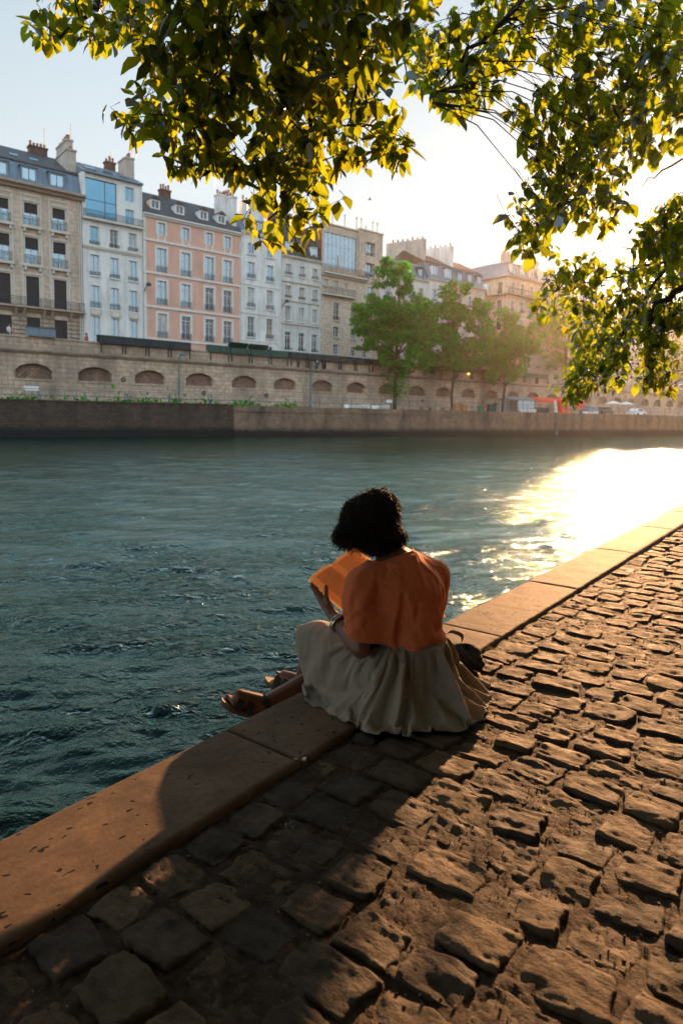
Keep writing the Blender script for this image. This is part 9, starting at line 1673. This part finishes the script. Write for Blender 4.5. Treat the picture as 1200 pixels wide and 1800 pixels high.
# ---- the open book
def book():
    A, B_ = BOOK_A, BOOK_B; ax = (B_ - A).normalized(); Ln = (B_ - A).length
    lw = Vector((-.80, -.60, 0)); lw = (lw - ax * lw.dot(ax)).normalized(); rw = -lw; un = ax.cross(lw).normalized()
    if un.z < 0: un = -un
    if un.dot(Vector((0, 0, HC)) - A) < 0 and un.z < 0: un = -un
    root = empty('open_book', (A + B_) / 2, 0, 'open paperback with yellowed printed pages held in the left hand of the reader', 'book'); o = root.location
    m, nt, b = _new('printed_page'); uv = N(nt, 'ShaderNodeAttribute', attribute_name='puv'); sp = N(nt, 'ShaderNodeSeparateXYZ'); L(nt, uv.outputs['Vector'], sp.inputs[0])
    # rows of print: fine dark bands across the page, broken into words
    w1 = N(nt, 'ShaderNodeMath', operation='FRACT'); mu = N(nt, 'ShaderNodeMath', operation='MULTIPLY'); mu.inputs[1].default_value = 36; L(nt, sp.outputs[1], mu.inputs[0]); L(nt, mu.outputs[0], w1.inputs[0])
    g1 = N(nt, 'ShaderNodeMath', operation='LESS_THAN'); g1.inputs[1].default_value = .45; L(nt, w1.outputs[0], g1.inputs[0])
    mp = N(nt, 'ShaderNodeMapping'); mp.inputs['Scale'].default_value = (14, 36, 1); L(nt, uv.outputs['Vector'], mp.inputs[0])
    wn = N(nt, 'ShaderNodeTexNoise'); wn.inputs['Scale'].default_value = 2.6; wn.inputs['Detail'].default_value = 2; L(nt, mp.outputs[0], wn.inputs['Vector'])
    g2 = N(nt, 'ShaderNodeMath', operation='GREATER_THAN'); g2.inputs[1].default_value = .42; L(nt, wn.outputs['Fac'], g2.inputs[0])
    def rng(i, a, c):
        q1 = N(nt, 'ShaderNodeMath', operation='GREATER_THAN'); q1.inputs[1].default_value = a; L(nt, sp.outputs[i], q1.inputs[0]); q2 = N(nt, 'ShaderNodeMath', operation='LESS_THAN'); q2.inputs[1].default_value = c; L(nt, sp.outputs[i], q2.inputs[0])
        q = N(nt, 'ShaderNodeMath', operation='MULTIPLY'); L(nt, q1.outputs[0], q.inputs[0]); L(nt, q2.outputs[0], q.inputs[1]); return q.outputs[0]
    f = g1.outputs[0]
    for e in (g2.outputs[0], rng(0, .14, .90), rng(1, .07, .93)):
        q = N(nt, 'ShaderNodeMath', operation='MULTIPLY'); L(nt, f, q.inputs[0]); L(nt, e, q.inputs[1]); f = q.outputs[0]
    c = mix(nt, (.88, .62, .34), (.20, .11, .06), f); L(nt, c, b.inputs['Base Color']); b.inputs['Roughness'].default_value = .8
    t = N(nt, 'ShaderNodeBsdfTranslucent'); L(nt, c, t.inputs[0]); mx = N(nt, 'ShaderNodeMixShader'); mx.inputs[0].default_value = .6; L(nt, b.outputs[0], mx.inputs[1]); L(nt, t.outputs[0], mx.inputs[2]); L(nt, mx.outputs[0], nt.nodes['Material Output'].inputs['Surface'])
    M['page'] = m; M['pageblock'] = plain('page_edges', (.80, .44, .18), .85, .12, 60, bstr=.3, bdist=.001); M['cover'] = plain('book_cover', (.80, .34, .10), .5, .1, 10, bstr=0)
    for k_ in ('pageblock', 'cover'):       # block and cover made translucent so the pages glow with the low sun
        t_ = M[k_].node_tree; pb = t_.nodes['Principled BSDF']; tr = N(t_, 'ShaderNodeBsdfTranslucent'); tr.inputs[0].default_value = (.96, .82, .62, 1); mm_ = N(t_, 'ShaderNodeMixShader'); mm_.inputs[0].default_value = .6
        L(t_, pb.outputs[0], mm_.inputs[1]); L(t_, tr.outputs[0], mm_.inputs[2]); L(t_, mm_.outputs[0], t_.nodes['Material Output'].inputs['Surface'])
    def half(side, W_, th, lift):
        d = lw if side < 0 else rw
        nu, nv = 14, 12; V_, UVs = [], []
        def top(u): return .012 * math.sin(min(1, u * 2.2) * math.pi / 2) * (1 - .35 * u) + (-.030 * u * u if side < 0 else .0)
        for layer in range(2):
            for i in range(nu + 1):
                u_ = i / nu; x = u_ * W_
                h_ = top(u_) + lift * u_ - (th * min(1, u_ * 4 + .15) if layer else 0) 
                for j_ in range(nv + 1): V_.append(A - o + ax * (Ln * j_ / nv) + d * (x + (.004 if layer == 1 and 0 else 0)) + un * h_); UVs.append((u_ if side > 0 else 1 - u_, 1 - j_ / nv, 0) if 0 else (u_, j_ / nv, 0))
        K = (nu + 1) * (nv + 1); idx = lambda l_, i, j_: l_ * K + i * (nv + 1) + j_
        ftop = [(idx(0, i, j_), idx(0, i + 1, j_), idx(0, i + 1, j_ + 1), idx(0, i, j_ + 1)) for i in range(nu) for j_ in range(nv)]
        pg = mesh('page', V_[:K], ftop, M['page'], root, True); at_ = pg.data.attributes.new('puv', 'FLOAT_VECTOR', 'POINT'); at_.data.foreach_set('vector', np.array(UVs[:K], dtype=np.float32).ravel())
        fb = [(idx(1, i, j_), idx(1, i, j_ + 1), idx(1, i + 1, j_ + 1), idx(1, i + 1, j_)) for i in range(nu) for j_ in range(nv)]
        fb += [(idx(0, i, 0), idx(1, i, 0), idx(1, i + 1, 0), idx(0, i + 1, 0)) for i in range(nu)] + [(idx(0, i, nv), idx(0, i + 1, nv), idx(1, i + 1, nv), idx(1, i, nv)) for i in range(nu)]
        fb += [(idx(0, nu, j_), idx(1, nu, j_), idx(1, nu, j_ + 1), idx(0, nu, j_ + 1)) for j_ in range(nv)]
        mesh('page_block', V_, fb, M['pageblock'], root)
        cv_ = []
        for i in range(nu + 1):
            u_ = i / nu
            for j_ in (0, 1):
                for k_ in (0, 1): cv_.append(A - o + ax * ((Ln + .008) * j_ - .004) + d * (u_ * (W_ + .005)) + un * (top(u_) + lift * u_ - th * min(1, u_ * 4 + .15) - .0012 - .0012 * k_))
        f_ = []
        for i in range(nu):
            a0 = i * 4; f_ += [(a0, a0 + 4, a0 + 6, a0 + 2), (a0 + 1, a0 + 3, a0 + 7, a0 + 5), (a0, a0 + 1, a0 + 5, a0 + 4), (a0 + 2, a0 + 6, a0 + 7, a0 + 3)]
        f_.append((nu * 4, nu * 4 + 1, nu * 4 + 3, nu * 4 + 2)); mesh('cover', cv_, f_, M['cover'], root)
    half(-1, .108, .020, -.012); half(1, .108, .012, .060)
book()

# ---- the dark bag beside the skirt
def bag():
    g = ground(822, 1182); c = g + Vector((-.005, .05, 0))
    root = empty('bag', c, 0, 'dark grey green canvas bag with black strap lying on the cobbles behind the skirt', 'bag')
    n, k = 40, 22; v = []; 
    for i in range(k + 1):
        ph = math.pi * i / k
        for j in range(n):
            a = 2 * math.pi * j / n; r = math.sin(ph) ** .6; cr = .10 * math.sin(3 * a + ph * 4) + .06 * math.sin(7 * a - ph * 6) + .05 * math.sin(5 * ph + 2 * a)
            x = .080 * r * math.copysign(abs(math.cos(a)) ** .75, math.cos(a)) * (1 + cr); y = .075 * r * math.copysign(abs(math.sin(a)) ** .75, math.sin(a)) * (1 + cr); z = .050 + .050 * math.cos(ph) * (1 + .25 * math.sin(2 * a + 1)) - .018 * x / .1
            v.append((x, y, max(.002, z)))
    f = [(i * n + j, (i + 1) * n + j, (i + 1) * n + (j + 1) % n, i * n + (j + 1) % n) for i in range(k) for j in range(n)]
    m = cloth_mat('dark_canvas', (.028, .036, .034), var=.25, sheen=.05); o = mesh('bag_body', v, f, m, root, True); s = o.modifiers.new('s', 'SUBSURF'); s.levels = s.render_levels = 1
    st = MB(); p = [at(775, 1130, 3.0) - c, at(788, 1112, 3.0) - c, at(800, 1112, 2.96) - c, at(812, 1119, 2.92) - c, at(808, 1133, 2.92) - c, at(790, 1140, 2.95) - c]
    P = []
    for i in range(len(p) - 1):
        p0, p1, p2, p3 = p[max(i - 1, 0)], p[i], p[i + 1], p[min(i + 2, len(p) - 1)]
        for q in range(5):
            t = q / 5; P.append(.5 * ((2 * p1) + (-p0 + p2) * t + (2 * p0 - 5 * p1 + 4 * p2 - p3) * t * t + (-p0 + 3 * p1 - 3 * p2 + p3) * t ** 3))
    P.append(p[-1]); wd = Vector((.35, -.5, .8)).normalized() * .011; nn = Vector((.3, .9, .2)) * .002
    v = []
    for q in P: v += [q - wd, q + wd, q + wd + nn, q - wd + nn]
    st.add(v, [(i * 4 + j, i * 4 + (j + 1) % 4, (i + 1) * 4 + (j + 1) % 4, (i + 1) * 4 + j) for i in range(len(P) - 1) for j in range(4)]); st.build('strap', M['black_strap'], root)
bag()

# ================================================================== THINGS ON THE FAR BANK
def bookstall(s, w, mat, label, open_=False):
    root = empty('bookstall', B(s, 0, 7.722), ROT2, label, 'bookstall', 'booksellers boxes on the far parapet')
    m = MB(); m.prism([(-.42, -.12), (.42, 0), (.42, .56), (-.42, .50)], 0, w - .04)
    for i in range(3): x = w * (i + .5) / 3; m.box(x - .02, x + .02, -.45, -.421, -.1, .5)
    m.box(.1, .16, -.5, -.3, -1.0, -.08); m.box(w - .2, w - .14, -.5, -.3, -1.0, -.08); m.build('box', mat, root)
    l = MB()
    if open_:
        l.prism([(.42, .565), (.46, .565), (-.10, 1.15), (-.14, 1.12)], 0, w - .04); l.tube([(.1, .1, .5), (.1, .0, 1.05)], .015, 4); l.tube([(w - .15, .1, .5), (w - .15, 0, 1.05)], .015, 4)
    else: l.prism([(-.46, .505), (.46, .565), (.46, .62), (0, .68), (-.46, .57)], -.02, w - .02)
    l.build('lid', mat, root); return root
B_SEQ = []
for i in range(4): B_SEQ.append((8.95 + i * 2.36, 2.36, 'boxdark', '%s dark bookstall box from the left, before the white and pink houses' % ['first', 'second', 'third', 'fourth'][i], False))
nm_ = ['first', 'second', 'third', 'fourth']
for i in range(4): B_SEQ.append((20.5 + i * 2.56, 2.5, 'boxgreen', '%s green bookstall box from the left, under the pink and white houses' % nm_[i], i in (1, 2)))
for i in range(5): B_SEQ.append((30.9 + i * 2.5, 2.45, 'boxdark', 'dark bookstall box %s the standing people' % ['just left of', 'behind', 'just right of', 'two places right of', 'three places right of'][i], False))
for i in range(12): B_SEQ.append((43.6 + i * 3.3, 3.2, 'boxgreen' if i > 3 else 'boxdark', ['dark bookstall box left of the first plane tree crown', 'dark bookstall box behind the first plane tree trunk', 'dark bookstall box right of the first plane tree trunk', 'dark bookstall box left of the thin leaning trunk', 'green bookstall box behind the thin leaning trunk', 'green bookstall box right of the thin leaning trunk', 'green bookstall box midway between second and third plane trees', 'green bookstall box left of the third plane tree', 'green bookstall box behind the third plane tree', 'green bookstall box right of the third plane tree', 'green bookstall box above the left end of the red stall', 'last green bookstall box, above the red stall'][i], i in (6, 9)))
for a in B_SEQ: bookstall(a[0], a[1], M[a[2]], a[3], a[4])
mb = MB(); mb.box(0, 2.3, -.35, .5, .002, .75); 
for i in range(5): mb.box(.05 + i * .46, .41 + i * .46, -.38, -.351, .1, .66)
o = empty('planter_box', B(2.7, 0, 7.722), ROT2, 'blue grey metal box on the parapet in front of the stone building', 'box'); mb.build('box', M['bluebox'], o); mb = MB(); mb.box(-.05, 2.35, -.42, .55, .753, .8); mb.build('lid', M['iron_blue'], o)
def lamp(s, z0, z1, label, off=-.35):
    r = empty('street_lamp', B(s, off, z0), ROT2, label, 'street lamp', 'teal lamps along the far wall'); h = z1 - z0
    m = MB(); m.tube([(0, 0, 0), (0, 0, h * .6), (0, 0, h * .93), (.05, -.15, h), (.12, -.45, h + .05)], [.09, .06, .05, .045, .04], 8); m.lathe((0, 0, 0), [(.16, 0), (.16, .3), (.09, .5)], 8); m.build('post', M['teal'], r)
    m = MB(); m.lathe((.12, -.55, h - .16), [(.12, 0), (.34, .03), (.28, .18), (.12, .26), (.04, .32)], 12); m.build('lamp_head', M['teal'], r)
lamp(16.9, ZQ, 7.0, 'teal lamp on a tall post against the wall below the dark bookstalls', -.6); lamp(33.7, ZQ, 7.0, 'teal lamp on a tall post below the group of standing people', -.6)
lamp(66, ZQ, 6.8, 'teal lamp on a tall post between the second and third plane trees', -.6)
def wlamp(s, z, label):
    r = empty('wall_lamp', B(s, 8.99, z), ROT2, label, 'wall lamp', 'lamps bracketed from the house fronts'); m = MB(); m.tube([(0, 0, -.5), (0, -.3, -.1), (.05, -.9, .15)], .05, 6); m.build('bracket', M['iron'], r)
    m = MB(); m.lathe((.05, -1.05, -.02), [(.1, 0), (.30, .08), (.26, .3), (.08, .42)], 10); m.build('lamp_head', M['iron'], r)
wlamp(17.5, 15.1, 'dark street lamp bracketed at the left edge of the pink house'); wlamp(36.2, 15.5, 'dark street lamp bracketed between the white and the grey house')
# railing along the lower quay, with slanting pale posts at its left part
rr = empty('quay_railing', QF(-14, .8, ZQ), ROTQ, 'thin metal railing along the edge of the far lower quay', 'railing'); m = MB(); Lr = 130
for z in (.55, 1.05): m.tube([(0, 0, z), (Lr, 0, z)], .022, 4)
m.build('rail', M['iron_blue'], rr); i = 0
for x in range(0, Lr + 1, 4):
    m = MB(); m.box(x - .025, x + .025, -.025, .025, 0, 1.07); m.build('post', M['iron_blue'], rr)
for x, lb in ((75, 'leftmost'), (155, 'second'), (228, 'third'), (300, 'fourth'), (370, 'fifth')):
    t = t_at(x, 1.2); p = QF(t, 1.2, ZQ); m = MB(); m.hexa([(-.10, -.05, 0), (.08, -.05, 0), (.08, .05, 0), (-.10, .05, 0), (-.27, -.04, .85), (-.14, -.04, .88), (-.14, .04, .88), (-.27, .04, .85)])
    tag(m.build('leaning_post', M['bluebox'], loc=p, rz=ROTQ), 'slanting pale post at the railing over the rough wall, %s from the left' % lb, 'post', 'slanting pale posts')
for s, off, w, lb in ((1.2, -4.2, 1.15, 'small blank white notice board on the railing at far left'), (42.6, -4.2, 1.0, 'small blank white notice board left of the first plane tree trunk')):
    r = empty('notice_board', B(s, off, ZQ), ROT2, lb, 'sign'); m = MB(); m.box(0, w, -.02, .02, .95, 1.32); m.build('panel', M['white'], r); m = MB(); m.box(.05, .09, .021, .05, 0, 1.3); m.box(w - .09, w - .05, .021, .05, 0, 1.3); m.build('support', M['iron'], r)
# iron mooring rings on the wall
for i, (x, y) in enumerate(((217, 667), (358, 691), (468, 695), (742, 705))):
    s, z = fp(x, y, 0); m = MB(); c = [(.2 * math.cos(a / 6 * math.pi), -.05, .2 * math.sin(a / 6 * math.pi)) for a in range(13)]; m.tube(c, .05, 6, cap=False); m.lathe((0, 0, -.05), [(.06, 0), (.06, .1)], 8)
    q = B(s, 0, z); tag(m.build('mooring_ring', M['iron'], loc=q, rz=ROT2), 'dark iron ring on the retaining wall, %s from the left' % nm_[i], 'mooring ring', 'iron rings on the retaining wall')
# weeds on the quay edge at left
vv = []; ff = []; tn = []
rs = np.random.RandomState(2)
P = []
for i in range(3200):
    t = rs.uniform(-12, 28); d = rs.uniform(.7, 2.5) if rs.rand() < .7 else rs.uniform(.1, .7); dens = fbm(np.array([t * .5]), np.array([3.1]), 3, 8)[0] + .5
    if rs.rand() > dens ** 2 * 2.2: continue
    q = QF(t, d, ZQ + rs.gamma(1.5, .16) * (1.5 if abs(t - 16) < 2.5 else 1)); P.append(tuple(q))
v, f, tn = leaves(0, .26, 'far', 8, droop=-.6, P=np.array(P)); tag(npmesh('quay_weeds', v, f, M['far_leaf'], False, None, tn), 'green weeds growing along the far quay edge over the rough wall', 'weeds', kind='stuff')
# people on the far side
def folk(s, off, z, h, shirt, trousers, label, rz=0., name='person'):
    r = empty(name, B(s, off, z), ROT2 + rz, label, 'person', 'people on the far bank'); k = h / 1.72
    c = [((-.09, 0, .05), .05, (-.09, 0, .48), .06), ((-.09, 0, .48), .065, (-.08, 0, .88), .09), ((.09, .03, .05), .05, (.09, .02, .48), .06), ((.09, .02, .48), .065, (.08, 0, .88), .09), ((0, 0, .92), .13, (0, 0, 1.32), .15), ((-.15, 0, 1.38), .06, (.15, 0, 1.38), .06), ((-.19, 0, 1.36), .05, (-.25, -.03, 1.08), .04), ((-.25, -.03, 1.08), .04, (-.2, -.2, .95), .03), ((.19, 0, 1.36), .05, (.26, .0, 1.08), .04), ((.26, 0, 1.08), .04, (.24, -.14, .88), .03), ((0, 0, 1.4), .06, (0, -.01, 1.5), .05), ((0, -.02, 1.6), .10, (0, -.01, 1.63), .10)]
    sc = lambda p: tuple(q * k for q in p)
    o = remeshed('body', capsmesh([(sc(a), b_ * k, sc(c_2), d * k) for a, b_, c_2, d in c], 8), .035 * k, M['skin_far'], 2); o.parent = r
    o = remeshed('shirt', capsmesh([(sc((0, 0, .9)), .155 * k, sc((0, 0, 1.33)), .175 * k), (sc((-.19, 0, 1.37)), .075 * k, sc((-.24, -.02, 1.14)), .06 * k), (sc((.19, 0, 1.37)), .075 * k, sc((.25, 0, 1.14)), .06 * k)], 8), .04 * k, shirt, 2); o.parent = r
    o = remeshed('trousers', capsmesh([(sc((-.09, 0, .12)), .075 * k, sc((-.08, 0, .9)), .12 * k), (sc((.09, .02, .12)), .075 * k, sc((.08, 0, .9)), .12 * k)], 8), .04 * k, trousers, 2); o.parent = r
    o = MB(); o.sphere(sc((0, .02, 1.66)), .115 * k, 8, 6); o.build('hair', M['hair'], r, True)
cw = plain('pale_shirt', (.6, .55, .52), .8); cr = plain('rust_shirt', (.38, .09, .05), .8); cd = plain('dark_cloth', (.03, .035, .045), .8); cb = plain('brown_cloth', (.2, .1, .07), .8)
folk(1.6, 1.6, 7.1, 1.7, cw, cd, 'person in pale top behind the parapet at the far left edge', .6)
folk(8.5, 1.8, 6.9, 1.7, cr, cd, 'person in rust top walking left of the dark bookstalls', 1.2)
folk(32.2, -.2, 6.58, 1.62, cr, cd, 'person in rust shirt, leftmost of the group at the parapet'); folk(34.0, -.2, 6.58, 1.66, cd, cb, 'person in dark clothes in the group at the parapet', .3)
folk(34.9, -.2, 6.58, 1.7, cw, cd, 'person in white shirt in the group at the parapet', -.4); folk(36.0, -.2, 6.58, 1.6, cb, cd, 'person in brown top, rightmost of the group at the parapet', .2)
folk(62.5, -3.2, ZQ, 1.65, cr, cd, 'person in rust top on the lower quay near the crates', .5); folk(65.0, -3.6, ZQ, 1.6, cd, cd, 'person in dark clothes on the lower quay near the pale tent', -.3)
# moored dinghies laid on the quay, benches, crates, chairs, tent, red stall
def dinghy(s, off, L0, label, rz=0.):
    r = empty('dinghy', B(s, off, ZQ), ROT2 + rz, label, 'boat', 'small boats on the lower quay'); m = MB(); n = 12; v = []
    for i in range(n + 1):
        u = i / n; x = (u - .5) * L0; w = .62 * (1 - max(0, (u - .45) / .55) ** 2.2) * (.8 + .2 * min(1, u * 5)); zt = .52 + .12 * u * u
        v += [(x, -w, zt), (x, -w * .75, .16), (x, 0, .06), (x, w * .75, .16), (x, w, zt), (x, w * .9, zt), (x, 0, .2), (x, -w * .9, zt)]
    m.add(v, [(i * 8 + j, i * 8 + (j + 1) % 8, (i + 1) * 8 + (j + 1) % 8, (i + 1) * 8 + j) for i in range(n) for j in range(8)] + [tuple(range(8))]); m.build('hull', M['white'], r)
    m = MB(); m.box(-.2, .1, -.52, .52, .40, .44); m.box(-1.2, -.9, -.5, .5, .40, .44); m.build('seat', M['bluebox'], r)
    m = MB(); m.tube([(-.9, -.7, .5), (.9, .5, .62)], .03, 5); m.build('oar', M['bark'], r)
dinghy(37.2, -5.2, 3.6, 'small white dinghy on the quay edge, left one of the pair'); dinghy(41.2, -5.0, 3.4, 'small white dinghy on the quay edge, right one beside the plane tree', .25)
dinghy(69.0, -6.6, 2.8, 'white upturned looking dinghy below the pale tent', -.2); dinghy(86.5, -6.5, 4.0, 'white dinghy right of the red stall')
def bench(s, off, label):
    r = empty('bench', B(s, off, ZQ), ROT2, label, 'bench', 'benches on the lower quay'); m = MB(); m.box(0, 2.2, -.25, .25, .42, .48); m.build('seat', M['concrete'], r)
    for x in (.15, 1.85): m = MB(); m.box(x, x + .2, -.22, .22, 0, .417); m.build('leg', M['concrete'], r)
bench(48.2, -4.6, 'low stone bench right of the first plane tree trunk'); bench(52.5, -4.4, 'low stone bench left of the wooden crates')
def crate(s, off, w, h, mat, label, z=0.):
    r = empty('crate', B(s, off, ZQ + z), ROT2, label, 'crate', 'crates on the lower quay'); m = MB()
    for i in range(4): m.box(0, w, -.3, -.27, h * i / 4 + .01, h * (i + .82) / 4); m.box(0, w, .27, .3, h * i / 4 + .01, h * (i + .82) / 4)
    m.build('slats', mat, r); m = MB()
    for x in (0.004, w - .064): m.box(x, x + .06, -.268, .268, 0, h)
    m.box(.07, w - .07, -.268, .268, .01, .04); m.build('frame', mat, r)
cwood = plain('crate_wood', (.45, .22, .08), .8, .2, 6); cgreen = plain('green_plastic', (.03, .22, .12), .5)
crate(56.3, -3.3, 1.0, 1.15, cwood, 'tall orange wooden crate, left one of two'); crate(58.0, -3.3, .9, 1.1, cwood, 'tall orange wooden crate, right one of two')
crate(61.2, -3.6, .5, .9, cgreen, 'narrow green crate among the clutter'); crate(63.6, -3.4, 1.2, 1.2, M['boxgreen'], 'dark green crate left of the pale tent')
def chair(s, off, mat, label, rz=0.):
    r = empty('folding_chair', B(s, off, ZQ), ROT2 + rz, label, 'chair', 'chairs on the lower quay'); m = MB(); m.box(-.22, .22, -.2, .2, .44, .47); m.build('seat', mat, r); m = MB(); m.box(-.22, .22, .2, .23, .55, .9); m.build('backrest', mat, r)
    for x in (-.2, .2):
        for y in (-.18, .2): m = MB(); m.tube([(x, y, 0), (x, y, .44 if y < 0 else .9)], .018, 4); m.build('leg', M['iron'], r)
chair(59.6, -3.8, M['bluebox'], 'blue grey chair beside the right wooden crate'); chair(60.4, -4.0, M['white'], 'white chair left of the green crate', .6); chair(62.2, -4.3, cr, 'red chair by the person in rust top', -.4); chair(66.3, -4.2, M['iron'], 'dark chair beside the pale tent', .3)
r = empty('market_tent', B(67.4, -3.4, ZQ), ROT2, 'low pale blue tent with dark roof on the lower quay left of the red stall', 'tent'); m = MB(); m.prism([(-1.1, 2.0), (0, 2.45), (1.1, 2.0), (1.1, 1.9), (-1.1, 1.9)], 0, 6.2); m.build('roof', M['bluebox'], r)
m = MB(); m.box(1.9, 6.1, -1.04, -1.0, .5, 1.85); m.box(.1, 6.1, 1.0, 1.04, .1, 1.85); m.build('side_cloth', plain('pale_cloth', (.42, .52, .56), .7), r)
for x in (.05, 3.1, 6.1):
    for y in (-1.05, 1.05): m = MB(); m.box(x - .03, x + .03, y - .03, y + .03, 0, 1.9); m.build('pole', M['iron'], r)
r = empty('red_stall', B(74.8, -3.0, ZQ), ROT2, 'bright red stall with long awning, round red drum and red side panels', 'stall'); m = MB(); m.hexa([(0, -1.6, 1.75), (7, -1.6, 1.75), (7, .8, 2.2), (0, .8, 2.2), (0, -1.6, 2.15), (7, -1.6, 2.15), (7, .8, 2.6), (0, .8, 2.6)]); m.build('awning', M['red'], r)
m = MB(); m.lathe((5.6, -1.9, 0), [(.62, 0), (.72, .3), (.72, 2.0), (.5, 2.35), (.15, 2.5)], 16); m.build('drum', M['red'], r, True); m = MB(); m.box(7.2, 10.4, -.06, .06, .15, 2.75); m.build('side_panel', M['red'], r); m = MB(); m.box(11.5, 15.2, -.06, .06, 1.0, 2.95); m.box(11.5, 11.6, -.05, .05, 0, .997); m.box(15.1, 15.2, -.05, .05, 0, .997); m.build('side_panel', M['red'], r)
m = MB(); m.hexa([(4.2, -1.7, 0), (4.8, -1.7, 0), (4.8, -1.5, 0), (4.2, -1.5, 0), (3.6, -1.7, 2.1), (4.0, -1.7, 2.1), (4.0, -1.5, 2.1), (3.6, -1.5, 2.1)]); m.build('brace', M['white'], r); m = MB(); m.box(.3, 4, -.6, .6, 0, .95); m.build('counter', M['iron'], r)
def parasol(s, off, label):
    r = empty('parasol', B(s, off, ZQ), ROT2, label, 'parasol', 'white parasols'); m = MB(); m.tube([(0, 0, 0), (0, 0, 2.5)], .035, 6); m.build('pole', M['white'], r); m = MB(); m.lathe((0, 0, 2.0), [(1.5, 0), (1.45, .06), (.7, .32), (.03, .52)], 8); m.build('canopy', M['white'], r)
parasol(97, -4.5, 'white parasol right of the red stall, nearer one'); parasol(101.5, -4.5, 'white parasol right of the red stall, farther one')
def hatchback(s, mat, label):
    root = empty('parked_hatchback', B(s, -3.2, ZQ), ROT2, label, 'hatchback', 'hatchbacks parked on the lower quay')
    m = MB(); m.prismz([(0, -.8), (.15, -.9), (4, -.9), (4.2, -.75), (4.2, .75), (4, .9), (.15, .9), (0, .8)], .3, .85)
    m.hexa([(.7, -.85, .86), (3.6, -.85, .86), (3.6, .85, .86), (.7, .85, .86), (1.3, -.68, 1.42), (3.0, -.68, 1.42), (3.0, .68, 1.42), (1.3, .68, 1.42)]); m.build('body', mat, root)
    for x in (.85, 3.35):
        for y in (-.88, .88): m = MB(); m.tube([(x, y - .08, .32), (x, y + .08, .32)], .32, 12); m.build('wheel', M['iron'], root)
    m = MB(); m.hexa([(1.15, -.84, .92), (3.2, -.84, .92), (3.2, -.8, .92), (1.15, -.8, .92), (1.42, -.72, 1.34), (2.9, -.72, 1.34), (2.9, -.68, 1.34), (1.42, -.68, 1.34)]); m.build('window', M['glass_dark'], root)
hatchback(89.5, M['bluebox'], 'grey blue parked hatchback right of the red stall'); hatchback(94.2, M['boxdark'], 'dark parked hatchback between the red stall and the parasols'); hatchback(106, M['white'], 'white parked hatchback far right on the lower quay')
# a lit lantern under the second tree and a bird
r = empty('lantern', B(62.8, -.3, 6.9), ROT2, 'small glowing orange lantern on the parapet beside the thin leaning trunk', 'lantern'); m = MB(); m.sphere((0, 0, .55), .16, 10, 8)
ml = bpy.data.materials.new('lamp_glow'); ml.use_nodes = True; b_ = ml.node_tree.nodes['Principled BSDF']; b_.inputs['Emission Color'].default_value = (1, .45, .1, 1); b_.inputs['Emission Strength'].default_value = 3; m.build('glass_globe', ml, r); m = MB(); m.tube([(0, 0, 0), (0, 0, .42)], .04, 6); m.lathe((0, 0, .40), [(.12, 0), (.08, .05)], 8); m.build('stand', M['iron'], r)
p = at(650, 351, 60); m = MB(); m.sphere((0, 0, 0), (.16, .05, .045), 8, 6); m.quad((-.05, .02, .02), (.06, .02, .02), (.0, .34, .12), (-.08, .32, .12)); m.quad((-.05, -.02, .02), (.06, -.02, .02), (.0, -.34, .1), (-.08, -.32, .1)); m.add([(-.14, -.03, 0), (-.14, .03, 0), (-.27, .05, 0), (-.27, -.05, 0)], [(0, 1, 2, 3)])
tag(m.build('bird', M['iron'], loc=p), 'tiny dark bird flying in the open sky above the houses', 'bird')
# ================================================================== HAZE
m = bpy.data.materials.new('haze'); m.use_nodes = True; nt = m.node_tree; nt.nodes.clear()
o_ = nt.nodes.new('ShaderNodeOutputMaterial'); v_ = nt.nodes.new('ShaderNodeVolumePrincipled'); v_.inputs['Color'].default_value = (1, .95, .88, 1); v_.inputs['Density'].default_value = HAZE; v_.inputs['Anisotropy'].default_value = .84
nt.links.new(v_.outputs[0], o_.inputs['Volume'])
mb = MB(); mb.box(-300, 450, -120, 420, ZW - 4.5, 34); tag(mb.build('haze', m), 'thin pale evening haze in the air over the river', 'haze', kind='stuff')
